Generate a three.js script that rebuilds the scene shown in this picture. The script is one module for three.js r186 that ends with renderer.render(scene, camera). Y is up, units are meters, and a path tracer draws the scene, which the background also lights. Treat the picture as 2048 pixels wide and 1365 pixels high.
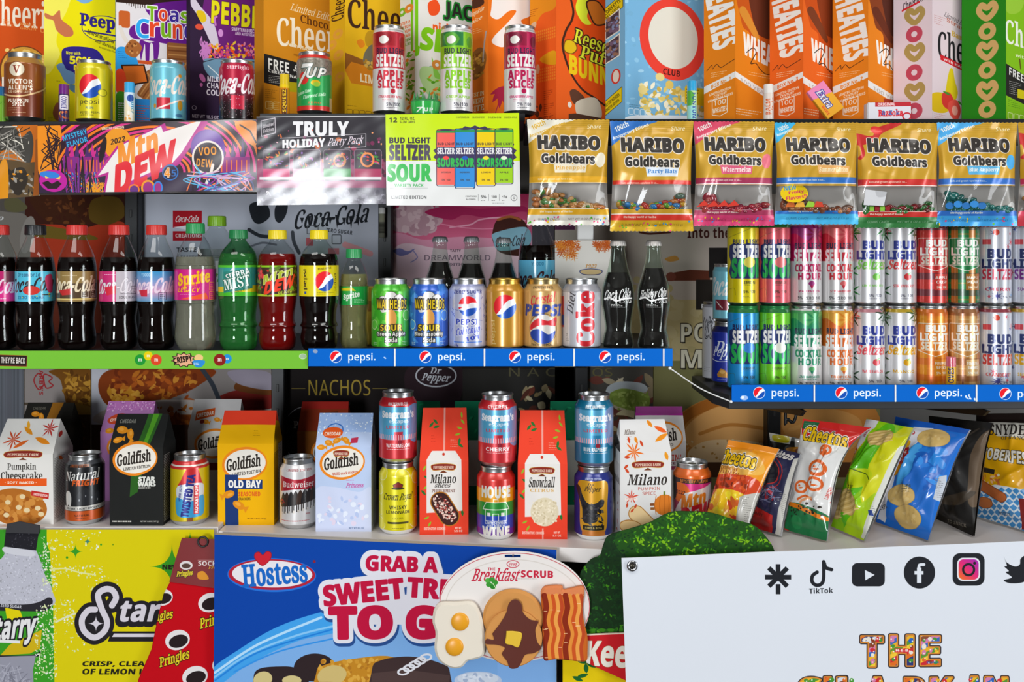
import * as THREE from 'three';
import { RoundedBoxGeometry } from 'three/addons/geometries/RoundedBoxGeometry.js';
import { mergeGeometries, mergeVertices, toCreasedNormals } from 'three/addons/utils/BufferGeometryUtils.js';
import { RectAreaLightUniformsLib } from 'three/addons/lights/RectAreaLightUniformsLib.js';

// ---------------------------------------------------------------- camera (level, lens shifted down: horizon at row 500 of 1365)
const F = 1900, CX = 1024, CY = 500, EYE = 1.45;
const scene = new THREE.Scene();
scene.background = new THREE.Color(0x05070a);
const camera = new THREE.PerspectiveCamera(2 * Math.atan(682.5 / F) * 180 / Math.PI, 2048 / 1365, 0.05, 50);
camera.position.set(0, EYE, 0);
camera.lookAt(0, EYE, -1);
camera.setViewOffset(2048, 1365, 0, 682.5 - CY, 2048, 1365);
scene.add(camera);
const renderer = new THREE.WebGLRenderer();
renderer.toneMapping = THREE.LinearToneMapping;
renderer.toneMappingExposure = 0.51;
renderer.shadowMap.enabled = true;

// ---------------------------------------------------------------- light: a tall shop window behind the photographer, a glazed door on the right, two ceiling panels
RectAreaLightUniformsLib.init();
const ROOM = { x0: -3.1, x1: 3.1, z0: -2.12, z1: 3.4, h: 2.9 };
const WINDOWS = [ // on the wall behind the camera: x centre, y centre, width, height, radiance
  { x: -1.45, y: 1.27, w: 0.84, h: 1.7, L: 67 },
];
const DOOR = { z: 0.35, y: 1.15, w: 1.0, h: 2.1, L: 20 }; // glazed door in the right wall
const CEILING = [{ x: -0.9, z: -0.35, L: 14 }, { x: 0.9, z: -0.35, L: 14 }];
for (const w of WINDOWS) {
  const l = new THREE.RectAreaLight(new THREE.Color(0.93, 0.97, 1.0), w.L, w.w, w.h);
  l.position.set(w.x, w.y, ROOM.z1 - 0.06); l.lookAt(w.x, w.y, ROOM.z1 - 2); l.castShadow = true; scene.add(l);
}
{
  const l = new THREE.RectAreaLight(new THREE.Color(0.93, 0.97, 1.0), DOOR.L, DOOR.w, DOOR.h);
  l.position.set(ROOM.x1 - 0.06, DOOR.y, DOOR.z); l.lookAt(0, DOOR.y, DOOR.z); l.castShadow = true; scene.add(l);
}
for (const c of CEILING) {
  const l = new THREE.RectAreaLight(new THREE.Color(1, 0.975, 0.94), c.L, 1.16, 0.56);
  l.position.set(c.x, ROOM.h - 0.05, c.z); l.lookAt(c.x, 0, c.z); l.castShadow = true; scene.add(l);
}

// ---------------------------------------------------------------- helpers: pixels to places, names, parts
const X = (px, D) => (px - CX) / F * D, Y = (py, D) => EYE - (py - CY) / F * D;
const at = (px, py, D) => new THREE.Vector3(X(px, D), Y(py, D), -D);
const PX = (x, D) => CX + x * F / D, PY = (y, D) => CY - (y - EYE) * F / D;
let seed = 7;
const rnd = (a = 1, b) => { seed = (seed * 16807) % 2147483647; const t = seed / 2147483647; return b === undefined ? t * a : a + t * (b - a); };
const taken = {};
function numbered(n) { const k = taken[n] = (taken[n] ?? -1) + 1; return k ? n + '_' + String(k).padStart(3, '0') : n; }
function thing(name, label, category, pos = [0, 0, 0], ry = 0, group) {
  const o = new THREE.Group(); o.name = numbered(name);
  if (pos.isVector3) o.position.copy(pos); else o.position.set(...pos);
  o.rotation.y = ry; o.userData = { label, category };
  if (group) o.userData.group = group;
  scene.add(o); return o;
}
function part(parent, name, geo, mat, label) {
  const m = new THREE.Mesh(geo, mat); m.name = name; if (label) m.userData.label = label;
  parent.add(m); return m;
}
function struct(name, geo, mat, pos) { const m = new THREE.Mesh(geo, mat); m.name = name; m.userData = { kind: 'structure' }; if (pos) m.position.set(...pos); scene.add(m); return m; }
const box = (w, h, d, r = 0.0015) => new RoundedBoxGeometry(w, h, d, 2, Math.min(r, w / 2.1, h / 2.1, d / 2.1));

// ---------------------------------------------------------------- printed sheets: artwork drawn into shared canvases
const SHEET = 2048, sheets = [];
let g = null;
function newSheet() {
  const c = document.createElement('canvas'); c.width = c.height = SHEET;
  const s = { c, x: c.getContext('2d'), rows: [], y: 2, mats: {}, i: sheets.length };
  s.t = new THREE.CanvasTexture(c); s.t.colorSpace = THREE.SRGBColorSpace; s.t.magFilter = THREE.LinearFilter; s.t.anisotropy = 8;
  sheets.push(s); return s;
}
function slot(w, h) {
  for (const s of sheets) {
    for (const r of s.rows) if (r.h >= h && r.h <= h * 1.35 + 6 && r.x + w + 6 <= SHEET) { const o = { s, x: r.x, y: r.y }; r.x += w + 6; return o; }
    if (s.y + h + 6 <= SHEET) { const r = { y: s.y, h, x: 2 + w + 6 }; s.rows.push(r); s.y += h + 6; return { s, x: 2, y: r.y }; }
  }
  newSheet(); return slot(w, h);
}
// art(x0,y0,x1,y1,draw): draw() paints in its own flat units over that rectangle; gives back where it lies on its sheet
function art(x0, y0, x1, y1, draw, k = 2) {
  const w = Math.ceil((x1 - x0) * k), h = Math.ceil((y1 - y0) * k), o = slot(w, h);
  g = o.s.x; g.save(); g.beginPath(); g.rect(o.x - 2, o.y - 2, w + 4, h + 4); g.clip();
  g.translate(o.x, o.y); g.scale(k, k); g.translate(-x0, -y0); draw(); g.restore();
  const q = { s: o.s, x0, y0, x1, y1 };
  q.uv = (x, y) => [(o.x + (x - x0) * k) / SHEET, 1 - (o.y + (y - y0) * k) / SHEET];
  q.n = (u, v) => q.uv(x0 + (x1 - x0) * u, y1 - (y1 - y0) * v);
  return q;
}
const FINISH = {
  paper: { roughness: 0.9, specularIntensity: 0.3 }, strip: { roughness: 0.85, specularIntensity: 0.3 }, card: { roughness: 0.8, specularIntensity: 0.35 }, gloss: { roughness: 0.7, specularIntensity: 0.25, clearcoat: 0.9, clearcoatRoughness: 0.17 },
  can: { metalness: 0.3, roughness: 0.32, clearcoat: 0.8, clearcoatRoughness: 0.17 }, foil: { metalness: 0.3, roughness: 0.45, clearcoat: 0.4, clearcoatRoughness: 0.16 },
  film: { metalness: 0.05, roughness: 0.55, specularIntensity: 0.4, clearcoat: 1, clearcoatRoughness: 0.16 }, sleeve: { roughness: 0.6, specularIntensity: 0.4, clearcoat: 0.9, clearcoatRoughness: 0.15 }, poster: { roughness: 0.85, specularIntensity: 0.35 }, vinyl: { roughness: 0.8, specularIntensity: 0.4 },
};
function printed(q, finish) {
  const s = q.s; if (s.mats[finish]) return s.mats[finish];
  const m = new THREE.MeshPhysicalMaterial({ map: s.t, side: THREE.DoubleSide, ...FINISH[finish] }); m.name = 'print_' + finish + '_' + s.i;
  return s.mats[finish] = m;
}
const plain = (c, o = {}) => { const m = new THREE.MeshPhysicalMaterial({ color: c, roughness: 0.5, side: THREE.DoubleSide, ...o }); return m; };

// drawing words
const R = (x, y, w, h, c) => { g.fillStyle = c; g.fillRect(x, y, w, h); };
const E = (x, y, rx, ry, c, rot = 0, st, sw) => { g.beginPath(); g.ellipse(x, y, Math.abs(rx), Math.abs(ry), rot, 0, 7); if (c) { g.fillStyle = c; g.fill(); } if (st) { g.strokeStyle = st; g.lineWidth = sw || 1; g.stroke(); } };
const P = (pts, c, st, sw, open) => { g.beginPath(); for (let i = 0; i < pts.length; i += 2) g.lineTo(pts[i], pts[i + 1]); if (!open) g.closePath(); if (c) { g.fillStyle = c; g.fill(); } if (st) { g.strokeStyle = st; g.lineWidth = sw || 1; g.lineJoin = g.lineCap = 'round'; g.stroke(); } };
// smooth closed or open curve through points
const C = (pts, c, st, sw, open) => {
  const n = pts.length / 2, p = (i) => { i = open ? Math.max(0, Math.min(n - 1, i)) : (i + n) % n; return [pts[2 * i], pts[2 * i + 1]]; };
  g.beginPath(); g.moveTo(...p(0));
  for (let i = 0; i < (open ? n - 1 : n); i++) { const [a, b, d, e] = [p(i - 1), p(i), p(i + 1), p(i + 2)]; g.bezierCurveTo(b[0] + (d[0] - a[0]) / 6, b[1] + (d[1] - a[1]) / 6, d[0] - (e[0] - b[0]) / 6, d[1] - (e[1] - b[1]) / 6, d[0], d[1]); }
  if (!open) g.closePath(); if (c) { g.fillStyle = c; g.fill(); } if (st) { g.strokeStyle = st; g.lineWidth = sw || 1; g.lineJoin = g.lineCap = 'round'; g.stroke(); }
};
const RR = (x, y, w, h, r, c, st, sw) => { g.beginPath(); g.roundRect(x, y, w, h, r); if (c) { g.fillStyle = c; g.fill(); } if (st) { g.strokeStyle = st; g.lineWidth = sw || 1; g.stroke(); } };
// text centred at x,y, squeezed to w by h (ink box)
function T(s, x, y, w, h, c, o = {}) {
  g.save(); g.translate(x, y); if (o.rot) g.rotate(o.rot); if (o.skew) g.transform(1, 0, -o.skew, 1, 0, 0); if (o.sl) g.transform(1, o.sl, 0, 1, 0, 0);
  g.font = (o.b === 0 ? '' : 'bold ') + '100px ' + (o.f || 'sans-serif'); g.textAlign = 'left'; g.textBaseline = 'alphabetic';
  const m = g.measureText(s), mw = m.actualBoundingBoxLeft + m.actualBoundingBoxRight || 1, mh = m.actualBoundingBoxAscent + m.actualBoundingBoxDescent || 1;
  const sx = w / mw, sy = h / mh; g.scale(sx, sy); g.translate(-mw / 2 + m.actualBoundingBoxLeft, mh / 2 - m.actualBoundingBoxDescent);
  g.lineJoin = 'round';
  for (const [col, sw] of o.st || []) { g.strokeStyle = col; g.lineWidth = sw / Math.sqrt(sx * sy); g.strokeText(s, 0, 0); }
  if (o.fat) { g.strokeStyle = c; g.lineWidth = o.fat / Math.sqrt(sx * sy); g.strokeText(s, 0, 0); }
  if (c) { g.fillStyle = c; g.fillText(s, 0, 0); }
  g.restore();
}
const SERIF = { f: 'serif' }, SCRIPT = { f: 'serif', skew: 0.35 };
// a few lines of small print
const fine = (x, y, w, n, dy, c, th = 0.9) => { for (let i = 0; i < n; i++) { let a = x; const e = x + w * (0.75 + 0.25 * Math.sin(i * 7.3 + x)); while (a < e) { const l = 1.2 + rnd(3.4); R(a, y + i * dy, Math.min(l, e - a), th, c); a += l + 0.9; } } };
const specks = (x, y, w, h, n, cols, r0, r1) => { for (let i = 0; i < n; i++) E(x + rnd(w), y + rnd(h), rnd(r0, r1), rnd(r0, r1), cols[Math.floor(rnd(cols.length))], rnd(3)); };
const globe = (x, y, r, rot = -0.35, rim) => { // red white blue circle
  g.save(); g.beginPath(); g.arc(x, y, r, 0, 7); g.clip(); g.translate(x, y); g.rotate(rot); R(-r * 1.2, -r * 1.2, r * 2.4, r * 2.4, '#f2f3f5');
  C([-r * 1.4, -r * 1.4, r * 1.4, -r * 1.4, r * 1.2, -r * 0.42, r * 0.3, -r * 0.34, -r * 0.5, r * 0.1, -r * 1.4, r * 0.3], '#cf1f2c');
  C([-r * 1.4, r * 1.4, r * 1.4, r * 1.4, r * 1.3, r * 0.3, r * 0.3, r * 0.2, -r * 0.4, r * 0.42, -r * 1.3, r * 0.42], '#1c4da0'); g.restore();
  if (rim) E(x, y, r, r, null, 0, rim, r * 0.1);
};
const leaf = (x, y, l, w, rot, c) => { g.save(); g.translate(x, y); g.rotate(rot); g.beginPath(); g.moveTo(-l / 2, 0); g.quadraticCurveTo(0, -w, l / 2, 0); g.quadraticCurveTo(0, w, -l / 2, 0); g.fillStyle = c; g.fill(); g.restore(); };
const palm = (x, y, r, n, c, a0 = 0) => { for (let i = 0; i < n; i++) { const a = a0 + i * 6.283 / n; leaf(x + Math.cos(a) * r / 2, y + Math.sin(a) * r / 2, r, r * 0.16, a, c); } };
const star = (x, y, ro, ri, n, c, rot = 0, sq = 1) => { const p = []; for (let i = 0; i < 2 * n; i++) { const r = i % 2 ? ri : ro, a = rot + i * Math.PI / n - 1.5708; p.push(x + r * Math.cos(a), y + r * sq * Math.sin(a)); } P(p, c); };
const grad = (x0, y0, x1, y1, ...st) => { const q = g.createLinearGradient(x0, y0, x1, y1); st.forEach((c, i) => q.addColorStop(i / (st.length - 1), c)); return q; };

// ---------------------------------------------------------------- geometry
function mesh(pos, uv, idx, smooth) {
  const b = new THREE.BufferGeometry(); b.setAttribute('position', new THREE.Float32BufferAttribute(pos, 3)); b.setAttribute('uv', new THREE.Float32BufferAttribute(uv, 2)); b.setIndex(idx);
  b.computeVertexNormals(); return b;
}
// turned shape: profile [[r,y]...] from bottom to top, doubled points make a crease; q: artwork wrapped once round, its middle towards +z; v0,v1: heights that the artwork spans
function turned(prof, q, v0, v1, seg = 40, fun) {
  const n = prof.length, pos = [], nor = [], uv = [], idx = [], nn = [];
  for (let i = 0; i < n; i++) {
    const p = prof[i], a = i > 0 && (prof[i - 1][0] !== p[0] || prof[i - 1][1] !== p[1]) ? prof[i - 1] : p, b = i < n - 1 && (prof[i + 1][0] !== p[0] || prof[i + 1][1] !== p[1]) ? prof[i + 1] : p;
    let x = b[1] - a[1], y = -(b[0] - a[0]); const l = Math.hypot(x, y) || 1; nn.push([x / l, y / l]);
  }
  for (let i = 0; i < n; i++) for (let j = 0; j <= seg; j++) {
    const a = (j / seg - 0.5) * 2 * Math.PI, r = prof[i][0] * (fun ? fun(a, prof[i][1]) : 1), y = prof[i][1];
    pos.push(r * Math.sin(a), y, r * Math.cos(a)); nor.push(nn[i][0] * Math.sin(a), nn[i][1], nn[i][0] * Math.cos(a));
    const t = q ? q.n(j / seg, Math.max(0, Math.min(1, (y - v0) / (v1 - v0)))) : [j / seg * 0.2, y]; uv.push(...t);
  }
  for (let i = 0; i < n - 1; i++) for (let j = 0; j < seg; j++) { const a = i * (seg + 1) + j, b = a + seg + 1; idx.push(a, a + 1, b, b, a + 1, b + 1); }
  const m = new THREE.BufferGeometry(); m.setAttribute('position', new THREE.Float32BufferAttribute(pos, 3)); m.setAttribute('normal', new THREE.Float32BufferAttribute(nor, 3)); m.setAttribute('uv', new THREE.Float32BufferAttribute(uv, 2)); m.setIndex(idx);
  if (fun) m.computeVertexNormals(); return m;
}
// flat-printed slab: outline in metres (local x,y), thickness back from z=0; front carries the artwork through map(x,y)->uv
function slab(pts, th, map, bev = 0.0006, holes = []) {
  const s = new THREE.Shape(pts.map((p) => new THREE.Vector2(...p))); s.holes = holes.map((h) => new THREE.Path(h.map((p) => new THREE.Vector2(...p))));
  const e = new THREE.ExtrudeGeometry(s, { depth: Math.max(th - 2 * bev, 1e-4), bevelEnabled: bev > 0, bevelThickness: bev, bevelSize: bev, bevelOffset: -bev, bevelSegments: 1, curveSegments: 10 });
  e.translate(0, 0, -th + bev);
  if (map) { const p = e.attributes.position, u = e.attributes.uv; for (let i = 0; i < p.count; i++) { const t = map(p.getX(i), p.getY(i)); u.setXY(i, t[0], t[1]); } }
  return e;
}
const clampUV = (q) => (x, y) => q.uv(Math.max(q.x0 + 0.3, Math.min(q.x1 - 0.3, x)), Math.max(q.y0 + 0.3, Math.min(q.y1 - 0.3, y)));
// board hung flat: corner pixels [TLx,TLy,TRx,TRy,BRx,BRy,BLx,BLy] at distance D give its size; thin card with a slight warp
function board(name, label, cat, c, D, th, q, finish, o = {}) {
  const Dr = o.Dr || D, dd = [D, Dr, Dr, D], w = [0, 1, 2, 3].map((i) => at(c[2 * i], c[2 * i + 1], dd[i]));
  const origin = w[3].clone().add(w[2]).multiplyScalar(0.5), t = thing(name, label, cat, origin);
  const nx = o.nx || 24, ny = o.ny || 12, pos = [], uv = [], idx = [], f = clampUV(q);
  const warp = o.warp || (() => 0), nrm = w[1].clone().sub(w[0]).cross(w[3].clone().sub(w[0])).normalize().negate();
  const lay = (back) => { for (let j = 0; j <= ny; j++) for (let i = 0; i <= nx; i++) {
    const u = i / nx, v = j / ny, p = w[0].clone().lerp(w[1], u).lerp(w[3].clone().lerp(w[2], u), v).sub(origin).addScaledVector(nrm, warp(u, v) - (back ? th : 0));
    pos.push(p.x, p.y, p.z);
    const ax = (c[0] * (1 - u) + c[2] * u) * (1 - v) + (c[6] * (1 - u) + c[4] * u) * v, ay = (c[1] * (1 - u) + c[3] * u) * (1 - v) + (c[7] * (1 - u) + c[5] * u) * v;
    uv.push(...f(ax, ay)); } };
  lay(false); lay(true); const N = (nx + 1) * (ny + 1), k = (i, j) => j * (nx + 1) + i;
  for (let j = 0; j < ny; j++) for (let i = 0; i < nx; i++) { idx.push(k(i, j), k(i, j + 1), k(i + 1, j), k(i + 1, j), k(i, j + 1), k(i + 1, j + 1)); }
  const front = mesh(pos.slice(0, N * 3), uv.slice(0, N * 2), idx);
  const rim = [], bidx = []; for (let j = 0; j < ny; j++) for (let i = 0; i < nx; i++) bidx.push(N + k(i, j), N + k(i + 1, j), N + k(i, j + 1), N + k(i + 1, j), N + k(i + 1, j + 1), N + k(i, j + 1));
  const edge = (a, b) => rim.push(a, b, a + N, b, b + N, a + N);
  for (let i = 0; i < nx; i++) { edge(k(i + 1, 0), k(i, 0)); edge(k(i, ny), k(i + 1, ny)); } for (let j = 0; j < ny; j++) { edge(k(0, j), k(0, j + 1)); edge(k(nx, j + 1), k(nx, j)); }
  const back = mesh(pos, uv, [...bidx, ...rim]); const bb = back.toNonIndexed(); bb.computeVertexNormals();
  part(t, o.face || 'printed_face', front, printed(q, finish)); part(t, 'backing', bb, o.backMat || M.greyboard); return t;
}
const M = {
  alu: plain(0xd4d6d8, { metalness: 1, roughness: 0.28 }), aluTab: plain(0xc4c6c8, { metalness: 1, roughness: 0.35 }), greyboard: plain(0xb9b2a4, { roughness: 0.8 }), white: plain(0xe6e6e4, { roughness: 0.5 }),
  black: plain(0x121213, { roughness: 0.5 }), steel: plain(0x1a1b1d, { roughness: 0.42, metalness: 0.5 }), deckWhite: plain(0xd9d3d0, { roughness: 0.35 }), deckDark: plain(0x26272a, { roughness: 0.5 }),
  wall: plain(0x5c5a57, { roughness: 0.8 }), floor: plain(0x4a4744, { roughness: 0.6 }), ceil: plain(0x8e8c88, { roughness: 0.9 }), chrome: plain(0xc9cbd0, { metalness: 1, roughness: 0.15 }),
  pet: new THREE.MeshPhysicalMaterial({ color: 0xf4f8f8, roughness: 0.04, transmission: 1, thickness: 0, ior: 1.45, side: THREE.DoubleSide }),
  petGreen: new THREE.MeshPhysicalMaterial({ color: 0xa4dcb0, roughness: 0.04, transmission: 1, thickness: 0, ior: 1.45, side: THREE.DoubleSide }),
  glassGreen: new THREE.MeshPhysicalMaterial({ color: 0xe9f4ed, roughness: 0.03, transmission: 0.992, thickness: 0, ior: 1.5, side: THREE.DoubleSide }),
  clear: new THREE.MeshPhysicalMaterial({ color: 0xf2f2f2, roughness: 0.08, transmission: 1, thickness: 0, ior: 1.35, side: THREE.DoubleSide }),
  cola: plain(0x0d0504, { roughness: 0.05, specularIntensity: 0.4 }),
};
// ---------------------------------------------------------------- the room
{
  const { x0, x1, z0, z1, h } = ROOM, w = x1 - x0, d = z1 - z0, cz = (z0 + z1) / 2, t = 0.15;
  struct('floor', box(w + 2 * t, t, d + 2 * t), M.floor, [0, -t / 2, cz]);
  struct('ceiling', box(w + 2 * t, t, d + 2 * t), M.ceil, [0, h + t / 2, cz]);
  struct('wall_back', box(w + 2 * t, h, t), plain(0x6b6966, { roughness: 0.8 }), [0, h / 2, z0 - t / 2]);
  struct('wall_left', box(t, h, d), M.wall, [x0 - t / 2, h / 2, cz]);
  { // right wall with the door opening (outline in z,y)
    const s = new THREE.Shape([[-z1, 0], [-z0, 0], [-z0, h], [-z1, h]].map((p) => new THREE.Vector2(...p))), a = -DOOR.z - DOOR.w / 2, b = -DOOR.z + DOOR.w / 2, y0 = DOOR.y - DOOR.h / 2, y1 = DOOR.y + DOOR.h / 2;
    s.holes.push(new THREE.Path([[a, y0], [a, y1], [b, y1], [b, y0]].map((p) => new THREE.Vector2(...p))));
    struct('wall_right', new THREE.ExtrudeGeometry(s, { depth: t, bevelEnabled: false }).rotateY(Math.PI / 2), M.wall, [x1, 0, 0]);
    const dr = struct('door_1', box(0.012, DOOR.h - 0.02, DOOR.w - 0.02), new THREE.MeshStandardMaterial({ color: 0x222222, emissive: new THREE.Color(0.93, 0.97, 1), emissiveIntensity: 2 }), [x1 + 0.03, DOOR.y, DOOR.z]);
    part(dr, 'door_frame', mergeGeometries([box(0.06, 0.06, DOOR.w + 0.06).translate(0, DOOR.h / 2, 0), box(0.06, DOOR.h, 0.06).translate(0, 0, DOOR.w / 2), box(0.06, DOOR.h, 0.06).translate(0, 0, -DOOR.w / 2)]), M.black);
    part(dr, 'push_bar', box(0.03, 0.03, DOOR.w - 0.12).translate(-0.04, -0.1, 0), M.chrome);
  }
  // wall behind the camera, with two window openings
  const s = new THREE.Shape([[x0 - t, 0], [x1 + t, 0], [x1 + t, h], [x0 - t, h]].map((p) => new THREE.Vector2(...p)));
  for (const q of WINDOWS) s.holes.push(new THREE.Path([[q.x - q.w / 2, q.y - q.h / 2], [q.x - q.w / 2, q.y + q.h / 2], [q.x + q.w / 2, q.y + q.h / 2], [q.x + q.w / 2, q.y - q.h / 2]].map((p) => new THREE.Vector2(...p))));
  struct('wall_front', new THREE.ExtrudeGeometry(s, { depth: t, bevelEnabled: false }), M.wall, [0, 0, z1]);
  WINDOWS.forEach((q, i) => {
    const pane = struct('window_' + (i + 1), box(q.w - 0.02, q.h - 0.02, 0.01), new THREE.MeshStandardMaterial({ color: 0x222222, emissive: new THREE.Color(0.93, 0.97, 1), emissiveIntensity: 2 }), [q.x, q.y, z1 + 0.02]);
    const f = mergeGeometries([box(q.w + 0.08, 0.05, 0.05).translate(0, q.h / 2 + 0.015, 0), box(q.w + 0.08, 0.05, 0.05).translate(0, -q.h / 2 - 0.015, 0), box(0.05, q.h, 0.05).translate(q.w / 2 + 0.015, 0, 0), box(0.05, q.h, 0.05).translate(-q.w / 2 - 0.015, 0, 0)]);
    part(pane, 'window_frame', f.translate(0, 0, 0), M.black).position.z = 0.02;
  });
  for (const c of CEILING) {
    const l = thing('ceiling_light', 'recessed square-edged ceiling light panel above the shop aisle', 'ceiling light', [c.x, h, c.z], 0, 'ceiling light panels');
    part(l, 'frame', mergeGeometries([box(1.24, 0.03, 0.03).translate(0, -0.015, 0.3), box(1.24, 0.03, 0.03).translate(0, -0.015, -0.3), box(0.03, 0.03, 0.6).translate(0.605, -0.015, 0), box(0.03, 0.03, 0.6).translate(-0.605, -0.015, 0)]), M.white);
    part(l, 'diffuser', box(1.18, 0.012, 0.57).translate(0, -0.012, 0), new THREE.MeshStandardMaterial({ color: 0x333333, emissive: new THREE.Color(1, 0.975, 0.94), emissiveIntensity: 2 }));
  }
}
// ---------------------------------------------------------------- shelves
const TOPL = EYE + 0.223, TOPC = EYE + 0.237, TOPR = EYE + 0.2275, topAt = (px) => px < 520 ? TOPL : px < 1052 ? TOPC : TOPR, MID = EYE - 0.171, RIGHT = EYE - 0.2586, LOWL = EYE - 0.486, LOWM = EYE - 0.492, WALL = 1.948;
const L = -1.3, RX = 1.3;
function deck(name, label, pts, y, th, mat) { // pts: [x,D] outline seen from above
  const c = pts.reduce((a, p) => [a[0] + p[0] / pts.length, a[1] + p[1] / pts.length], [0, 0]);
  const t = thing(name, label, 'shelf', [c[0], y - th, -c[1]]);
  const e = new THREE.ExtrudeGeometry(new THREE.Shape(pts.map((p) => new THREE.Vector2(p[0] - c[0], -(c[1] - p[1])))), { depth: th - 0.003, bevelEnabled: true, bevelThickness: 0.0015, bevelSize: 0.0015, bevelOffset: -0.0015, bevelSegments: 2 });
  e.translate(0, 0, 0.0015); e.rotateX(-Math.PI / 2); part(t, 'shelf_deck', e, mat); return t;
}
const topShelf = deck('shelf', 'black top shelf behind the halloween soda carton panel', [[L, 1.648], [X(519, 1.648), 1.648], [X(519, 1.648), WALL], [L, WALL]], TOPL, 0.014, M.steel);
deck('shelf', 'black top shelf behind the lime green seltzer carton panel', [[X(520, 1.648), 1.648], [X(1050, 1.648), 1.648], [X(1050, 1.648), WALL], [X(520, 1.648), WALL]], TOPC, 0.014, M.steel);
deck('shelf', 'black top shelf above the hanging gold candy bags', [[X(1051, 1.648), 1.648], [RX, 1.648], [RX, WALL], [X(1051, 1.648), WALL]], TOPR, 0.014, M.steel);
const midShelf = deck('shelf', 'dark middle shelf carrying the plastic soda bottles and cola cans', [[L, 1.585], [X(1338, 1.585), 1.585], [X(1338, 1.585), WALL], [L, WALL]], MID, 0.022, M.deckDark);
const rightShelf = deck('shelf', 'dark shelf carrying two tiers of tall slim seltzer cans', [[X(1458, 1.69), 1.69], [RX, 1.69], [RX, WALL], [X(1393, 1.9), WALL], [X(1393, 1.9), 1.75]], RIGHT, 0.025, M.deckDark);
deck('shelf', 'white lower shelf above the yellow lemon-lime drink sign', [[L, 1.665], [X(436, 1.665), 1.665], [X(436, 1.665), WALL], [L, WALL]], LOWL, 0.02, M.deckWhite);
deck('shelf', 'white lower shelf carrying red cookie bags and chip bags', [[X(438, 1.665), 1.662], [X(1240, 1.555), 1.555], [RX, 1.55], [RX, WALL], [X(438, 1.665), WALL]], LOWM, 0.024, M.deckWhite);
for (const s of [[topShelf, 1.64], [midShelf, 1.59], [rightShelf, 1.70]]) { // folded brackets under the decks
  const [t] = s; for (const bx of [-0.45, 0.2]) { const b = part(t, 'bracket', slab([[0, 0], [0.3, 0], [0.3, -0.045], [0.02, -0.012]], 0.006, null, 0.0005), M.steel); b.rotation.y = Math.PI / 2; b.position.set(bx * (t === rightShelf ? 0.5 : 1), -0.001, 0.13); }
}
// slotted uprights
function upright(px, y0, y1, D, label) {
  const ya = Y(y1, D), yb = Y(y0, D), h = yb - ya, t = thing('upright_post', label, 'post', [X(px, D), ya, -D]);
  part(t, 'channel', mergeGeometries([box(0.026, h, 0.006).translate(0, h / 2, 0), box(0.004, h, 0.03).translate(-0.012, h / 2, -0.015), box(0.004, h, 0.03).translate(0.012, h / 2, -0.015)]), M.steel);
  for (let y = 0.012; y < h - 0.02; y += 0.05) part(t, 'slot', box(0.005, 0.016, 0.002, 0.0008).translate(0, y + 0.008, 0.0035), M.black);
  return t;
}
upright(263, 385, 690, 1.955, 'black slotted post between the hamburger poster and the white cola poster');
upright(770, 385, 690, 1.955, 'black slotted post left of the pink cloud poster');
upright(556, 735, 990, 1.955, 'black slotted post left of the gold-lettered dark poster');
upright(1163, 735, 990, 1.955, 'black slotted post in front of the corn chip picture');
upright(1548, 800, 990, 1.955, 'black slotted post in front of the bread bun posters');
// ---------------------------------------------------------------- back panels with large food posters
const wallPoster = (name, label, c, q, D = 1.985) => board(name, label, 'poster', [c[0], c[1], c[2], c[1], c[2], c[3], c[0], c[3]], D, 0.004, q, 'poster', { nx: 1, ny: 1 });
const crumbs = (x, y, w, h, n, cols, a, b) => { for (let i = 0; i < n; i++) leaf(x + rnd(w), y + rnd(h), rnd(a, b), rnd(a, b) * 0.5, rnd(6.3), cols[Math.floor(rnd(cols.length))]); };
wallPoster('food_poster', 'dark hamburger poster with tomato and a grey jug behind the bottles', [-160, 390, 249, 712], art(-160, 390, 249, 712, () => {
  R(-170, 380, 430, 340, '#3a1c14'); R(-170, 380, 220, 340, '#55504c'); C([60, 395, 120, 392, 160, 402, 230, 430, 210, 445, 140, 448, 90, 440], '#3d2011'); crumbs(90, 392, 120, 60, 60, ['#54301a', '#3a1b10', '#633c20'], 6, 16);
  C([60, 455, 120, 450, 150, 460, 250, 448, 250, 560, 60, 560, 55, 500], '#a03c26'); C([185, 400, 235, 396, 250, 430, 215, 450, 180, 440], '#5f4a1d'); C([55, 450, 110, 455, 180, 470, 190, 480, 110, 478, 60, 470], '#6b5a26');
  C([-60, 430, 20, 425, 55, 435, 58, 480, 50, 530, -60, 560], '#77726c'); E(55, 470, 14, 38, '#8a8580', 0.2); C([10, 400, 30, 395, 55, 415, 35, 425, 12, 420], '#5d5a40'); T('o', 2, 437, 10, 7, '#d8d8d8', SCRIPT); R(60, 560, 200, 160, '#5a2a1c');
}, 1.6));
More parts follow.
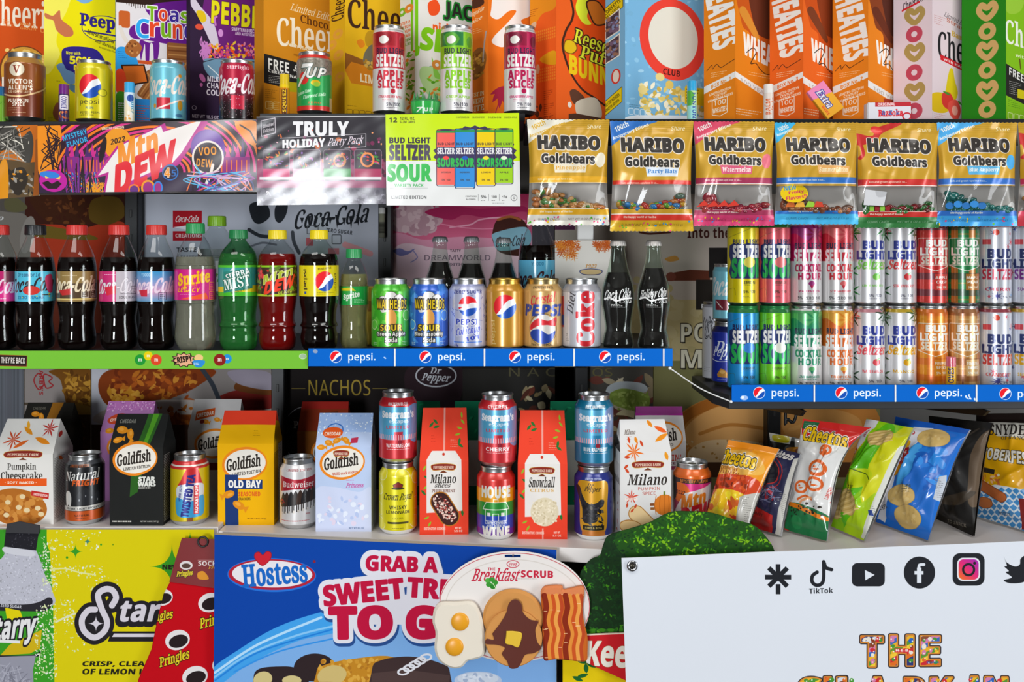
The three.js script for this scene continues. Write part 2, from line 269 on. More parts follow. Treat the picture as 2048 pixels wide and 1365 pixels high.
wallPoster('drink_poster', 'white cola poster with a red logo square and dripping black script', [277, 388, 757, 712], art(277, 388, 757, 712, () => {
  R(270, 380, 500, 340, '#c3c6d2'); R(346, 422, 58, 34, '#a31d2b'); T('Coca-Cola', 375, 438, 46, 13, '#e9e2e2', SCRIPT); P([346, 455, 404, 447, 404, 452, 374, 460], '#e9e9ef'); R(346, 463, 58, 19, '#a31d2b'); T('CREATIONS', 377, 472, 52, 7, '#e8dede');
  T('TASTE', 373, 500, 40, 9, '#2f3238'); T('LIMITED', 380, 516, 50, 8, '#2f3238'); T('Coca-Cola', 665, 432, 150, 40, '#24262c', { ...SCRIPT, rot: -0.1 }); for (let i = 0; i < 9; i++) P([600 + i * 14, 436 - (i % 3) * 3, 604 + i * 14, 448 + (i * 7) % 13, 608 + i * 14, 436 - (i % 2) * 4], '#24262c');
  T('ZERO SUGAR', 678, 463, 54, 8, '#3a3c43', { rot: 0.12 }); // abstract brush strokes
  C([500, 410, 530, 405, 540, 432, 520, 448, 505, 440], '#2b2e34'); C([552, 412, 574, 408, 572, 430, 560, 446, 550, 438], '#2b2e34'); C([498, 460, 520, 472, 548, 474], null, '#3a3d44', 7, true); C([585, 465, 588, 485, 598, 506], null, '#4d5058', 7, true); C([500, 494, 525, 486, 552, 490], null, '#7b7e88', 4, true);
  RR(614, 452, 22, 16, 1, null, '#55585f', 1.4); R(612, 476, 14, 16, '#c36a74'); RR(664, 470, 18, 18, 2, null, '#55585f', 1.5); R(656, 497, 22, 12, '#c8838b'); C([690, 490, 720, 500, 740, 508], null, '#e3a9ae', 12, true); R(277, 560, 480, 160, '#aeb2bf');
}, 1.6));
wallPoster('drink_poster', 'pink sunset cloud poster with a light blue cola bottle', [786, 388, 1108, 712], art(786, 388, 1108, 712, () => {
  R(780, 380, 340, 340, grad(0, 400, 0, 560, '#a8385c', '#c46a86', '#d9a9ba')); C([786, 470, 850, 480, 930, 474, 1060, 482, 1108, 476, 1108, 560, 786, 560], '#cf93a8'); C([784, 505, 900, 500, 1110, 510, 1110, 720, 784, 720], '#dfc3cd');
  for (const [x, y, r] of [[800, 430, 18], [820, 422, 24], [848, 428, 26], [870, 440, 16], [806, 450, 20], [835, 452, 26], [860, 456, 14]]) E(x, y, r, r * 0.8, '#c4a5ad'); specks(790, 415, 85, 50, 40, ['#d3b9be', '#b08d98'], 4, 9);
  C([850, 425, 900, 412, 960, 418, 1040, 412, 1070, 428, 1040, 424, 980, 436, 930, 430, 900, 440], '#9b2a55'); C([900, 455, 940, 450, 960, 440, 1000, 436, 1050, 442], null, '#e1a6b9', 3, true); C([880, 448, 930, 456, 980, 458, 1060, 448], null, '#d98ba5', 2, true);
  C([787, 502, 800, 497, 815, 503, 830, 498, 818, 508, 800, 512], '#7b78a8'); C([825, 500, 835, 515, 822, 525], null, '#8d88b5', 2, true);
  T('TASTY', 911, 502, 22, 5, '#513a48'); T('DREAMWORLD', 915, 516, 132, 11, '#6b5a68', { b: 0 }); T('EDITION', 915, 529, 44, 5, '#6b5a68');
  C([988, 452, 998, 438, 1020, 432, 1045, 440, 1056, 460, 1060, 500, 1040, 512, 1000, 505, 985, 480], '#41231e'); C([990, 466, 1052, 455, 1058, 490, 1000, 502, 986, 480], '#88aebd'); T('Coca-Cola', 1022, 482, 58, 22, '#2a2024', { ...SCRIPT, rot: -0.08 }); C([996, 440, 1020, 434, 1040, 440], null, '#a1623c', 5, true); R(1064, 385, 60, 110, '#4a454c');
}, 1.6));
wallPoster('food_poster', 'beige snack poster with large cream block letters above a golden bread bun', [1110, 388, 1760, 1010], art(1110, 388, 1760, 1010, () => {
  R(1100, 380, 670, 640, '#b6aca2'); R(1100, 600, 670, 130, '#b7a980'); R(1100, 722, 670, 300, '#7c7a54'); specks(1120, 560, 330, 170, 60, ['#bdb08a', '#b0a37a'], 6, 16); R(1090, 380, 60, 80, '#5e3550');
  T('Into the', 1418, 466, 86, 22, '#3c1c18', { b: 1 }); C([1280, 465, 1300, 468, 1340, 465], null, '#4b2a22', 4, true); C([1330, 518, 1350, 512, 1358, 520, 1340, 524], '#b98a4c'); P([1335, 548, 1380, 540, 1420, 542, 1420, 562, 1335, 562], '#5e3326'); E(1342, 554, 10, 9, '#734236');
  R(1392, 560, 40, 60, '#26221f'); T('B', 1406, 613, 6, 8, '#e6e6e6'); R(1418, 496, 60, 60, '#201d1c');
  for (const [s, y] of [['POCKET', 666], ['MELTS', 718]]) { T(s, 1448, y + 3, 168, 38, '#221c16'); T(s, 1446, y, 168, 38, '#dcd8c4', { st: [['#221c16', 3]] }); }
  C([1336, 880, 1360, 830, 1410, 800, 1480, 790, 1560, 800, 1640, 800, 1740, 800, 1740, 945, 1336, 945], '#bd8246'); C([1370, 860, 1420, 820, 1500, 806, 1545, 830, 1548, 900, 1480, 925, 1390, 900], '#d6a56c'); C([1380, 900, 1430, 880, 1540, 890, 1548, 925, 1450, 935, 1385, 925], '#e0c49c');
    C([1340, 850, 1400, 805, 1450, 795, 1440, 810, 1380, 840, 1350, 880], '#a4682f'); C([1400, 868, 1460, 850, 1530, 858], null, '#b67d42', 7, true); C([1430, 800, 1480, 796, 1560, 806], null, '#7a431c', 8, true); C([1560, 830, 1640, 815, 1720, 840, 1700, 900, 1600, 900], '#c9965c'); C([1580, 860, 1640, 845, 1700, 860], null, '#cf9f64', 8, true); specks(1370, 880, 170, 40, 50, ['#c29c6c', '#e0c79c', '#b98a54'], 1, 3); R(1336, 925, 420, 30, '#4b3320');
}, 1.4));
const LOWY = [735, 1010];
wallPoster('steel_panel', 'brushed grey metal panel behind the black cheddar cracker bag', [-160, 735, 47, 1010], art(-160, 735, 47, 1010, () => { R(-165, 730, 220, 290, '#5f6168'); for (let i = 0; i < 60; i++) R(-165 + rnd(215), 730, rnd(1, 4), 290, i % 2 ? '#676a72' : '#575a60'); }, 1));
wallPoster('food_poster', 'poster of curly fries in a white carton with a red hat logo', [49, 735, 181, 1010], art(49, 735, 181, 1010, () => {
  R(40, 730, 150, 290, '#8f8886'); R(48, 806, 130, 5, '#4c4238'); C([100, 742, 182, 742, 182, 830, 140, 822, 128, 790, 120, 760], '#6f4a1c'); crumbs(128, 745, 54, 75, 60, ['#8a6326', '#a67c34', '#5a3a14', '#b98e42'], 8, 20); C([60, 812, 130, 806, 182, 815, 182, 830, 70, 826], '#9c7a3c');
  C([76, 748, 68, 762, 78, 780, 88, 768, 84, 752], null, '#8c2a2e', 2.4); C([88, 750, 104, 756, 98, 764, 106, 772, 92, 776], null, '#8c2a2e', 2.4); T("ARBY'S", 82, 766, 50, 8, '#8c2a2e', { rot: 1.57 }); R(40, 830, 150, 200, '#3f2a1c'); crumbs(55, 835, 120, 160, 60, ['#5a3a20', '#4a2c18'], 8, 20);
}, 1.6));
wallPoster('food_poster', 'poster of breaded fries and crinkle snacks with plastic glare', [183, 735, 545, 1010], art(183, 735, 545, 1010, () => {
  R(175, 730, 380, 290, '#8d8785'); R(183, 735, 34, 280, '#c3c4cc'); C([217, 742, 420, 738, 400, 770, 330, 800, 217, 812], '#7d3d1a'); crumbs(220, 745, 170, 60, 110, ['#a65a26', '#8a431a', '#b9742f', '#6a2f14', '#c58a3e'], 8, 26); crumbs(217, 782, 70, 26, 26, ['#c08a34', '#d2a04a'], 10, 24);
  C([215, 818, 330, 800, 460, 806, 545, 812, 545, 850, 215, 850], '#b9b0aa'); C([430, 800, 470, 782, 530, 778, 545, 800, 540, 818, 440, 820], '#7d2a26'); C([470, 780, 490, 752, 520, 760, 545, 790], '#6b4122'); C([455, 745, 500, 740, 540, 748, 545, 780, 480, 770], '#9a93a0');
  R(300, 830, 90, 60, '#8a4c1f'); crumbs(305, 815, 80, 70, 50, ['#a8662a', '#7a3d16'], 6, 18); R(183, 850, 370, 170, '#4a342a'); C([405, 740, 425, 770, 440, 805, 446, 812], null, '#3b4048', 9, true);
}, 1.4));
wallPoster('food_poster', 'black poster with gold spaced capitals and a dark soda cup', [567, 735, 1150, 1010], art(567, 735, 1150, 1010, () => {
  R(560, 730, 600, 290, '#1d1919'); T('NACHOS', 679, 776, 124, 32, '#a08c45', { b: 0 }); R(583, 777, 28, 1.4, '#8a7a40'); R(745, 777, 30, 1.4, '#8a7a40'); C([815, 738, 925, 738, 915, 830, 900, 1000, 830, 1000, 822, 850], '#2c2025'); E(872, 752, 40, 22, null, 0, '#c3c6cc', 3); T('Dr', 872, 742, 22, 12, '#c9ccd2', SCRIPT); T('Pepper', 872, 758, 56, 20, '#c9ccd2', { ...SCRIPT, rot: 0.05 });
  R(925, 738, 240, 270, '#2b2a28'); T('N A C H O S', 1120, 745, 205, 18, '#55523e', { b: 0 }); crumbs(1040, 775, 110, 110, 70, ['#b4a888', '#8f7f5c', '#6d3c30', '#c9bf9f', '#94876a', '#55322a'], 12, 34); crumbs(940, 850, 200, 150, 60, ['#3b3026', '#55402c', '#2a221c'], 10, 30); C([680, 808, 690, 812, 700, 806, 694, 818], null, '#5b5f66', 1.2); E(612, 868, 48, 54, null, 0.1, '#b9bcc2', 1.6); T('P', 592, 850, 10, 14, '#c9ccd2', SERIF);
}, 1.4));
wallPoster('food_poster', 'picture of corn chips with green guacamole and cream', [1168, 735, 1306, 1010], art(1168, 735, 1306, 1010, () => {
  R(1160, 730, 150, 290, '#4d4a46'); T('OS', 1205, 745, 40, 18, '#6a6648', { b: 0 }); crumbs(1165, 760, 140, 110, 60, ['#b9ae98', '#a59a83', '#8d8068', '#6b4038', '#cfc6ae'], 16, 40); C([1215, 775, 1240, 764, 1285, 768, 1290, 785, 1220, 792], '#b9c0c4'); C([1218, 790, 1245, 778, 1285, 786, 1300, 800, 1290, 822, 1250, 818, 1225, 808], '#8a9c52'); crumbs(1222, 785, 72, 34, 60, ['#9db060', '#788c44', '#b2c276', '#8a9c52'], 5, 14);
  crumbs(1170, 825, 130, 60, 30, ['#55402e', '#6d5138', '#bdb296'], 10, 28); C([1232, 830, 1250, 820, 1280, 828, 1275, 838, 1250, 832], '#c9bf9c'); R(1160, 880, 150, 140, '#3a3026');
}, 1.6), 1.977);

// black wire hook under the slim can shelf
{ const D = 1.80, p = [[1572, 800], [1571, 850], [1574, 838], [1585, 846], [1592, 832], [1591, 800]].map(([x, y]) => at(x, y, D)), o = p[0].clone(), t = thing('wire_hook', 'black wire hook hanging under the slim can shelf', 'hook', o); part(t, 'wire', new THREE.TubeGeometry(new THREE.CatmullRomCurve3(p.map((v) => v.clone().sub(o))), 40, 0.003, 8), M.steel); }
// ---------------------------------------------------------------- cans
const CAN = { // r, height, print zone, neck radius; artwork is about one unit per printed pixel: width W, height H
  std: { r: 0.0331, h: 0.1225, a: 0.009, b: 0.1135, n: 0.0268, W: 240, H: 120, sh: 0.1005 },
  mini: { r: 0.0306, h: 0.1095, a: 0.006, b: 0.1035, n: 0.0272, W: 210, H: 98, sh: 0.0935 },
  sleek: { r: 0.0287, h: 0.156, a: 0.006, b: 0.1505, n: 0.0262, W: 204, H: 164, sh: 0.1415 },
};
const lids = {};
function lidFor(k) {
  if (lids[k]) return lids[k]; const c = CAN[k], R0 = c.n + 0.0006, h = c.h;
  return lids[k] = {
    lid: turned([[0.0001, h - 0.0055], [c.n - 0.0035, h - 0.0055], [c.n - 0.0025, h - 0.0068], [c.n - 0.0015, h - 0.0055], [c.n - 0.001, h - 0.0004], [c.n, h], [R0, h - 0.0008], [R0, h - 0.0028], [c.n - 0.0002, h - 0.0034], [c.n - 0.0002, c.b - 0.0004]], null, 0, 1, 36),
    base: turned([[0.0001, 0.009], [c.r * 0.45, 0.007], [c.r * 0.7, 0.0012], [c.r * 0.74, 0.0], [c.r * 0.78, 0.0004], [c.r * 0.97, c.a - 0.001], [c.r * 0.995, c.a]], null, 0, 1, 36),
    tab: mergeGeometries([box(0.013, 0.0012, 0.02, 0.0005).translate(0, h - 0.0042, 0.006), new THREE.CylinderGeometry(0.0022, 0.0022, 0.0016, 10).translate(0, h - 0.0044, -0.001).toNonIndexed()].map((m) => m.index ? m.toNonIndexed() : m)),
  };
}
function can(kind, label, px, base, D, paint, o = {}) {
  const c = CAN[kind], t = thing(kind === 'sleek' ? 'slim_can' : 'soda_can', label, 'can', [X(px, D), base, -D], (o.turn || 0) + Math.atan2(-X(px, D), D), o.group);
  const q = art(-c.W / 2, 0, c.W / 2, c.H, () => { paint(c.W, c.H); });
  const p = [[c.r * 0.995, c.a], [c.r, c.a + 0.002], [c.r, c.sh], [c.r * 0.985, c.sh + (c.b - c.sh) * 0.25], [c.n + (c.r - c.n) * 0.25, c.b - (c.b - c.sh) * 0.25], [c.n, c.b - 0.0003], [c.n, c.b]];
  part(t, 'can_body', turned(p, q, c.a, c.b, 48), printed(q, 'can'));
  const l = lidFor(kind); part(t, 'base_rim', l.base, o.baseMat || M.alu); const lid = part(t, 'lid', l.lid, o.lidMat || M.alu); if (o.tab !== 0) part(lid, 'pull_tab', l.tab, M.aluTab);
  return t;
}
// ---------------------------------------------------------------- cereal boxes: near upright edge at pixel e, turned so that left side and front both show
function cereal(label, e, D, deg, w, d, h, front, side, o = {}) {
  D += 0.04; const TOP = topAt(e), th = deg * Math.PI / 180, x0 = X(e, D), t = thing('cereal_box', label, 'box', [x0, TOP, -D], th);
  const xr = x0 + w * Math.cos(th), Dr = D + w * Math.sin(th), ex = PX(xr, Dr), yb = PY(TOP, D), yt = PY(TOP + h, D);
  const q = art(e, yt, ex, yb, () => { front(e, ex); });
  const xs = x0 - d * Math.sin(th), Ds = D + d * Math.cos(th), es = Math.min(PX(xs, Ds), e - 22);
  const s = art(es, yt, e, yb, () => { side(es, e); });
  const G = (a, b, cc, dd, q2, corner) => mesh([...a, ...b, ...cc, ...dd], corner ? [...q2.n(0, 0), ...q2.n(1, 0), ...q2.n(1, 1), ...q2.n(0, 1)] : [0, 0, 1, 0, 1, 1, 0, 1], [0, 1, 2, 0, 2, 3]);
  part(t, 'front_panel', G([0, 0, 0], [w, 0, 0], [w, h, 0], [0, h, 0], q, true), printed(q, 'card'));
  part(t, 'side_panel', G([0, 0, -d], [0, 0, 0], [0, h, 0], [0, h, -d], s, true), printed(s, 'card'));
  part(t, 'carton', mergeGeometries([G([w, 0, 0], [w, 0, -d], [w, h, -d], [w, h, 0]), G([w, 0, -d], [0, 0, -d], [0, h, -d], [w, h, -d]), G([0, h, 0], [w, h, 0], [w, h, -d], [0, h, -d]), G([0, 0, -d], [w, 0, -d], [w, 0, 0], [0, 0, 0])]), plain(o.c || 0xc08a3a, { roughness: 0.5 }));
  return t;
}
const ring = (x, y, r, c, hole, heart) => { if (heart) { C([x, y + r, x - r, y, x - r * 0.7, y - r * 0.8, x, y - r * 0.35, x + r * 0.7, y - r * 0.8, x + r, y], null, c, r * 0.75); } else E(x, y, r * 0.75, r * 0.75, null, 0, c, r * 0.7); };
const cheer = (x, y, w, h, c, s = 'Cheerios') => T(s, x, y, w, h, c, { f: 'serif', b: 1 });
cereal('burnt orange whole-grain oat cereal box behind the brown coffee can', -62, 1.74, 22, 0.19, 0.06, 0.3, (a, b) => {
  R(a, -80, 300, 360, '#b9501f'); cheer(52, 18, 150, 58, '#e9dfd2'); T('WHOLE', 52, 40, 30, 6, '#d58a4e'); T('GRAIN', 54, 48, 32, 6, '#d58a4e'); fine(5, 33, 28, 5, 3, '#cf7f46'); T('O', 83, 50, 9, 9, '#d58a4e'); E(48, 140, 52, 56, '#6d3c20'); E(48, 138, 48, 52, '#c99b4a'); specks(8, 92, 84, 60, 90, ['#d8b265', '#a9782f', '#e6c680'], 3, 5); R(0, 200, 120, 60, '#7a3519'); RR(2, 150, 14, 30, 1, '#e9e4da'); 
}, () => R(-100, -80, 60, 360, '#b9501f'), { c: 0xb9501f });
cereal('bright yellow marshmallow cereal box with a purple bubble', 88, 1.725, 22, 0.19, 0.05, 0.3, (a, b) => {
  R(a, -80, 300, 360, '#e3d514'); C([88, -60, 150, -60, 135, 10, 122, 40, 112, 80, 118, 110, 88, 140], '#e9e06a'); C([135, -10, 150, -6, 165, 0, 180, -6, 190, -20, 150, -30], '#7fa6c9');
  C([90, 26, 105, 30, 118, 18, 122, 36, 142, 52, 144, 66, 128, 70, 112, 58, 106, 40, 92, 36], '#b9714f'); E(206, 48, 44, 26, '#ece02c', 0, '#2b2070', 1.5); T('Peeps', 200, 38, 84, 32, '#2b2070', { f: 'serif', b: 1, fat: 1.5, sl: 0.05 }); P([166, 54, 240, 60, 240, 63, 166, 57], '#2b2070');
  T('Marshmallow Flavored', 218, 70, 96, 9, '#4a431c', { sl: 0.3, skew: 0.2 }); T('with Marshmallows', 216, 82, 60, 7, '#4a431c', { sl: 0.3, skew: 0.2 }); T('Artificially Flavored', 218, 92, 44, 5, '#6a6220', { sl: 0.25 });
  C([122, 106, 130, 92, 160, 88, 190, 92, 206, 110, 220, 140, 210, 150, 160, 152, 130, 140], '#2c2170'); T('Now with', 145, 102, 28, 7, '#e6e04a'); T('50%', 160, 116, 44, 16, '#efe23c', { fat: 1 }); T('MORE', 172, 131, 52, 11, '#efe23c'); T('MARSHMALLOWS', 176, 142, 54, 6, '#efe23c');
  C([112, 130, 124, 124, 132, 136, 146, 142, 152, 158, 140, 166, 128, 160, 120, 145], '#6f8fb0'); E(150, 175, 16, 8, '#5d7f96', 0.4); C([105, 225, 112, 205, 122, 210, 130, 235, 112, 240], '#a5664a'); fine(112, 160, 14, 1, 2, '#8a8020'); fine(96, 234, 14, 3, 3, '#a89d18');
}, () => R(0, -80, 100, 360, '#e3d514'), { c: 0xe3d514 });
cereal('white cinnamon square cereal box with purple dripping multicolour letters', 232, 1.72, 24, 0.19, 0.05, 0.3, (a, b) => {
  R(a, -80, 300, 360, '#dad5d6'); R(a, -80, 300, 84, '#2a1a12'); for (let i = 0; i < 30; i++) R(252 + i * 4.4, 0, 1.5, rnd(3, 14), '#2a1a12');
  C([262, 50, 300, 34, 290, 10, 330, -6, 400, -10, 420, 60, 400, 84, 300, 76, 262, 72], '#5c1a78'); C([278, 78, 296, 80, 316, 78, 312, 118, 306, 116, 304, 84, 298, 84, 296, 120, 290, 120, 288, 84, 284, 100, 280, 116], '#5c1a78');
  const col = ['#7fae2c', '#cf4a2a', '#3b2a86', '#7fae2c', '#cf4a2a']; [...'Toast'].forEach((ch, i) => T(ch, 302 + i * 22, 22, ch === 'T' ? 20 : 18, i ? 24 : 34, col[i], { st: [['#efe9ee', 3.5]] })); [...'Crunch'].forEach((ch, i) => T(ch, 284 + i * 23, 52, i ? 20 : 27, i === 0 ? 40 : 30, ['#3ba0d8', '#cf4a2a', '#7fae2c', '#cf4a2a', '#3b2a86', '#7fae2c'][i], { st: [['#efe9ee', 3.5]] }));
  R(262, 117, 200, 7, '#b9542c'); C([232, 100, 262, 98, 276, 130, 270, 170, 232, 175], '#3a94cf'); fine(236, 102, 20, 4, 4, '#1d5f96'); RR(237, 20, 22, 34, 5, '#b5602f'); C([240, 54, 246, 70, 252, 80], null, '#d8cfc6', 8, true); C([250, 92, 264, 76, 282, 90, 270, 112, 252, 106], '#9a6236'); specks(254, 84, 22, 20, 12, ['#6d4022', '#c08a54'], 1.5, 3);
  for (const [x, y, r] of [[355, 100, 30], [320, 150, 32], [375, 140, 30], [340, 190, 30], [300, 180, 26], [380, 190, 26]]) { g.save(); g.translate(x, y); g.rotate(x % 3 - 1); RR(-r * .8, -r * .8, r * 1.6, r * 1.6, 5, '#8a5a34'); for (let i = 0; i < 5; i++) R(-r * .7, -r * .6 + i * r * .28, r * 1.4, r * .1, i % 2 ? '#6d4022' : '#b08050'); g.restore(); }
  P([243, 130, 286, 126, 294, 160, 252, 170], '#c0682a', '#2d1a10', 3); E(240, 162, 12, 26, '#cf4a2a'); C([232, 190, 250, 184, 275, 200, 280, 245, 232, 250], '#4d8f2c'); R(250, 195, 160, 60, '#2f77b0'); fine(236, 205, 30, 9, 4.5, '#d9d0e0', 2); fine(272, 208, 30, 8, 5, '#b5432c', 1.6);
}, () => R(100, -80, 200, 360, '#3a94cf'), { c: 0x5c1a78 });
cereal('dark purple chocolate rice cereal box with yellow block letters', 380, 1.715, 26, 0.15, 0.05, 0.3, (a, b) => {
  R(a, -80, 300, 360, '#2b1b33'); P([420, -80, 560, -80, 560, 130, 440, 120, 400, 40], '#5d1f66'); C([384, -10, 400, 10, 425, 40, 436, 80, 430, 100, 410, 60, 395, 30, 382, 10], '#c9c0cc'); C([392, 22, 406, 20, 412, 36, 402, 42], '#d3b52c'); E(398, 52, 8, 6, '#c4503c');
  T('PEBBLES', 488, 20, 132, 46, '#d8cf2c', { st: [['#4b1a52', 4], ['#8a7d1c', 2]], fat: 1, rot: 0.03 }); T('SWEETENED RICE CEREAL', 498, 50, 72, 7, '#d9cdda'); T('AND ARTIFICIAL FLAVOR', 500, 58, 62, 6, '#d9cdda');
  crumbs(410, 78, 130, 42, 190, ['#d8a62c', '#c8682a', '#b9487a', '#e0c04a', '#8a3a7a', '#cf7f9a', '#d24f2a'], 5, 12); for (let i = 0; i < 16; i++) C([400 + rnd(20), 70 + rnd(50), 398 + rnd(16), 80 + rnd(40), 410 + rnd(10), 90 + rnd(20)], null, '#b77ab0', 2.4, true); E(440, 60, 5, 8, '#c08ac0'); C([430, 45, 428, 32, 432, 28], null, '#b77ab0', 4, true);
  C([406, 122, 430, 112, 560, 112, 560, 160, 470, 160, 420, 150], '#6f8ea3'); P([406, 122, 430, 113, 560, 113], null, '#2b2a33', 1.5, true); P([415, 128, 440, 150, 470, 158], null, '#d5dde0', 2, true); T('MILK', 425, 155, 22, 10, '#e5dde6'); T('CHANGES', 440, 168, 54, 11, '#e5dde6'); T('COLOR', 434, 182, 44, 12, '#e5dde6'); E(404, 154, 5, 9, '#b96aa0', -0.5); E(402, 168, 3, 4, '#b96aa0'); E(388, 215, 4, 4, null, 0, '#cbbfcc', 1); T('NET WT 18.5 OZ', 410, 232, 52, 7, '#d5cad6');
}, () => R(300, -80, 200, 360, '#2b1b33'), { c: 0x2b1b33 });
cereal('golden brown chocolate oat ring cereal box with white serif title', 527, 1.70, 36, 0.19, 0.045, 0.3, (a, b) => {
  R(a, -80, 400, 360, '#c5872a'); T('Limited Edition', 628, 10, 100, 15, '#ecdcc0', { ...SCRIPT, sl: 0.12, b: 0 }); T('Chocolate', 644, 31, 92, 18, '#5a3312', { ...SERIF, sl: 0.14 }); cheer(640, 56, 176, 62, '#efe5d2'); T('with HAPPY HEART', 620, 88, 100, 8, '#e9d9ba', { sl: 0.16 }); T('made with', 598, 102, 26, 6, '#7a4a18', { sl: 0.1 }); T('Real Cocoa', 645, 108, 64, 9, '#5a3312', { ...SERIF, sl: 0.15 });
  P([528, 107, 650, 126, 650, 185, 528, 165], '#1f1d1e'); T('FREE', 556, 128, 40, 22, '#ecebe6', { sl: 0.12 }); T('Snack', 602, 130, 34, 14, '#ecebe6', { ...SCRIPT, sl: 0.12 }); T('CEREAL SNACK MIX', 580, 146, 88, 6, '#ecebe6', { sl: 0.14 }); fine(537, 150, 44, 5, 3.2, '#c9c7c2'); R(560, 158, 60, 20, '#a99c1c'); fine(530, 178, 26, 5, 4, '#8a5a18'); for (let i = 0; i < 3; i++) RR(531 + i * 15, 202, 13, 15, 2, null, '#ecd9a0', 1); fine(535, 205, 36, 3, 4, '#ecd9a0');
}, () => R(400, -80, 200, 360, '#c5872a'), { c: 0xc5872a });
cereal('golden yellow oat ring cereal box with brown ribbon band', 690, 1.70, 36, 0.19, 0.065, 0.3, (a, b) => {
  R(a, -80, 400, 360, '#d9ae2e'); cheer(790, 22, 190, 62, '#3b2416'); P([690, 105, 850, 150, 850, 165, 690, 142], '#8a5a28'); P([702, 122, 820, 142, 820, 172, 702, 165, 690, 140], '#c8812a'); T('LIMITED', 752, 154, 66, 17, '#efe0c0', { sl: 0.08 }); C([728, 70, 735, 55, 750, 55, 758, 70, 748, 88, 732, 86], '#b58e2c'); C([712, 80, 722, 74, 728, 84, 720, 92], '#d2832a'); C([725, 120, 730, 95, 750, 80, 800, 100, 800, 140, 740, 132], '#6f6a5a'); specks(728, 112, 40, 22, 30, ['#c9a45a', '#a27c34'], 2, 4); fine(695, 210, 30, 1, 2, '#6b4a14'); for (let i = 0; i < 5; i++) RR(694 + i * 12, 218, 10, 12, 2, null, '#6b4a14', 0.8);
}, (a, b) => { R(a - 5, -80, 100, 360, '#d9ae2e'); T('Cheerios', (a + b) / 2 + 3, 0, 70, 26, '#3b2416', { ...SERIF, rot: -1.45 }); for (const [y, dx] of [[62, 4], [80, -8], [105, 5], [150, 8]]) ring(672 + dx, y, 9, '#d9a24a'); }, { c: 0xd9ae2e });
cereal('white green apple ring cereal box with green slime drips', 830, 1.70, 36, 0.19, 0.055, 0.3, (a, b) => {
  R(a, -80, 400, 360, '#e3e2dc'); P([830, -80, 836, -80, 836, 108, 830, 108], '#7fbf2a'); C([826, 90, 838, 92, 836, 110, 826, 110], '#7fbf2a'); T('JACKS', 934, 12, 96, 38, '#2a2a26', { st: [['#2f8a3c', 6]], sl: 0.06 }); T('nickelodeon', 918, 48, 108, 20, '#d9622a', { fat: 1 }); T('SLIME', 912, 74, 140, 44, '#84c12c', { fat: 4, skew: 0.1 });
  C([855, 2, 870, -8, 878, 6, 872, 22, 858, 24], '#d9562a'); C([856, 140, 862, 128, 888, 140, 890, 160, 870, 172], null, '#8aa89a', 1.5); C([838, 145, 850, 130, 900, 140, 900, 195, 860, 190, 845, 170], '#b9d69a'); crumbs(840, 148, 80, 50, 60, ['#7fb53c', '#d98a3c', '#5c9a2c', '#e0a860'], 6, 12); C([868, 150, 864, 130, 862, 110, 870, 130, 880, 150], '#8fc65a'); ring(872, 124, 9, '#c98a44'); ring(890, 130, 9, '#c98a44');
}, (a, b) => { R(a - 5, -80, 100, 360, '#e3e2dc'); R(b - 8, -80, 4, 180, '#7fbf2a'); ring(804, 14, 8, '#7fb53c'); ring(818, 12, 8, '#d98a3c'); ['STIR A', 'BATCH', 'OF YUM', 'SLIME', 'GREEN', 'MILK!'].forEach((s, i) => T(s, 811, 38 + i * 9, 20, 6, i > 3 ? '#5a9a2c' : '#d2602c')); crumbs(800, 100, 30, 120, 40, ['#7fb53c', '#d98a3c', '#5c9a2c'], 6, 14); }, { c: 0xe3e2dc });
cereal('orange pumpkin spice flake cereal box with a big white letter', 976, 1.695, 38, 0.19, 0.05, 0.3, (a, b) => {
  R(a, -80, 400, 360, '#d9762a'); C([982, 18, 990, -20, 1030, -60, 1075, -40, 1062, 10, 1040, 30, 1066, 52, 1062, 66, 1038, 56, 1030, 44, 1020, 60, 1010, 84, 1000, 90, 984, 84, 988, 70, 1012, 40, 1030, 12, 1016, 14, 996, 34, 982, 32], '#ece7e2'); for (let i = 0; i < 5; i++) leaf(1002 + Math.cos(i) * 8, 185 + Math.sin(i) * 10, 40, 9, -2.4 + i * 0.45, '#9c2a44'); P([1000, 190, 990, 225], null, '#9c2a44', 1.5, true);
}, (a, b) => { R(a - 5, -80, 100, 360, '#d9762a'); C([935, -4, 960, -14, 968, 4, 948, 8], '#4a2a1c'); T('Pumpkin', 950, 18, 34, 13, '#efd6b8', { ...SCRIPT, sl: -0.25 }); T('Spice', 950, 34, 26, 11, '#efd6b8', { ...SCRIPT, sl: -0.25 }); fine(936, 50, 30, 3, 4, '#e6b98a'); E(954, 122, 18, 32, '#8a5a30', 0.2); specks(942, 100, 26, 48, 40, ['#b5823c', '#7a4a20', '#cf9a50'], 2, 4); C([972, 62, 968, 90, 966, 120], null, '#a99', 3, true); ['BEST IN', 'EVERY', 'BITE'].forEach((s, i) => T(s, 954, 184 + i * 14, 28, 9 + i * 1.5, '#f0e2cf', SERIF)); R(a, 222, 60, 10, '#b24a1c'); }, { c: 0xd9762a });
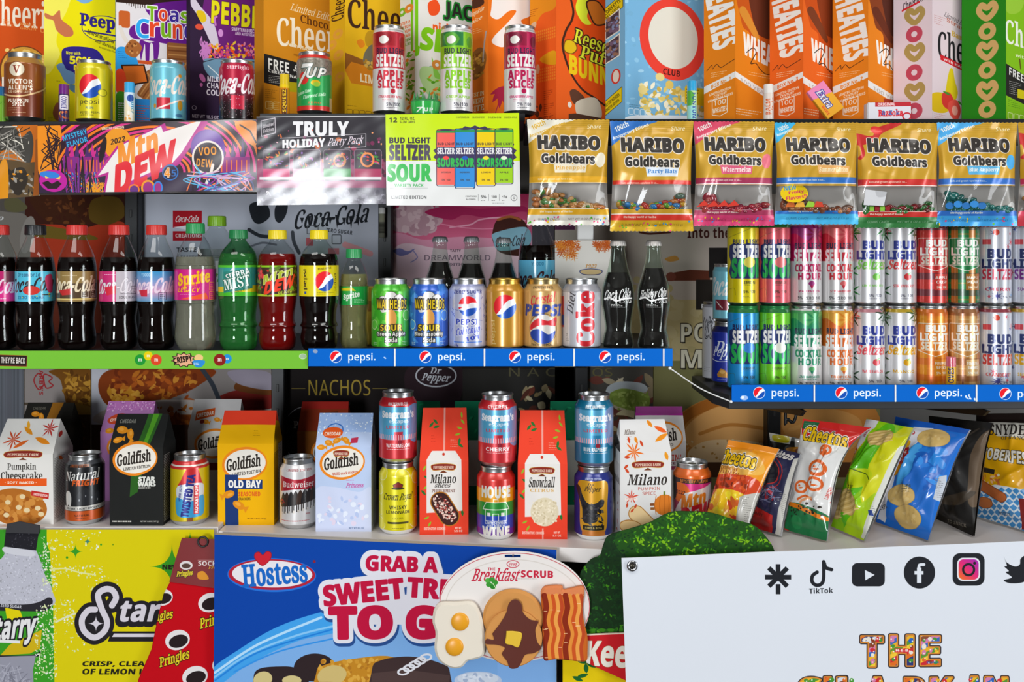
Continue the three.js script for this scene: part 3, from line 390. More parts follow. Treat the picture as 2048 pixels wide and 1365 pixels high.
cereal('orange peanut butter puff cereal box with yellow lettering', 1112, 1.69, 38, 0.19, 0.075, 0.3, (a, b) => {
  R(a, -80, 400, 360, '#d9632a'); C([1140, -60, 1145, 20, 1130, 60, 1125, 95, 1145, 150, 1180, 182, 1250, 190, 1250, -60], '#d4531f', '#3b2216', 4); C([1150, 0, 1160, -20, 1178, -10, 1172, 20, 1180, 34, 1165, 36, 1152, 18], '#dbe04a'); C([1172, -10, 1195, -14, 1215, 20, 1190, 34, 1176, 12], '#c0702c', '#3b2216', 3); T("Reese's", 1190, 72, 90, 28, '#dde04a', { f: 'serif', skew: 0.2, st: [['#3b2216', 5]], sl: 0.2 }); T('Puffs', 1196, 100, 76, 28, '#dde04a', { f: 'serif', skew: 0.2, st: [['#3b2216', 5]], sl: 0.2 }); T('BUNNIES', 1198, 136, 120, 38, '#e5c22c', { sl: 0.22, fat: 2 });
  C([1130, 78, 1145, 76, 1152, 90, 1142, 102, 1128, 98], '#d9b52c', '#7a4a1c', 2); C([1138, 180, 1150, 174, 1168, 190, 1160, 205, 1145, 202], '#5a3a2c'); C([1150, 200, 1190, 186, 1200, 225, 1160, 235], '#cbbfae'); P([1136, 225, 1150, 222, 1200, 226, 1200, 262, 1136, 262], '#4a3024'); E(1138, 206, 4, 6, '#e9ded2');
}, (a, b) => { R(a - 5, -80, 120, 360, '#d9632a'); C([a, -60, b, -60, b, 10, 1085, 20, a, 40], '#d98f2c'); for (let y = 0; y < 22; y++) for (let i = 0; i < 14; i++) if ((y > 3 && y < 8) || (y > 16)) R(a + 8 + i * 4, 28 + y * 6, 2.6, 4, '#e08a38'); C([1080, 110, 1100, 100, 1112, 104, 1112, 128, 1090, 122], '#dba52c'); fine(1058, 5, 22, 4, 4, '#7a2f14'); E(1066, 40, 6, 10, '#d5b89c', 0.5); E(1076, 130, 4, 10, '#d5b89c'); crumbs(1050, 185, 40, 50, 8, ['#5a3a2c', '#6b4632'], 12, 20); fine(1088, 178, 18, 5, 4, '#8a3414'); fine(1088, 205, 20, 7, 4, '#8a3414'); T('NET WT', 1096, 232, 20, 5, '#8a3414'); }, { c: 0xd9632a });
cereal('light blue popcorn cereal box with a large red and cream roundel', 1250, 1.675, 30, 0.19, 0.06, 0.3, (a, b) => {
  R(a, -80, 400, 360, '#7cadcc'); specks(1250, -40, 170, 260, 130, ['#93c0d9', '#7aa9c6', '#a5cbe0'], 2, 6); E(1345, 66, 67, 84, '#cf4438'); E(1345, 62, 50, 64, '#dcd8cc'); T('CLUB', 1341, 134, 34, 13, '#3b1a18', { rot: 0.06 });
  crumbs(1280, 165, 130, 70, 120, ['#e6d9a4', '#d9c67c', '#efe9d2', '#c9ae5c'], 10, 20); E(1318, 146, 9, 8, '#e0cf90'); E(1337, 160, 8, 9, '#d9c070'); E(1284, 176, 9, 9, '#e0cf90'); R(1368, 160, 60, 36, '#d9bb2a'); fine(1371, 164, 26, 5, 6, '#5a4a12', 2.4); fine(1258, 208, 20, 2, 4, '#4a6a80'); for (let i = 0; i < 4; i++) RR(1257 + i * 11, 216, 9, 12, 2, null, '#e3eef5', 1); C([1250, 236, 1300, 226, 1420, 222, 1420, 262, 1250, 262], '#dfe6ec');
}, (a, b) => { R(a - 5, -80, 120, 360, '#7cadcc'); P([1203, 6, 1246, -16, 1246, 12, 1203, 36], '#d9c42a', '#2b2a20', 1); T('CONFETTI', 1224, 5, 36, 9, '#3b3312', { rot: -0.5 }); T('CAKE CEREAL', 1224, 16, 36, 6, '#3b3312', { rot: -0.5 }); for (const [y, sl] of [[18, -4], [68, -4]]) { P([1210, y + 8, 1240, y - 6, 1240, y + 40, 1210, y + 50], '#dcdcd6'); P([1212, y + 9, 1238, y - 2, 1238, y + 38, 1212, y + 47], '#4a3c46'); specks(1214, y + 8, 22, 30, 30, ['#6a5a70', '#8a6a5a', '#3b2f3a', '#7b86a8'], 2, 5); } E(1232, 148, 8, 14, '#d5d2c8', 0, '#b53a30', 3); P([1200, 200, 1244, 172, 1244, 202, 1200, 230], '#d9c42a', '#2b2a20', 1); T('LONG LIVE WONDER', 1222, 196, 40, 7, '#3b3312', { rot: -0.55 }); T('CHARACTER WITHIN', 1222, 207, 38, 6, '#3b3312', { rot: -0.55 }); }, { c: 0x7cadcc });
const wheat = (label, e, D, no, cs, cf, pal, sig) => cereal(label, e, D, 40, 0.19, 0.07, 0.3, (a, b) => {
  R(a, -80, 300, 360, cf); C([e + 6, -60, e + 120, -60, e + 120, 110, e + 40, 100, e + 28, 60, e + 12, 40], pal[0]); C([e + 30, -40, e + 100, -40, e + 100, 50, e + 50, 60, e + 34, 30], pal[1]); C([e + 8, 20, e + 20, 10, e + 46, 60, e + 44, 74, e + 26, 50], pal[2]);
  T('WHEATIES', e + 64, no === 1 ? 96 : no === 3 ? 108 : 112, 96, 44, '#ece8e2', { fat: 2, sl: 0.3 }); C([e + 22, 100, e + 34, 88, e + 40, 96, e + 30, 120, e + 40, 118, e + 48, 128, e + 60, 136, e + 78, 132], null, '#2a1c14', 1.4, true); fine(e + 26, 138, 50, 2, 5, '#e9cdb0');
  P([e, no === 1 ? 142 : no === 3 ? 152 : 160, e + 130, no === 1 ? 205 : 214, e + 130, no === 1 ? 222 : 230, e, no === 1 ? 154 : no === 3 ? 166 : 174], '#e5e3e0'); T('100 YEARS OF', e + 50, no === 1 ? 174 : no === 3 ? 184 : 190, 80, 8, '#b0a398', { sl: 0.42, b: 0 }); fine(e + 2, 216, 50, 3, 5, '#e5c9ae', 1.6); if (no !== 1) R(e + 30, 190, 100, 80, pal[3]);
}, (a, b) => {
  const m = (a + b) / 2 + 2, w = b - a; R(a - 5, -80, 120, 360, cs); T('WHEATIES', m, 12 + (no === 1 ? -6 : no === 3 ? 10 : 18), 170, 50, '#ebe7e1', { rot: 1.42, fat: 3 });
  C([a + 6, 132, a + 16, 122, a + 18, 130, a + 26, 122, a + 34, 130, a + 44, 126, a + 62, 118], null, '#2a1c14', 1.1, true); fine(a + 14, 138, w - 30, 3, 4, '#ecd2b2'); P([a, 164, b, 143, b, 155, a, 179], '#e5e3e0'); T('BOX No. ' + no, m + 1, 161, w * 0.62, 8, cs, { sl: -0.28 }); ['LIMITED EDITION', 'CENTURY', 'COLLECTOR SERIES'].forEach((s, i) => T(s, m, 178 + i * 6.4, w * [0.7, 0.42, 0.8][i], 5, '#ecdccc', { sl: -0.2 }));
  P([m - 16, 194, m + 14, 190, m + 14, 222, m, 228, m - 16, 224], null, '#ece6de', 1.3); T('100', m - 1, 200, 24, 10, '#ece6de', { sl: -0.1, b: 0 }); T('WHEATIES', m - 1, 215, 28, 10, '#ece6de', { sl: -0.1 });
}, { c: cs });
wheat('orange wheat flake cereal box marked box number one', 1470, 1.665, 1, '#d27f24', '#d27f24', ['#b5561e', '#5a2c1a', '#c98a3c', '#a3401c']);
wheat('deep orange wheat flake cereal box marked box number three', 1606, 1.66, 3, '#d2662a', '#d2662a', ['#b54f1c', '#7a3618', '#6d3a22', '#a3471e']);
wheat('amber wheat flake cereal box marked box number two', 1736, 1.655, 2, '#d5802a', '#d5802a', ['#7a3c1e', '#4a2418', '#5c2c1a', '#9c3a22']);
cereal('pale pink strawberry banana oat cereal box', 1864, 1.65, 40, 0.19, 0.072, 0.3, (a, b) => {
  R(a, -80, 300, 360, '#dccbd0'); T('Limited Edition', 1916, 25, 60, 10, '#4a4044', { ...SCRIPT, b: 0, sl: 0.2 }); T('Strawberry', 1930, 40, 76, 12, '#b06a5a', { ...SERIF, sl: 0.25 }); T('Banana', 1924, 58, 46, 11, '#c9a24a', { ...SERIF, sl: 0.2 }); fine(1868, 28, 24, 5, 4, '#c08a8a'); cheer(1936, 82, 122, 60, '#1f1c20'); P([1880, 104, 1990, 128, 1990, 142, 1880, 115], '#b9242e'); T('with HAPPY HEARTS', 1928, 120, 84, 6, '#ecdcdc', { sl: 0.22 });
  C([1898, 130, 1904, 128, 1908, 150, 1914, 175, 1905, 195, 1890, 190, 1892, 160], '#d3bd2c'); C([1864, 188, 1890, 182, 1900, 200, 1890, 220, 1864, 220], '#d6b52e'); C([1884, 182, 1898, 178, 1906, 195, 1896, 212, 1884, 204], '#c23a34'); C([1898, 195, 1912, 190, 1920, 210, 1912, 232, 1900, 225, 1894, 208], '#cf5248'); E(1908, 212, 6, 10, '#e3a094'); leaf(1892, 180, 16, 5, 0.3, '#4d8a3a'); leaf(1918, 194, 12, 4, 0.8, '#4d8a3a'); fine(1868, 226, 22, 3, 4, '#c08a8a');
}, (a, b) => { R(a - 5, -80, 120, 360, '#dccbd0'); T('Cheerios', 1826, -4, 40, 16, '#2a2024', { ...SERIF, sl: -0.3 }); P([1804, 8, 1840, -4, 1840, 0, 1804, 12], '#b9242e'); [[24, 1], [62, 0], [98, 1], [140, 0], [178, 1], [218, 0]].forEach(([y, h], i) => ring(1829 + (i % 2 ? 0 : 1), y, 15, h ? '#a8905a' : '#b04a5a', 0, h)); }, { c: 0xdccbd0 });
cereal('green apple oat cereal box with cereal rings on its dark green side', 2012, 1.645, 40, 0.19, 0.078, 0.3, (a, b) => {
  R(a, -80, 300, 360, '#86b52c'); cheer(2072, 60, 124, 52, '#ecece2'); T('with HAPPY', 2060, 104, 60, 7, '#e2e8c8'); P([2010, 126, 2140, 176, 2140, 226, 2010, 190], '#24221f'); T('FREE', 2032, 144, 28, 16, '#e8e6e0', { sl: 0.3 }); fine(2018, 160, 24, 7, 4, '#b5b3ae'); R(2034, 172, 60, 18, '#c9bd2a'); C([2038, 110, 2040, 130], null, '#5a3a1c', 2, true); fine(2016, 198, 24, 4, 4, '#4a7a1c'); for (let i = 0; i < 4; i++) RR(2016 + i * 11, 224, 9, 12, 2, null, '#dfe8b8', 1); C([2012, -60, 2048, -40, 2040, 10, 2012, 20], '#9cc24a');
}, (a, b) => { R(a - 5, -80, 120, 360, '#2c7a1f'); [[14, 1], [56, 0], [94, 1], [135, 0], [175, 1], [215, 0]].forEach(([y, h]) => ring(1975, y, 16, '#c2a06c', 0, h)); fine(1960, 236, 40, 2, 4, '#cfe0b8'); }, { c: 0x2c7a1f });
// ---------------------------------------------------------------- cans in front of the cereal boxes
can('std', 'brown pumpkin spice coffee latte can with a round V emblem', 50, topAt(50), 1.68, (W, H) => {
  R(-W, 0, 2 * W, H, '#8a4f22'); R(-W, 0, 2 * W, 12, '#b98a4c'); C([-60, 60, 0, 70, 50, 52, 70, 40, 70, 130, -60, 130], '#7a3f1c'); R(-W, 74, 2 * W, 60, '#6f3418'); C([-60, 72, -10, 80, 40, 62, 60, 50], null, '#d8b88a', 3, true); E(-16, 26, 16, 15, '#e3d6c0', 0, '#7a4a24', 2); T('V', -16, 26, 15, 16, '#7a2e1c', SERIF);
  T('VICTOR', -10, 50, 48, 10, '#ece2d4'); T("ALLEN'S", -10, 62, 48, 10, '#ece2d4'); T('ICED COFFEE LATTE', -12, 71, 46, 5, '#e0cfb4'); T('PUMPKIN', -14, 88, 40, 8, '#ece2d4'); T('SPICE', -12, 96, 24, 7, '#ece2d4'); fine(-34, 103, 40, 2, 4, '#cdb294'); fine(-24, 112, 26, 1, 3, '#cdb294');
}, { tab: 0 });
can('mini', 'small yellow cola can with a red white and blue globe', 188, topAt(188), 1.68, (W, H) => { R(-W, 0, 2 * W, H, '#d3c512'); fine(-20, 9, 40, 1, 2, '#efe9b0'); globe(-8, 42, 21, -0.4); E(16, 52, 9, 6, '#d9cc2a', 0, '#6b6410', 1); T('pepsi', -9, 70, 36, 12, '#3b3a24', { b: 0 }); T('PEEPS', -8, 80, 14, 4, '#2a4a9c'); T('PEPSI x PEEPS', -8, 88, 36, 4, '#3b3a24'); fine(-28, 92, 40, 1, 2, '#5b5410'); });
can('mini', 'small light blue cola can with white script and red square', 336, topAt(336), 1.68, (W, H) => { R(-W, 0, 2 * W, H, '#79bccb'); fine(-26, 8, 60, 1, 3, '#d9eef0'); T('Coca-Cola', 2, 38, 104, 34, '#e9dcd2', { ...SCRIPT, fat: 1, rot: -0.04 }); R(-22, 62, 26, 20, '#b02a38'); C([-22, 82, 0, 74, 20, 66, 34, 64], null, '#ecd9cf', 3, true); E(24, 74, 6, 9, '#c99a3a'); E(24, 22, 4, 3, '#d99a3a'); E(-26, 76, 3, 4, '#d99a3a'); E(-14, 58, 3, 3, '#ecd9cf'); E(22, 92, 8, 3, '#4a7a9c'); });
can('mini', 'small crimson and black starry cola can with white script', 474, topAt(474), 1.68, (W, H) => { R(-W, 0, 2 * W, H, grad(0, 0, 0, H, '#a31238', '#a31238', '#7d1230', '#241018', '#17090e')); T('Starlight', 2, 9, 44, 10, '#e6c8cc', { f: 'serif' }); T('Coca-Cola', 4, 36, 104, 36, '#ece2e4', { ...SCRIPT, fat: 1.2, rot: -0.05 }); C([-32, 46, -18, 44, -6, 50], null, '#ece2e4', 3.5, true); R(-12, 58, 26, 24, '#b01838'); specks(-40, 54, 80, 44, 160, ['#c9b8c4', '#7d3a4c', '#ece2e4'], 0.3, 0.9); });
can('mini', 'small green and grey lemon-lime can with a red dot logo', 629, topAt(629), 1.68, (W, H) => { R(-W, 0, 2 * W, H, '#2f9a54'); R(-W, 0, 2 * W, 40, '#8a8276'); specks(-W / 2, 8, W, 26, 260, ['#9c9488', '#766f64'], 0.8, 2); C([-60, 60, -30, 50, 0, 40, 40, 34, 60, 30, 60, 20, -60, 20], null); P([-110, 58, -30, 48, 30, 34, 110, 26, 110, 70, -110, 70], '#2f9a54'); R(-W, 0, 2 * W, 6, '#c2332a'); R(-W, H - 8, 2 * W, 10, '#c2332a'); E(-22, 42, 11, 11, '#c8322c'); T('7', -23, 36, 22, 40, '#e9e6e0', { skew: 0.5, st: [['#26423a', 2]] }); T('UP', 4, 32, 38, 19, '#e9e6e0', { skew: 0.35, st: [['#26423a', 2.5]] }); E(2, 50, 9, 5, '#d8b52c'); E(4, 53, 7, 4, '#9fc24a'); T('Lemon Lime', -22, 66, 30, 6, '#d9e8d2', { ...SCRIPT, rot: -0.2 }); T('Flavored Soda', 0, 72, 46, 6, '#d9e8d2', { ...SCRIPT, rot: -0.15 }); T('ZERO', 0, 85, 26, 3, '#cf6a3a'); R(34, 74, 14, 24, '#d2c2a4'); });
const slice = (label, px, D, c1, c2, c3, fl, grp) => can('sleek', label, px, topAt(px), D, (W, H) => {
  R(-W, 0, 2 * W, H, '#dfdcdb'); R(-W, 8, 2 * W, 72, c1); P([-40, 8, 14, 8, 14, 36, -40, 36], c2); C([-26, 14, -6, 10, 6, 22, -4, 36, -22, 34], c3); C([-20, 20, -8, 16, 0, 24, -8, 32, -18, 30], '#e6e2da'); C([22, 22, 32, 16, 40, 24, 34, 38, 24, 36], c3); R(0, 3, 60, 3, '#b9b6b2');
  T('BUD LIGHT', 4, 46, 62, 11, '#211c3a'); T('SELTZER', 4, 65, 64, 24, '#eeebe8', { fat: 1.2 }); R(-W, 80, 2 * W, 2, '#dfdcdb'); T('APPLE', 4, 94, 60, 18, c1, { fat: 1.2 }); T('SLICES', 4, 112, 54, 15, c1, { fat: 1.2 }); E(8, 126, 5, 5, c1); T(fl, 4, 137, 52, 5, c1); fine(-14, 142, 36, 2, 3, c1, 0.7); T('5%', 0, 152, 11, 7, '#2b2836'); T('100', 17, 152, 14, 7, '#2b2836'); R(8, 148, 1, 9, '#2b2836'); fine(-6, 158, 30, 1, 3, '#2b2836');
});
slice('slim red and white apple slices seltzer can on the top shelf', 778, 1.68, '#b32c3c', '#9c1f2c', '#8a1824', 'STRAWBERRY APPLE');
slice('slim green and white apple slices seltzer can on the top shelf', 913, 1.68, '#8cc234', '#2f7a44', '#5ea03c', 'CRISP APPLE');
slice('slim magenta and white apple slices seltzer can on the top shelf', 1040, 1.68, '#a8124a', '#8a0f3a', '#6f0d30', 'CRANBERRY APPLE');
// green gelatin tub with crown-like lid
{ const D = 1.675, TOP = TOPC, t = thing('gelatin_tub', 'green plastic tub with a spiky lid beside the green slim can', 'tub', [X(851, D), TOP, -D]);
  const q = art(-60, 0, 60, 30, () => { R(-70, -5, 140, 40, '#2a8f48'); C([-40, 4, 0, -4, 40, 6, 60, 20, 60, 40, -60, 40, -60, 14], '#3aa650'); T('7', -8, 20, 9, 12, '#ecece4', { skew: 0.3 }); T('UP', 6, 20, 13, 9, '#ecece4'); });
  part(t, 'tub_body', turned([[0.0235, 0], [0.0262, 0.022]], q, 0, 0.022, 32), printed(q, 'gloss')); const lid = part(t, 'lid', turned([[0.0255, 0.022], [0.0262, 0.024], [0.0235, 0.026], [0.0001, 0.028]], null, 0, 1, 28), plain(0x23803c, { roughness: 0.3 }));
  for (let i = 0; i < 11; i++) { const a = i * 0.571; part(lid, 'spike', new THREE.ConeGeometry(0.003, 0.016, 6).translate(Math.cos(a) * 0.02, 0.033, Math.sin(a) * 0.02), plain(0x23803c, { roughness: 0.3 })); } }
// ---------------------------------------------------------------- lip balms and gum
function balm(label, px, base, D, capC, h, paint, o = {}) {
  const r = 0.0088, hs = h * 0.74, t = thing('lip_balm', label, 'lip balm', [X(px, D), base, -D], Math.atan2(-X(px, D), D));
  const q = art(-32, 0, 32, 50, paint, 2.4); part(t, 'tube', turned([[0.0001, 0.0002], [r, 0.0002], [r, 0.0002], [r, hs], [r, hs], [0.001, hs + 0.0004]], q, 0, hs, 24), printed(q, 'gloss'));
  part(t, 'cap', turned([[r * 0.96, hs], [r * 0.96, h - 0.001], [r * 0.88, h], [0.0001, h]], null, 0, 1, 24), plain(capC, { roughness: 0.25, clearcoat: 0.5 })); return t;
}
balm('lip balm stick with a purple cap and white letters', 128, topAt(128), 1.662, 0x6a1f7a, 0.066, () => { R(-40, 0, 80, 60, '#2f2350'); RR(-9, 2, 18, 26, 2, '#dcd6e0'); T('COOKIE', 0, 15, 22, 10, '#2b2a6a', { rot: 1.57 }); crumbs(-16, 30, 32, 14, 16, ['#c96a2c', '#8a3a1c', '#d9b04a'], 4, 8); });
balm('lip balm stick with a sky blue cap and pale wrapper', 259, topAt(259), 1.662, 0x3aa3d8, 0.07, () => { R(-40, 0, 80, 60, '#cfdde6'); E(2, 10, 7, 6, '#2a4a8c'); C([-10, 12, 0, 24, 10, 30, 10, 50, -10, 50], '#e3d9c0'); T('JUICE', 5, 24, 24, 7, '#2a7a9c', { rot: 1.57 }); specks(-10, 34, 20, 14, 10, ['#d9a05a', '#e9e4d8'], 2, 4); });
balm('yellow lip balm stick with brown vertical letters', 569, topAt(569), 1.662, 0xd9b81e, 0.07, () => { R(-40, 0, 80, 60, '#c2820f'); R(-40, 0, 80, 6, '#e0c22a'); RR(-6, 8, 12, 42, 3, '#5a3410'); T('SQUEEZ', 0, 28, 38, 9, '#e9c53a', { rot: -1.57 }); });
balm('lip balm stick with a cyan cap in front of the popcorn cereal box', 1384, topAt(1384), 1.662, 0x2f9fd0, 0.068, () => { R(-40, 0, 80, 60, '#bcd6a2'); C([-12, 0, 4, 6, 0, 24, -12, 30], '#5ba04a'); R(-12, 26, 24, 30, '#9ad0c8'); T('FUNYUN', 5, 26, 44, 8, '#2a3f8c', { rot: 1.57 }); });
balm('plain white lip balm stick with orange smudged print', 1537, topAt(1537), 1.662, 0xe3ddd6, 0.062, () => { R(-40, 0, 80, 60, '#d9cdc4'); T('BALM', -1, 26, 30, 9, '#c2623a', { rot: -1.57 }); crumbs(-8, 6, 18, 40, 12, ['#d9a58a', '#c97a5a'], 3, 7); });
balm('lip balm stick with a dark blue cap at the shelf end', 2, topAt(2), 1.662, 0x1c5a86, 0.062, () => { R(-40, 0, 80, 60, '#6f9a3a'); crumbs(-16, 4, 32, 40, 20, ['#8ab54a', '#4d7a2c'], 3, 7); });
{ const D = 1.663, TOP = TOPR, q = art(0, 0, 64, 40, () => { R(-4, -4, 80, 50, '#d783a8'); P([28, -4, 70, -4, 70, 44, 18, 44], '#d9a23a'); T('Extra', 30, 20, 38, 14, '#e9e2e0', { f: 'serif', skew: 0.2, st: [['#3a3f86', 3]] }); T('WHITE', 48, 33, 20, 5, '#c22a2a'); });
  const t = thing('gum_pack', 'pink chewing gum pack leaning against the orange cereal boxes', 'gum pack', [X(1650, D), TOP, -D]); const s = slab([[-0.03, 0], [0.03, 0], [0.03, 0.036], [-0.03, 0.036]], 0.009, (x, y) => q.n((x + 0.03) / 0.06, y / 0.036), 0.0008); s.rotateZ(-0.95); s.translate(-0.012, 0.0250, 0); s.rotateX(-0.12); s.translate(0, 0.001, 0); part(t, 'wrapper', s, printed(q, 'gloss')); }
{ const D = 1.656, TOP = TOPR, w = 0.072, h = 0.03, q = art(0, 0, 84, 36, () => { R(-4, -4, 100, 50, '#d9d6dc'); R(14, -4, 80, 13, '#a8323a'); T('ORIGINAL', 36, 4, 34, 6, '#ecdedd'); T('Bazooka', 44, 22, 48, 14, '#c2323c', { f: 'serif', fat: 1 }); [...'azk'].forEach((c, i) => T(c, 30 + i * 14, 22, 7, 9, '#2a62a8', { f: 'serif' })); E(76, 30, 8, 7, null, 0, '#b0323c', 3); });
  const t = thing('gum_box', 'white bubble gum box with red and blue bouncing letters', 'gum box', [X(1779, D), TOP, -D], -0.12); part(t, 'carton', slab([[-w / 2, 0], [w / 2, 0], [w / 2, h], [-w / 2, h]], 0.03, (x, y) => q.n((x + w / 2) / w, y / h), 0.0006), printed(q, 'card')); part(t, 'end_flap', box(0.0012, h * 0.9, 0.014, 0.0003).translate(-w / 2 - 0.001, h / 2, -0.008), M.white); }
// ---------------------------------------------------------------- flattened carton faces hung along the top shelf edge
const wavy = (k, a) => (u, v) => a * Math.sin(u * k + 1) * Math.sin(v * 3.1) + 0.0003 * Math.sin(u * 23 + v * 5) * Math.sin(v * 9 + u * 4);
board('carton_panel', 'orange and black carton panel with grey brush art at the shelf end', 'carton panel', [-90, 252, 78, 250, 78, 392, -90, 405], 1.626, 0.003, art(-90, 246, 82, 408, () => {
  R(-100, 240, 190, 180, '#b5661c'); C([-90, 250, 20, 250, 40, 275, 60, 262, 66, 290, 55, 330, 20, 300, -90, 320], '#3d3a36'); for (let i = 0; i < 60; i++) C([rnd(-80, 60), rnd(250, 330), rnd(-80, 60), rnd(250, 330)], null, ['#6d6a64', '#26241f', '#8a8680', '#d6d0c4'][i % 4], rnd(0.8, 2.4), true); C([-90, 330, 10, 320, 50, 325, 78, 330, 78, 392, -90, 400], '#54432c'); C([20, 345, 45, 335, 55, 360, 40, 390, 22, 380], '#2a231c'); crumbs(0, 340, 76, 50, 40, ['#7a6a50', '#c9862a', '#2c2620', '#95908a'], 6, 16); C([0, 330, 14, 325, 16, 395, 0, 400], '#c98a1c'); P([70, 280, 78, 275, 78, 390, 66, 392], '#8a4f1c');
}), 'gloss', { warp: wavy(4, 0.002) });
board('carton_panel', 'orange purple and black halloween soda carton panel with slanted red letters', 'carton panel', [75, 249, 515, 238, 515, 384, 78, 388], 1.62, 0.003, art(70, 236, 520, 392, () => {
  R(60, 230, 470, 170, '#2a1420'); for (let i = 0; i < 30; i++) E(300, 350, 50 + i * 9.4, 24 + i * 7.2, null, -0.1 + 0.03 * Math.sin(i * 2), ['#d9782a', '#2a1420', '#c2347a', '#d9782a', '#c2347a'][i % 5], 5); R(60, 345, 470, 60, '#2b1a33');
  C([75, 250, 120, 250, 118, 320, 100, 345, 78, 345], '#d98a2a'); for (let i = 0; i < 16; i++) P([78 + rnd(44), 252 + rnd(90), 78 + rnd(44), 252 + rnd(90), 90 + rnd(30), 260 + rnd(80)], null, '#24141c', 2, true); C([470, 246, 512, 244, 512, 290, 490, 280], '#d98a2a'); P([480, 250, 500, 262, 512, 285], null, '#24141c', 3, true);
  for (const [x, w] of [[130, 60], [178, 40], [440, 60]]) { R(x, 312, w, 36, '#7a1f6a'); for (let i = 0; i < 6; i++) { P([x + i * w / 6, 314, x + (i + .5) * w / 6, 300 - rnd(22), x + (i + 1) * w / 6, 314], i % 2 ? '#b02a7a' : '#43205a'); R(x + i * w / 6 + 2, 320, 2, 24, '#d9782a'); } } for (let i = 0; i < 26; i++) P([130 + rnd(70), 345, 128 + rnd(80), 384], null, ['#3a9cc9', '#c2347a', '#d9782a', '#5a2a86'][i % 4], 1.4, true); for (let i = 0; i < 24; i++) P([166 + rnd(40), 386, 156 + rnd(60), 366], null, '#d9942a', 1.6, true);
  P([128, 268, 172, 254, 178, 282, 134, 296], '#3a2a4a'); T('MYSTERY', 150, 270, 50, 11, '#3fa6cf', { rot: -0.3 }); T('FLAVOR', 155, 284, 42, 11, '#3fa6cf', { rot: -0.3 }); E(236, 288, 28, 32, '#d9922a'); E(206, 300, 6, 26, '#1d1116', 0.2); T('LIMITED EDITION', 226, 256, 44, 5, '#ecdcc0', { rot: -0.08 }); T('2022', 236, 281, 30, 11, '#241414', { rot: -0.25, skew: 0.2 });
  for (let i = 0; i < 26; i++) { const x = 125 + rnd(60) + (i % 2) * (i > 12 ? 260 : 0); P([x, 386, x + rnd(-8, 8), 340 - rnd(30)], null, i % 3 ? '#1d1016' : '#6a2a7a', 2.6, true); }
  P([188, 356, 236, 290, 330, 246, 334, 262, 346, 264, 412, 238, 416, 246, 372, 306, 356, 330, 270, 366, 252, 392, 206, 392, 212, 352], '#a3207a'); P([196, 352, 240, 292, 322, 252, 326, 264, 404, 240, 362, 306, 344, 326, 262, 362, 246, 390, 210, 390, 218, 344], '#e3dcd8');
  T('Mtn', 276, 296, 84, 46, '#d98a24', { f: 'sans-serif', skew: 0.42, rot: -0.42, fat: 3 }); T('DEW', 290, 336, 128, 54, '#c2202c', { skew: 0.5, rot: -0.42, fat: 5 });
  E(340, 345, 15, 15, '#241a30', 0, '#2f6aa8', 2.5); T('4', 334, 345, 11, 18, '#d98a24', { st: [['#e6d8c8', 2]] }); T('5', 347, 346, 9, 14, '#3a6aa8'); E(107, 362, 28, 22, '#a8208a', 0.1); E(100, 350, 20, 7, '#3a7ac2', 0.1); P([84, 366, 96, 362, 104, 368, 116, 362, 124, 368, 114, 378, 96, 378], '#241018'); P([90, 352, 100, 356, 92, 358], '#e6c46a'); P([112, 358, 122, 352, 120, 360], '#e6c46a');
  E(415, 295, 34, 36, '#5a2a86'); E(415, 315, 30, 32, '#24141c', 0, '#e0d6cf', 4); T('VOO', 414, 302, 36, 17, '#d9922a', { rot: -0.05 }); T('DEW', 408, 326, 32, 16, '#d9922a', { rot: 0.1 }); C([390, 330, 400, 350, 395, 375], null, '#5aa6c9', 3, true); C([425, 330, 420, 350, 412, 368], null, '#e0d6cf', 6, true); for (let i = 0; i < 30; i++) C([370 + rnd(140), 340 + rnd(20), 366 + rnd(140), 360, 370 + rnd(140), 388], null, ['#5aa6c9', '#8a2a86', '#c9a6c2', '#d97a4a', '#3a4a86'][i % 5], 2.4, true); E(268, 380, 10, 10, '#5a2a70', 0, '#d97a2a', 3); E(296, 376, 12, 14, '#8a2a70', 0, '#d9922a', 4); E(316, 376, 8, 12, '#8a2a70', 0, '#3a7ac2', 3);
  R(60, 230, 470, 0, '#000'); P([70, 236, 520, 230, 520, 240, 75, 252], '#221418'); P([70, 386, 520, 381, 520, 400, 70, 400], '#1d1218');
}), 'gloss', { warp: wavy(5, 0.002) });
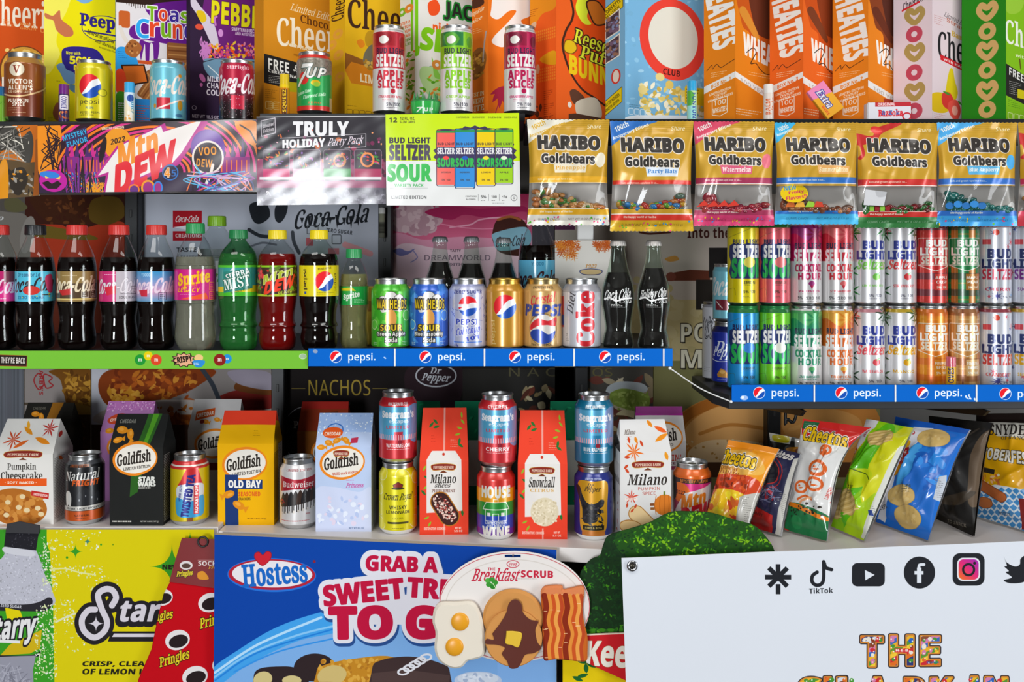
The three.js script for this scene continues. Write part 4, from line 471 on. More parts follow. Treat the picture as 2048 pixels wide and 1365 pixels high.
board('carton_panel', 'black glossy holiday party pack carton panel with white capitals', 'carton panel', [513, 234, 771, 231, 772, 408, 514, 411], 1.607, 0.003, art(508, 228, 778, 414, () => {
  R(500, 220, 290, 200, '#2a262c'); R(500, 318, 290, 60, '#8a4a66'); specks(505, 270, 270, 80, 60, ['#6a2a4a', '#8a3450', '#4a2a3a', '#b0623c'], 2, 6); specks(510, 260, 260, 70, 26, ['#e09a6a', '#d96a5a', '#e6b9c2', '#c05a8a'], 1, 2.4); P([522, 242, 550, 236, 551, 266, 523, 273], null, '#cfc6cc', 1.4); T('Limited', 537, 250, 24, 7, '#d9d2d6', { ...SCRIPT, rot: -0.25 }); T('Edition', 537, 260, 22, 7, '#d9d2d6', { ...SCRIPT, rot: -0.25 });
  T('TRULY', 642, 258, 110, 28, '#e6e4e6', { fat: 2 }); P([560, 277, 732, 268, 732, 294, 690, 297], null, '#d0cad0', 1, true); T('HOLIDAY', 608, 287, 84, 16, '#e6e4e6', { fat: 1.4, sl: -0.04 }); T('Party Pack', 692, 284, 68, 22, '#e0d4dc', { ...SCRIPT, b: 0, sl: -0.08 });
  for (let i = 0; i < 4; i++) { const x = 526 + i * 61; RR(x, 300, 54, 62, 4, '#3a2f3a', '#8a7a86', 1); crumbs(x + 6, 306, 42, 28, 22, ['#a85a8a', '#d98a4a', '#4a8a4a', '#c23a3a', '#8a6aa8'], 4, 10); R(x, 338, 54, 22, ['#b53a6a', '#c29aa8', '#4a8a54', '#9c3a5a'][i]); } E(735, 320, 12, 13, null, 0, '#d98a54', 4); E(680, 322, 11, 11, null, 0, '#b57a4a', 4); R(519, 354, 244, 6, '#dad4d8'); R(500, 376, 290, 50, '#5a5660'); T('5%', 538, 386, 10, 7, '#dcd6da'); fine(532, 392, 18, 2, 4, '#dcd6da'); specks(505, 380, 265, 32, 160, ['#6e6a74', '#4a4650', '#85818c'], 1.5, 5); P([508, 228, 778, 228, 778, 233, 508, 235], '#d6d4d4');
}), 'gloss', { warp: (u, v) => 0.003 * Math.sin(u * 3.1) * Math.sin(v * 3.1) + 0.00022 * Math.sin(u * 31 + v * 17) * Math.sin(v * 21), nx: 50, ny: 30 });
board('carton_panel', 'lime green and white sour seltzer variety carton panel with four cans pictured', 'carton panel', [771, 229, 1038, 226, 1041, 413, 773, 411], 1.603, 0.003, art(766, 222, 1046, 417, () => {
  R(760, 215, 290, 110, '#c4dc1c'); R(760, 322, 290, 110, '#dcdcda'); T('12', 786, 240, 17, 10, '#242018'); T('12 FL. OZ.', 815, 237, 30, 6, '#3a3a18'); T('SLIM CANS', 815, 244, 30, 5, '#3a3a18'); for (let i = 0; i < 4; i++) T('3 ' + ['WATERMELON', 'BLUE RASPBERRY', 'LEMON', 'GREEN APPLE'][i], 925 + i * 32, 235, 26, 3, '#4a4a20');
  T('BUD LIGHT', 820, 281, 82, 11, '#2b2432', { fat: 0.8 }); T('SELTZER', 820, 305, 82, 29, '#3a3044', { fat: 2.4 }); T('SOUR', 819, 346, 86, 33, '#3fae58', { st: [['#dce8dc', 3]], fat: 3 }); T('VARIETY PACK', 818, 371, 58, 6, '#3fa058'); R(780, 376, 76, 0.8, '#a9a9a9'); T('LIMITED EDITION', 818, 395, 70, 6.5, '#242424');
  star(950, 308, 84, 78, 26, '#3a3050', 0, 0.68); const cc = ['#d9645c', '#3a86c2', '#e3c424', '#9cc534']; [[892, 260, 372], [930, 258, 377], [972, 258, 372], [1008, 258, 368]].forEach(([x, y, b], i) => { const w = [38, 40, 38, 36][i]; RR(x - w / 2, y, w, b - y, 3, cc[i], '#2a2440', 1.4); R(x - w / 2, y + 2, w, 4, '#2f8a4a'); E(x, y, w * 0.36, 2, '#3a3446'); T('BUD LIGHT', x, 288, w * 0.88, 5, '#2b2432'); RR(x - w / 2 + 1, 294, w - 2, 42, 3, '#3a3050'); T('SELTZER', x, 302, w * 0.9, 12, '#e6e4e4', { fat: 0.6 }); T('SOUR', x, 325, w * 0.92, 17, '#3fae58', { fat: 1.2 }); E(x, 316, 6, 4, ['#d94a4a', '#2a5aa8', '#e6d04a', '#e0e6d0'][i]); T(['WATERMELON', 'RASPBERRY', 'LEMON', 'APPLE'][i], x, 345, w * 0.5, 3, '#3a3030'); T('5%  100', x, 360, w * 0.45, 4, '#3a3030'); R(x - w / 2 + 3, b - 2, w - 6, 2, '#c9c9c6'); });
  T('CONTAINS', 942, 393, 22, 3.4, '#4a4a4a'); T('ALCOHOL', 942, 399, 20, 3.4, '#4a4a4a'); ['5%', '100', '<1g'].forEach((s, i) => { T(s, 967 + i * 21, 394, 11, 6, '#3a3a3a'); fine(962 + i * 21, 401, 9, 1, 2, '#6a6a6a'); R(956 + i * 21, 388, 0.8, 14, '#8a8a8a'); }); E(1028, 396, 6, 6, null, 0, '#5a5a5a', 1); T('U', 1028, 396, 4, 5, '#5a5a5a'); fine(985, 406, 48, 1, 2, '#8a8a8a');
}), 'gloss', { warp: wavy(3, 0.0004) });

// ---------------------------------------------------------------- foil gummy bags with clear windows
// sharp little folds of foil: narrow ridges running in a few directions
const creases = (u, v, s, amp) => { let z = 0; for (let k = 0; k < 6; k++) { const a = s * 3 + k * 2.4, f = 5 + ((k * 7 + s * 11) % 7), t = Math.sin((u * Math.cos(a) + v * 1.3 * Math.sin(a)) * f + k * 1.7 + s), m = 0.5 + 0.5 * Math.sin(u * 5 + k * 2 + s * 4) * Math.sin(v * 6 - k + s); z += Math.pow(1 - Math.abs(t), 3) * m * m; } return amp * z * Math.min(1, 6 * u, 6 * (1 - u), 8 * v, 8 * (1 - v)); };
const gummy = new THREE.SphereGeometry(1, 8, 6);
function gummyBag(label, c, D, w, paint, cols, deco) { // w: window rows [top,bottom]
  const [x0, y0, x1, y1] = c, org = at((x0 + x1) / 2, y1, D), t = thing('gummy_bag', label, 'candy bag', org), k = D / F, W = (x1 - x0) * k, H = (y1 - y0) * k, q = art(x0, y0, x1, y1, paint), f = clampUV(q);
  const bulge = (u, v) => { const a = Math.pow(Math.max(0, Math.sin(Math.PI * u)), 0.45), b = Math.pow(Math.max(0, Math.sin(Math.PI * Math.min(1, Math.max(0, (v - 0.06) / 0.9)))), 0.95); return 0.017 * a * b * (0.75 + 0.5 * v); };
  const n1 = rnd(6), wr = (u, v) => 0.0011 * Math.sin(u * 11 + n1 + v * 6) * Math.sin(v * 9 + n1) + 0.0008 * Math.sin(u * 26 + v * 13 + n1 * 2) + (v < 0.09 ? 0.00016 * Math.sin(v * 420) : 0) + (v > 0.94 ? 0.00016 * Math.sin(v * 400) : 0) + creases(u, v, n1, 0.0012) + 0.002 * Math.exp(-Math.pow((u - 0.5) * 9, 2)) * Math.sin(v * 14) * (v < 0.25 ? 1 : 0);
  const strip = (va, vb, sgn, ny) => { const nx = 40, pos = [], uv = [], idx = []; for (let j = 0; j <= ny; j++) for (let i = 0; i <= nx; i++) { const u = i / nx, v = va + (vb - va) * j / ny, jag = v > 0.999 || v < 0.001 ? (i % 2) * 0.0012 * (v > 0.5 ? -1 : 1) : 0, pinch = 1 - 0.06 * Math.sin(Math.PI * v) * Math.abs(u - 0.5) * 2;
    pos.push((u - 0.5) * W * pinch, (1 - v) * H + jag, sgn * bulge(u, v) + (sgn > 0 ? wr(u, v) : -0.0045)); uv.push(...f(x0 + (x1 - x0) * u, y0 + (y1 - y0) * v)); }
    for (let j = 0; j < ny; j++) for (let i = 0; i < nx; i++) { const a = j * (nx + 1) + i, b = a + nx + 1; idx.push(a, b, a + 1, a + 1, b, b + 1); } return mesh(pos, uv, idx); };
  const a = (w[0] - y0) / (y1 - y0), b = (w[1] - y0) / (y1 - y0);
  part(t, 'upper_film', strip(0, a, 1, 40), printed(q, 'foil')); part(t, 'window', strip(a, b, 1, 20), M.clear, 'clear plastic window'); part(t, 'lower_film', strip(b, 1, 1, 20), printed(q, 'foil')); part(t, 'back_film', strip(0, 1, -1, 26), plain(0xb9b4ae, { roughness: 0.4, metalness: 0.3 }));
  const gs = []; for (let i = 0; i < 84; i++) { const u = rnd(0.07, 0.93), v = b + 0.01 - Math.pow(rnd(), 1.2) * (b - a) * (0.5 + 0.35 * Math.sin(u * 4 + n1)), m = gummy.clone(), s = rnd(0.0042, 0.0066); m.scale(s, s * rnd(1.2, 1.7), s * 0.8); m.rotateZ(rnd(6)); m.rotateX(rnd(2)); m.translate((u - 0.5) * W * 0.92, (1 - v) * H, rnd(-0.4, 0.45) * bulge(u, v)); const col = new THREE.Color(cols[Math.floor(rnd(cols.length))]).multiplyScalar(0.75), ca = new Float32Array(m.attributes.position.count * 3); for (let j = 0; j < ca.length; j += 3) col.toArray(ca, j); m.setAttribute('color', new THREE.BufferAttribute(ca, 3)); gs.push(m); }
  const gm = part(t, 'gummy_candies', mergeGeometries(gs), M.gummy, 'loose gummy candies seen through the window'); gm.userData.kind = 'stuff';
  const put = (name, pts, col, label, q2) => { const u = pts.reduce((z, p) => z + p[0], 0) / pts.length, v = pts.reduce((z, p) => z + p[1], 0) / pts.length, uu = u / 166, vv = v / 208, z = bulge(uu, vv) + 0.0022, P2 = pts.map(([x, y]) => [(x / 166 - 0.5) * W, (1 - y / 208) * H]); part(t, name, slab(P2, 0.0006, q2 ? (x, y) => q2.uv((x / W + 0.5) * 166, (1 - y / H) * 208) : null, 0.0001).translate(0, 0, z), q2 ? printed(q2, 'film') : plain(col, { roughness: 0.3 }), label); };
  if (deco) deco(put); return t;
}
M.gummy = new THREE.MeshPhysicalMaterial({ vertexColors: true, roughness: 0.18, clearcoat: 0.5 });
function goldArt(x, y, o) { // x,y: corner of the bag; drawn over 166 x 208
  const s = (n) => x + n, v = (n) => y + n; R(x - 5, y - 5, 190, 230, '#b8922c'); for (let i = 0; i < 5; i++) R(x - 5, v(3 + i * 4), 190, 1, '#a8841f');
  if (o.corner) { P(o.small ? [x - 5, y - 5, s(48), y - 5, s(6), v(38), x - 5, v(46)] : [x - 5, y - 5, s(118), y - 5, s(52), v(12), s(10), v(40), x - 5, v(50)], o.corner); T('100th', s(o.small ? 16 : 22), v(10), o.small ? 22 : 30, 10, o.ct || '#e6e2dc', { rot: -0.42 }); T('Anniversary Edition', s(o.small ? 20 : 40), v(20), o.small ? 36 : 78, 8, o.ct || '#e6e2dc', { rot: -0.36 }); }
  if (o.ribbon) { C([x - 5, v(20), s(30), v(26), s(44), v(8), s(92), v(-4), s(86), v(4), s(52), v(20), s(38), v(34), s(10), v(44), x - 5, v(40)], '#a81f1c'); C([s(4), v(34), s(10), v(60), s(4), v(70)], null, '#a81f1c', 7, true); E(s(40), v(14), 11, 8, '#b9241f', 0.4); }
  T('Share', s(136), v(13), 28, 8, '#e0d8c0', { skew: 0.2, b: 0 });
  T('HARIBO', s(84), v(46), 126, 26, '#26211c', { st: [['#dcd4cc', 6.5]], fat: 3.4, sl: o.sl || 0.02 }); T('Goldbears', s(82), v(78), 110, 19, '#26211c', { st: [['#dcd4cc', 5]], fat: 1.6, sl: o.sl || 0.02 });
  if (o.balloon) E(s(150), v(80), 11, 15, o.balloon, 0.2); if (o.flav) { P([s(o.fx - 34), v(88), s(o.fx + 34), v(90), s(o.fx + 31), v(106), s(o.fx - 31), v(106)], o.fb); T(o.flav, s(o.fx), v(97), 60, 10, o.fc || '#efe8e0', { f: 'serif', skew: 0.1 }); }
  R(x - 5, v(113), 190, 14, o.band); R(x - 5, v(125), 190, 1.6, '#e3dcd6'); T('kids and grown-ups love it so...', s(56), v(119), 74, 5, '#e6dccc', { b: 0 });
  R(x - 5, v(176), 190, 60, o.low); R(x - 5, v(177), 190, 11, o.band); R(x - 5, v(175.5), 190, 1.8, '#e3dcd6'); T('the happy world of Haribo', s(58), v(182.5), 66, 5, '#e6dccc'); T('GUMMI CANDY', s(44), v(197), 44, 5, o.lt || '#4a3a30', { b: 0, skew: 0.1 }); T('NET WT 4 OZ (113 g)', s(114), v(197), 62, 5, o.lt || '#4a3a30', { b: 0, skew: 0.1 }); if (o.conf) specks(x, v(190), 166, 18, 26, ['#c23a6a', '#5aa83c', '#3a86c2', '#d9b52c'], 1, 2.6);
}
const bag = (label, x0, y0, x1, y1, o, cols, deco) => gummyBag(label, [x0, y0, x1, y1], 1.595, [y0 + 127, y0 + 176], () => { g.save(); g.translate(x0, y0); g.scale((x1 - x0) / 166, (y1 - y0) / 208); goldArt(0, 0, o); g.restore(); }, cols, deco);
bag('gold gummy candy bag with a white confetti corner and white lower edge', 1054, 240, 1219, 450, { corner: '#d9d4c6', ct: '#c9a23a', band: '#d3a32c', low: '#d6d2c8', flav: 'Pineapple', fb: '#ddd4c0', fc: '#c9962c', fx: 86, balloon: '#ddd6c4', conf: 1 }, ['#c98a4a', '#d9a86a', '#c2763c', '#d9c29a', '#4d8a3c']);
bag('gold gummy candy bag with a dark blue corner and red bands', 1220, 243, 1387, 462, { corner: '#2a66a8', band: '#b9301f', low: '#c2a02a', flav: 'Party Hats', fb: '#d6dce4', fc: '#2f6fae', fx: 102, conf: 1, lt: '#6a5418' }, ['#3a86c2', '#c23a2c', '#d9a63a', '#6aa83c', '#c97a3c', '#5f7a6a']);
bag('gold gummy candy bag with a pink corner and pink lower edge', 1387, 244, 1549, 451, { corner: '#b9405a', band: '#943050', low: '#b93a66', flav: 'Watermelon', fb: '#c65a76', fx: 84, balloon: '#d0707e', conf: 1, lt: '#7a2440' }, ['#a82a3c', '#8a1f3a', '#b94a4a'], (put) => { for (const x of [18, 38, 58, 78]) { put('melon_print', [[x - 14, 172], [x + 12, 168 + (x % 3)], [x + 2, 158]], '#c9382c', 'printed watermelon slice'); } });
bag('gold gummy candy bag with a small cyan corner and yellow flavour bubble', 1549, 246, 1718, 448, { corner: '#3fa6cf', small: 1, band: '#2a66a8', low: '#4aa8d0', conf: 0, lt: '#1f5a7a', flav: 'Summer Edition', fb: '#d9a86a', fc: '#efe4c4', fx: 112 }, ['#a85a3c', '#8a4a2c', '#c98a5a', '#7a5a4a'], (put) => { const q2 = art(4, 126, 66, 168, () => { R(0, 120, 70, 50, '#dcbf1e'); T('NEW', 26, 135, 24, 9, '#2f7fc2', { rot: -0.08 }); T('Fruity', 38, 144, 30, 8, '#b0245c', { rot: -0.15 }); T('Flavors!!', 38, 154, 40, 8, '#b0245c', { rot: -0.15 }); }); const e = []; for (let i = 0; i < 30; i++) { const a = i * Math.PI / 15; e.push([34 + 27 * Math.cos(a), 146 - 19 * Math.sin(a)]); } put('flavour_bubble', e.reverse(), 0, 'yellow printed flavour bubble', q2); for (const [x, c2] of [[28, '#c2642c'], [46, '#d9a03a'], [66, '#8fbe3a'], [82, '#c2402c']]) put('fruit_print', [[x - 10, 174], [x + 10, 174], [x + 7, 164], [x - 4, 162]], c2, 'printed fruit slice'); });
bag('gold gummy candy bag with a red ribbon and green lower edge', 1711, 247, 1879, 455, { ribbon: 1, band: '#b02a22', low: '#2c6a36', lt: '#9ab59a', sl: 0.03 }, ['#8a1f24', '#2c6a2c', '#6a2a2a', '#3a7a3a'], (put) => { put('gift_tag', [[10, 164], [50, 166], [56, 138], [14, 133]], '#c9c9cc', 'white printed gift tag'); for (let i = 0; i < 4; i++) put('gift_print', [[24 + i * 10, 176], [33 + i * 10, 176], [33 + i * 10, 167], [24 + i * 10, 167]], i % 2 ? '#8a1f24' : '#7fb53c'); });
bag('gold gummy candy bag with a light blue corner and blue balloon', 1873, 246, 2035, 452, { corner: '#4f9fd0', band: '#2a62a8', low: '#3f92c6', flav: 'Blue Raspberry', fb: '#5fa8cf', fx: 88, balloon: '#4d9fd0', conf: 1, lt: '#17507a' }, ['#2c7a74', '#3a8a80', '#24645f'], (put) => { for (let i = 0; i < 5; i++) { const e = []; for (let k = 0; k < 12; k++) e.push([22 + i * 16 + 9 * Math.cos(k / 6 * Math.PI), 168 + 7 * Math.sin(k / 6 * Math.PI) - (i % 2) * 3]); put('berry_print', e, i % 2 ? '#2f7fc2' : '#2468a8', 'printed blue berry'); } });
bag('gold gummy candy bag with a red lower edge at the row end', 2036, 246, 2200, 452, { ribbon: 1, band: '#b0304a', low: '#a82c3a', lt: '#e0c0c0' }, ['#a8442c', '#c98a4a', '#8a1f24']);
// ---------------------------------------------------------------- plastic and glass bottles on the middle shelf
// outlines as [radius px, row px] for a bottle whose base is row 0 (rows upward), 1 px = k metres
const OUT = {
  cola: { cap: [20, 231, 251], body: [[24, 0], [30, 1], [36, 6], [38, 18], [37, 34], [34.5, 52], [34, 64], [36, 80], [38, 92], [38.5, 98], [38.5, 158], [38.5, 162], [37, 176], [33, 192], [26, 208], [19, 222], [17, 228], [18.5, 230], [17, 232], [17, 240]], lab: [98, 158], fill: 186, rk: 0.955 },
  pep: { cap: [18.5, 225, 243], body: [[28, 0], [34, 1], [38.5, 8], [40, 26], [37, 44], [40.5, 50], [36.5, 60], [37.5, 78], [40, 92], [41.5, 108], [41.5, 172], [41, 178], [39, 190], [33, 202], [23, 213], [16, 220], [15, 224], [17, 226], [15.5, 228], [15.5, 236]], lab: [110, 172], fill: 196, rk: 0.945 },
  sprite: { cap: [18, 228, 248], body: [[24, 0], [32, 1], [38, 8], [41.5, 22], [40.5, 46], [38.5, 70], [39.5, 92], [40.5, 98], [40.5, 160], [40, 166], [37, 184], [29, 204], [20, 218], [15.5, 224], [17, 227], [15.5, 229], [15.5, 240]], lab: [99, 159], fill: 186, rk: 0.95 },
  small: { cap: [16.5, 186, 205], body: [[20, 0], [26, 1], [29.5, 8], [30, 24], [27.5, 44], [28, 62], [30, 84], [30, 90], [30, 128], [30, 132], [28, 150], [22, 168], [16, 178], [14, 182], [15, 184], [14, 186], [14, 194]], lab: [90, 128], fill: 156 },
};
const shapes = {};
function bottleShape(kind, k) {
  const key = kind + k.toFixed(7); if (shapes[key]) return shapes[key]; const o = OUT[kind], rk = o.rk || 1, sc = (p) => p.map(([r, y]) => [r * k * (r > 22 ? rk : 1), y * k]);
  const smooth = (pts) => { const cv = new THREE.SplineCurve(pts.map((p) => new THREE.Vector2(...p))); return cv.getPoints(pts.length * 4).map((p) => [Math.max(p.x, 0.0001), p.y]); };
  const body = smooth(sc(o.body)), liq = body.filter((p) => p[1] < o.fill * k).map(([r, y]) => [r - 0.0009, y + 0.0006]), lr = liq[liq.length - 1];
  const petal = (a, y) => { const t = Math.max(0, 1 - y / (26 * k)); return 1 - 0.075 * t * (0.5 + 0.5 * Math.cos(5 * a + 1)); };
  const cy = o.cap, ribs = (a, y) => 1 + (y > (cy[1] + 3) * k && y < (cy[2] - 3) * k ? 0.018 * Math.cos(a * 34) : 0);
  return shapes[key] = { shell: turned([[0.0001, 0.003], ...body], null, 0, 1, 60, petal), liquid: turned([[0.0001, 0.0032], ...liq, [lr[0], lr[1]], [0.0001, lr[1]]], null, 0, 1, 60, petal),
    cap: turned([[cy[0] * k, cy[1] * k], [cy[0] * k, (cy[1] + 3.4) * k], [cy[0] * k, (cy[1] + 3.4) * k], [cy[0] * k * 0.985, (cy[1] + 4) * k], [cy[0] * k * 0.985, (cy[2] - 2) * k], [cy[0] * k * 0.9, cy[2] * k], [0.0001, cy[2] * k]], null, 0, 1, 136, ribs) };
}
function bottle(kind, label, px, D, capC, liqMat, paint, o = {}) {
  const k = (o.k || 1) * D / F, S = bottleShape(kind, k), O = OUT[kind], base = o.base ?? MID, t = thing('plastic_bottle', label, 'bottle', [X(px, D), base, -D], Math.atan2(-X(px, D), D) + (o.turn || 0), o.group);
  part(t, 'bottle_shell', S.shell, o.shell || M.pet); part(t, 'liquid', S.liquid, liqMat); part(t, 'cap', S.cap, plain(capC, { roughness: 0.35 }));
  const r = O.body.find((p) => p[1] >= O.lab[0])[0] * (O.rk || 1) + 0.5, W = 2 * Math.PI * r, H = O.lab[1] - O.lab[0], q = art(-W / 2, 0, W / 2, H, () => paint(W, H));
  part(t, 'label', turned([[r * k, O.lab[0] * k], [r * k, O.lab[1] * k]], q, O.lab[0] * k, O.lab[1] * k, 60), printed(q, 'sleeve')); return t;
}
const liquid = (c, d, a = {}) => new THREE.MeshPhysicalMaterial({ color: 0xffffff, roughness: 0.03, transmission: 1, thickness: 0.05, ior: 1.33, attenuationColor: new THREE.Color(c), attenuationDistance: d, ...a });
const murky = (c, tr) => new THREE.MeshPhysicalMaterial({ color: c, roughness: 0.06, transmission: tr, thickness: 0.05, ior: 1.33 });
const KB = 0.99;
const coke = (w, c, y = 30, h = 30) => T('Coca-Cola', -8, y, w, h, c, { ...SCRIPT, fat: 1.2, rot: -0.05 });
const nutri = (x, y, c) => { RR(x, y, 15, 15, 1, null, c, 1); fine(x + 2.5, y + 4, 10, 3, 3.4, c, 1.4); };
bottle('cola', 'cola bottle with a red cap and magenta label at the row end', -3, 1.635, 0xc22a24, M.cola, (W, H) => { R(-W, 0, 2 * W, H, '#a3185c'); C([-60, 20, -10, 40, 20, 24, 40, 60, -60, 60], '#c22a7a'); coke(110, '#e3cfd8'); R(10, 0, 40, 22, '#6a2a3c'); nutri(18, 22, '#ddc2cf'); fine(-40, 44, 80, 3, 5, '#e3cfd8', 1.4); }, { k: KB });
bottle('cola', 'cola bottle with a black cap and turquoise label', 71, 1.635, 0x18191c, M.cola, (W, H) => { R(-W, 0, 2 * W, H, '#59b4cc'); T('Dreamworld', -14, 7, 44, 8, '#1f3a5a', { f: 'monospace' }); coke(96, '#241a20', 26, 28); C([18, 12, 34, 8, 36, 40, 24, 40], '#a8325a'); E(-8, 38, 16, 9, '#b5332c'); T('ZERO SUGAR', -10, 52, 54, 6, '#1c5a86'); R(12, 46, 18, 2, '#2a2a2a'); specks(-40, 40, 80, 16, 6, ['#d9c23a'], 1, 2); }, { k: KB });
bottle('cola', 'cola bottle with a red cap and tan gold label', 154, 1.635, 0xc6302a, M.cola, (W, H) => { R(-W, 0, 2 * W, H, '#8a7448'); R(-W, 24, 2 * W, 30, '#4a3a28'); fine(-30, 8, 30, 1, 3, '#d9cba8'); coke(100, '#ddd0b4', 26, 30); P([-40, 38, -10, 34, -10, 46, -30, 48], '#a82c2c'); nutri(8, 37, '#e0d8c6'); nutri(28, 37, '#e0d8c6'); R(-W, 54, 2 * W, 2.4, '#cdb87a'); }, { k: KB });
bottle('cola', 'cola bottle with a red cap and silver and raspberry label', 238, 1.635, 0xc6302a, M.cola, (W, H) => { R(-W, 0, 2 * W, H, '#bcb4ba'); R(-W, 0, W - 6, H, '#b02a66'); fine(-30, 6, 24, 1, 3, '#e6d0dc'); T('Coca-Cola', -2, 28, 96, 30, '#e0d8dc', { ...SCRIPT, st: [['#8a8288', 1.2]], rot: -0.05 }); P([-30, 32, -6, 28, -6, 44, -24, 48], '#b8243a'); nutri(24, 30, '#6a6468'); fine(2, 44, 40, 1, 3, '#5a5458'); T('SOUL BLAST', 18, 52, 36, 5, '#4a4448'); }, { k: KB });
bottle('cola', 'cola bottle with a red cap and blue to pink label', 313, 1.635, 0xc6302a, M.cola, (W, H) => { R(-W, 0, 2 * W, H, grad(0, 0, 0, H, '#3f8ab5', '#7a8fb8', '#c592ae', '#5f8fb0')); T('Y3000', -22, 7, 20, 6, '#bfd8ea', { f: 'monospace' }); coke(100, '#dcc8d6', 28, 30); P([-40, 38, -18, 36, -18, 50, -32, 50], '#b0283c'); nutri(4, 42, '#3a3040'); }, { k: KB });
bottle('sprite', 'clear soda bottle with a green cap and magenta label', 391, 1.625, 0x2a8f50, murky(0xbdb7a2, 0.72), (W, H) => { R(-W, 0, 2 * W, H, '#b31a72'); T('Sprite', -4, 20, 66, 30, '#e3b52a', { f: 'serif', skew: 0.12, fat: 2, rot: -0.12 }); T('LYMONADE', -12, 31, 30, 4, '#d97a3a'); T('LEGACY', -14, 40, 44, 9, '#e3b52a', { skew: 0.2 }); fine(-32, 48, 50, 1, 3, '#e0a0c0'); P([-30, 58, 20, 46, 26, 58], '#d2592c'); nutri(28, 26, '#e39a3a'); nutri(28, 44, '#e39a3a'); }, { k: 1.02 });
bottle('pep', 'green soda bottle with mountain picture label', 477, 1.63, 0x1f7a44, murky(0x9ccf9f, 0.72), (W, H) => { R(-W, 0, 2 * W, H, '#3a8f8a'); R(-W, 0, 2 * W, 5, '#59b53c'); R(-W, H - 9, 2 * W, 10, '#4fae34'); P([-34, 30, -12, 6, 10, 26, 20, 34], '#dfe6e6'); P([-60, 44, 60, 40, 60, 54, -60, 54], '#cdbf2a'); P([-32, 14, 30, 4, 30, 46, -32, 56], '#2f7f74'); T('SIERRA', -2, 18, 50, 13, '#e3eae6', { rot: -0.3, st: [['#1f4a3a', 2]] }); T('MIST', -4, 35, 56, 22, '#e3eae6', { rot: -0.2, f: 'serif', st: [['#1f5a44', 3]] }); T('NATURAL FLAVOR', 6, 50, 44, 5, '#1f4a3a', { rot: -0.25 }); nutri(40, 20, '#9ab83a'); }, { k: 0.985, shell: M.petGreen });
bottle('pep', 'red soda bottle with a yellow cap and black red label', 555, 1.625, 0xe0c81c, murky(0x7d0d0b, 0.25), (W, H) => { R(-W, 0, 2 * W, H, '#3a2a1c'); R(-W, 0, 2 * W, 4, '#8fc02a'); R(-W, H - 5, 2 * W, 5, '#a8c03a'); crumbs(-60, 4, 120, 52, 70, ['#5a7a2a', '#6a1f1c', '#2a1a14', '#7a8a3a', '#a82c1c'], 5, 16); specks(-46, 10, 24, 18, 10, ['#b0242c', '#c93a3a'], 3, 5); P([-30, 40, -8, 18, 40, 2, 34, 22, 42, 24, 30, 44, -20, 60], '#24160f'); T('Mtn', 2, 20, 66, 17, '#a8b53a', { skew: 0.5, rot: -0.3, st: [['#e0d8a4', 2]] }); T('DEW', 6, 38, 66, 22, '#d2402a', { skew: 0.5, rot: -0.25, fat: 2 }); T('FLAVOR', 20, 52, 38, 7, '#b5b04a', { rot: -0.2 }); E(32, 46, 5, 5, '#6aa02c'); }, { k: 0.985 });
bottle('pep', 'dark cola bottle with a yellow cap and yellow label with a globe', 638, 1.625, 0xe6cc14, M.cola, (W, H) => { R(-W, 0, 2 * W, H, '#d8c813'); globe(12, 32, 20, -0.5); T('pepsi', -30, 28, 40, 11, '#3a2f20', { rot: -1.57, b: 0, fat: 0.8 }); T('pepsi', 38, 34, 34, 9, '#3a2f20', { rot: 1.57, b: 0 }); T('PINEAPPLE', 12, 6, 28, 4, '#5a4a14', { rot: -0.1 }); R(-32, 52, 5, 5, '#2a4a9c'); fine(-4, 54, 40, 2, 3, '#7a6f14'); }, { k: 0.985 });
bottle('small', 'small clear soda bottle with a green cap and green label', 708, 1.66, 0x2a9050, murky(0xc9c286, 0.7), (W, H) => { R(-W, 0, 2 * W, H, '#2a9a4a'); P([-30, 4, -4, 2, 4, 9, -30, 9], '#d3c42a'); T('Sprite', -6, 20, 36, 14, '#e6ebe0', { f: 'serif', skew: 0.15, rot: -0.2, fat: 1 }); fine(0, 26, 24, 3, 3, '#bfe0c4'); }, { k: 0.965 });
bottle('sprite', 'lime capped bottle hidden behind the green soda bottles', 434, 1.80, 0x7fb51c, liquid(0xcfd8c0, 0.15), (W, H) => { R(-W, 0, 2 * W, H, '#c9ccd0'); T('Lime', 0, 30, 60, 24, '#5a9a2c', SCRIPT); }, { k: 1.0 });
bottle('cola', 'cola bottle with a black cap and sky blue label behind the cans', 1075, 1.76, 0x1c1d22, M.cola, (W, H) => { R(-W, 0, 2 * W, H, '#6ab4d2'); T('Y3000', 0, 7, 24, 7, '#2a6a8c', { f: 'monospace' }); coke(100, '#3a1a24', 36, 30); }, { k: 1.04 });
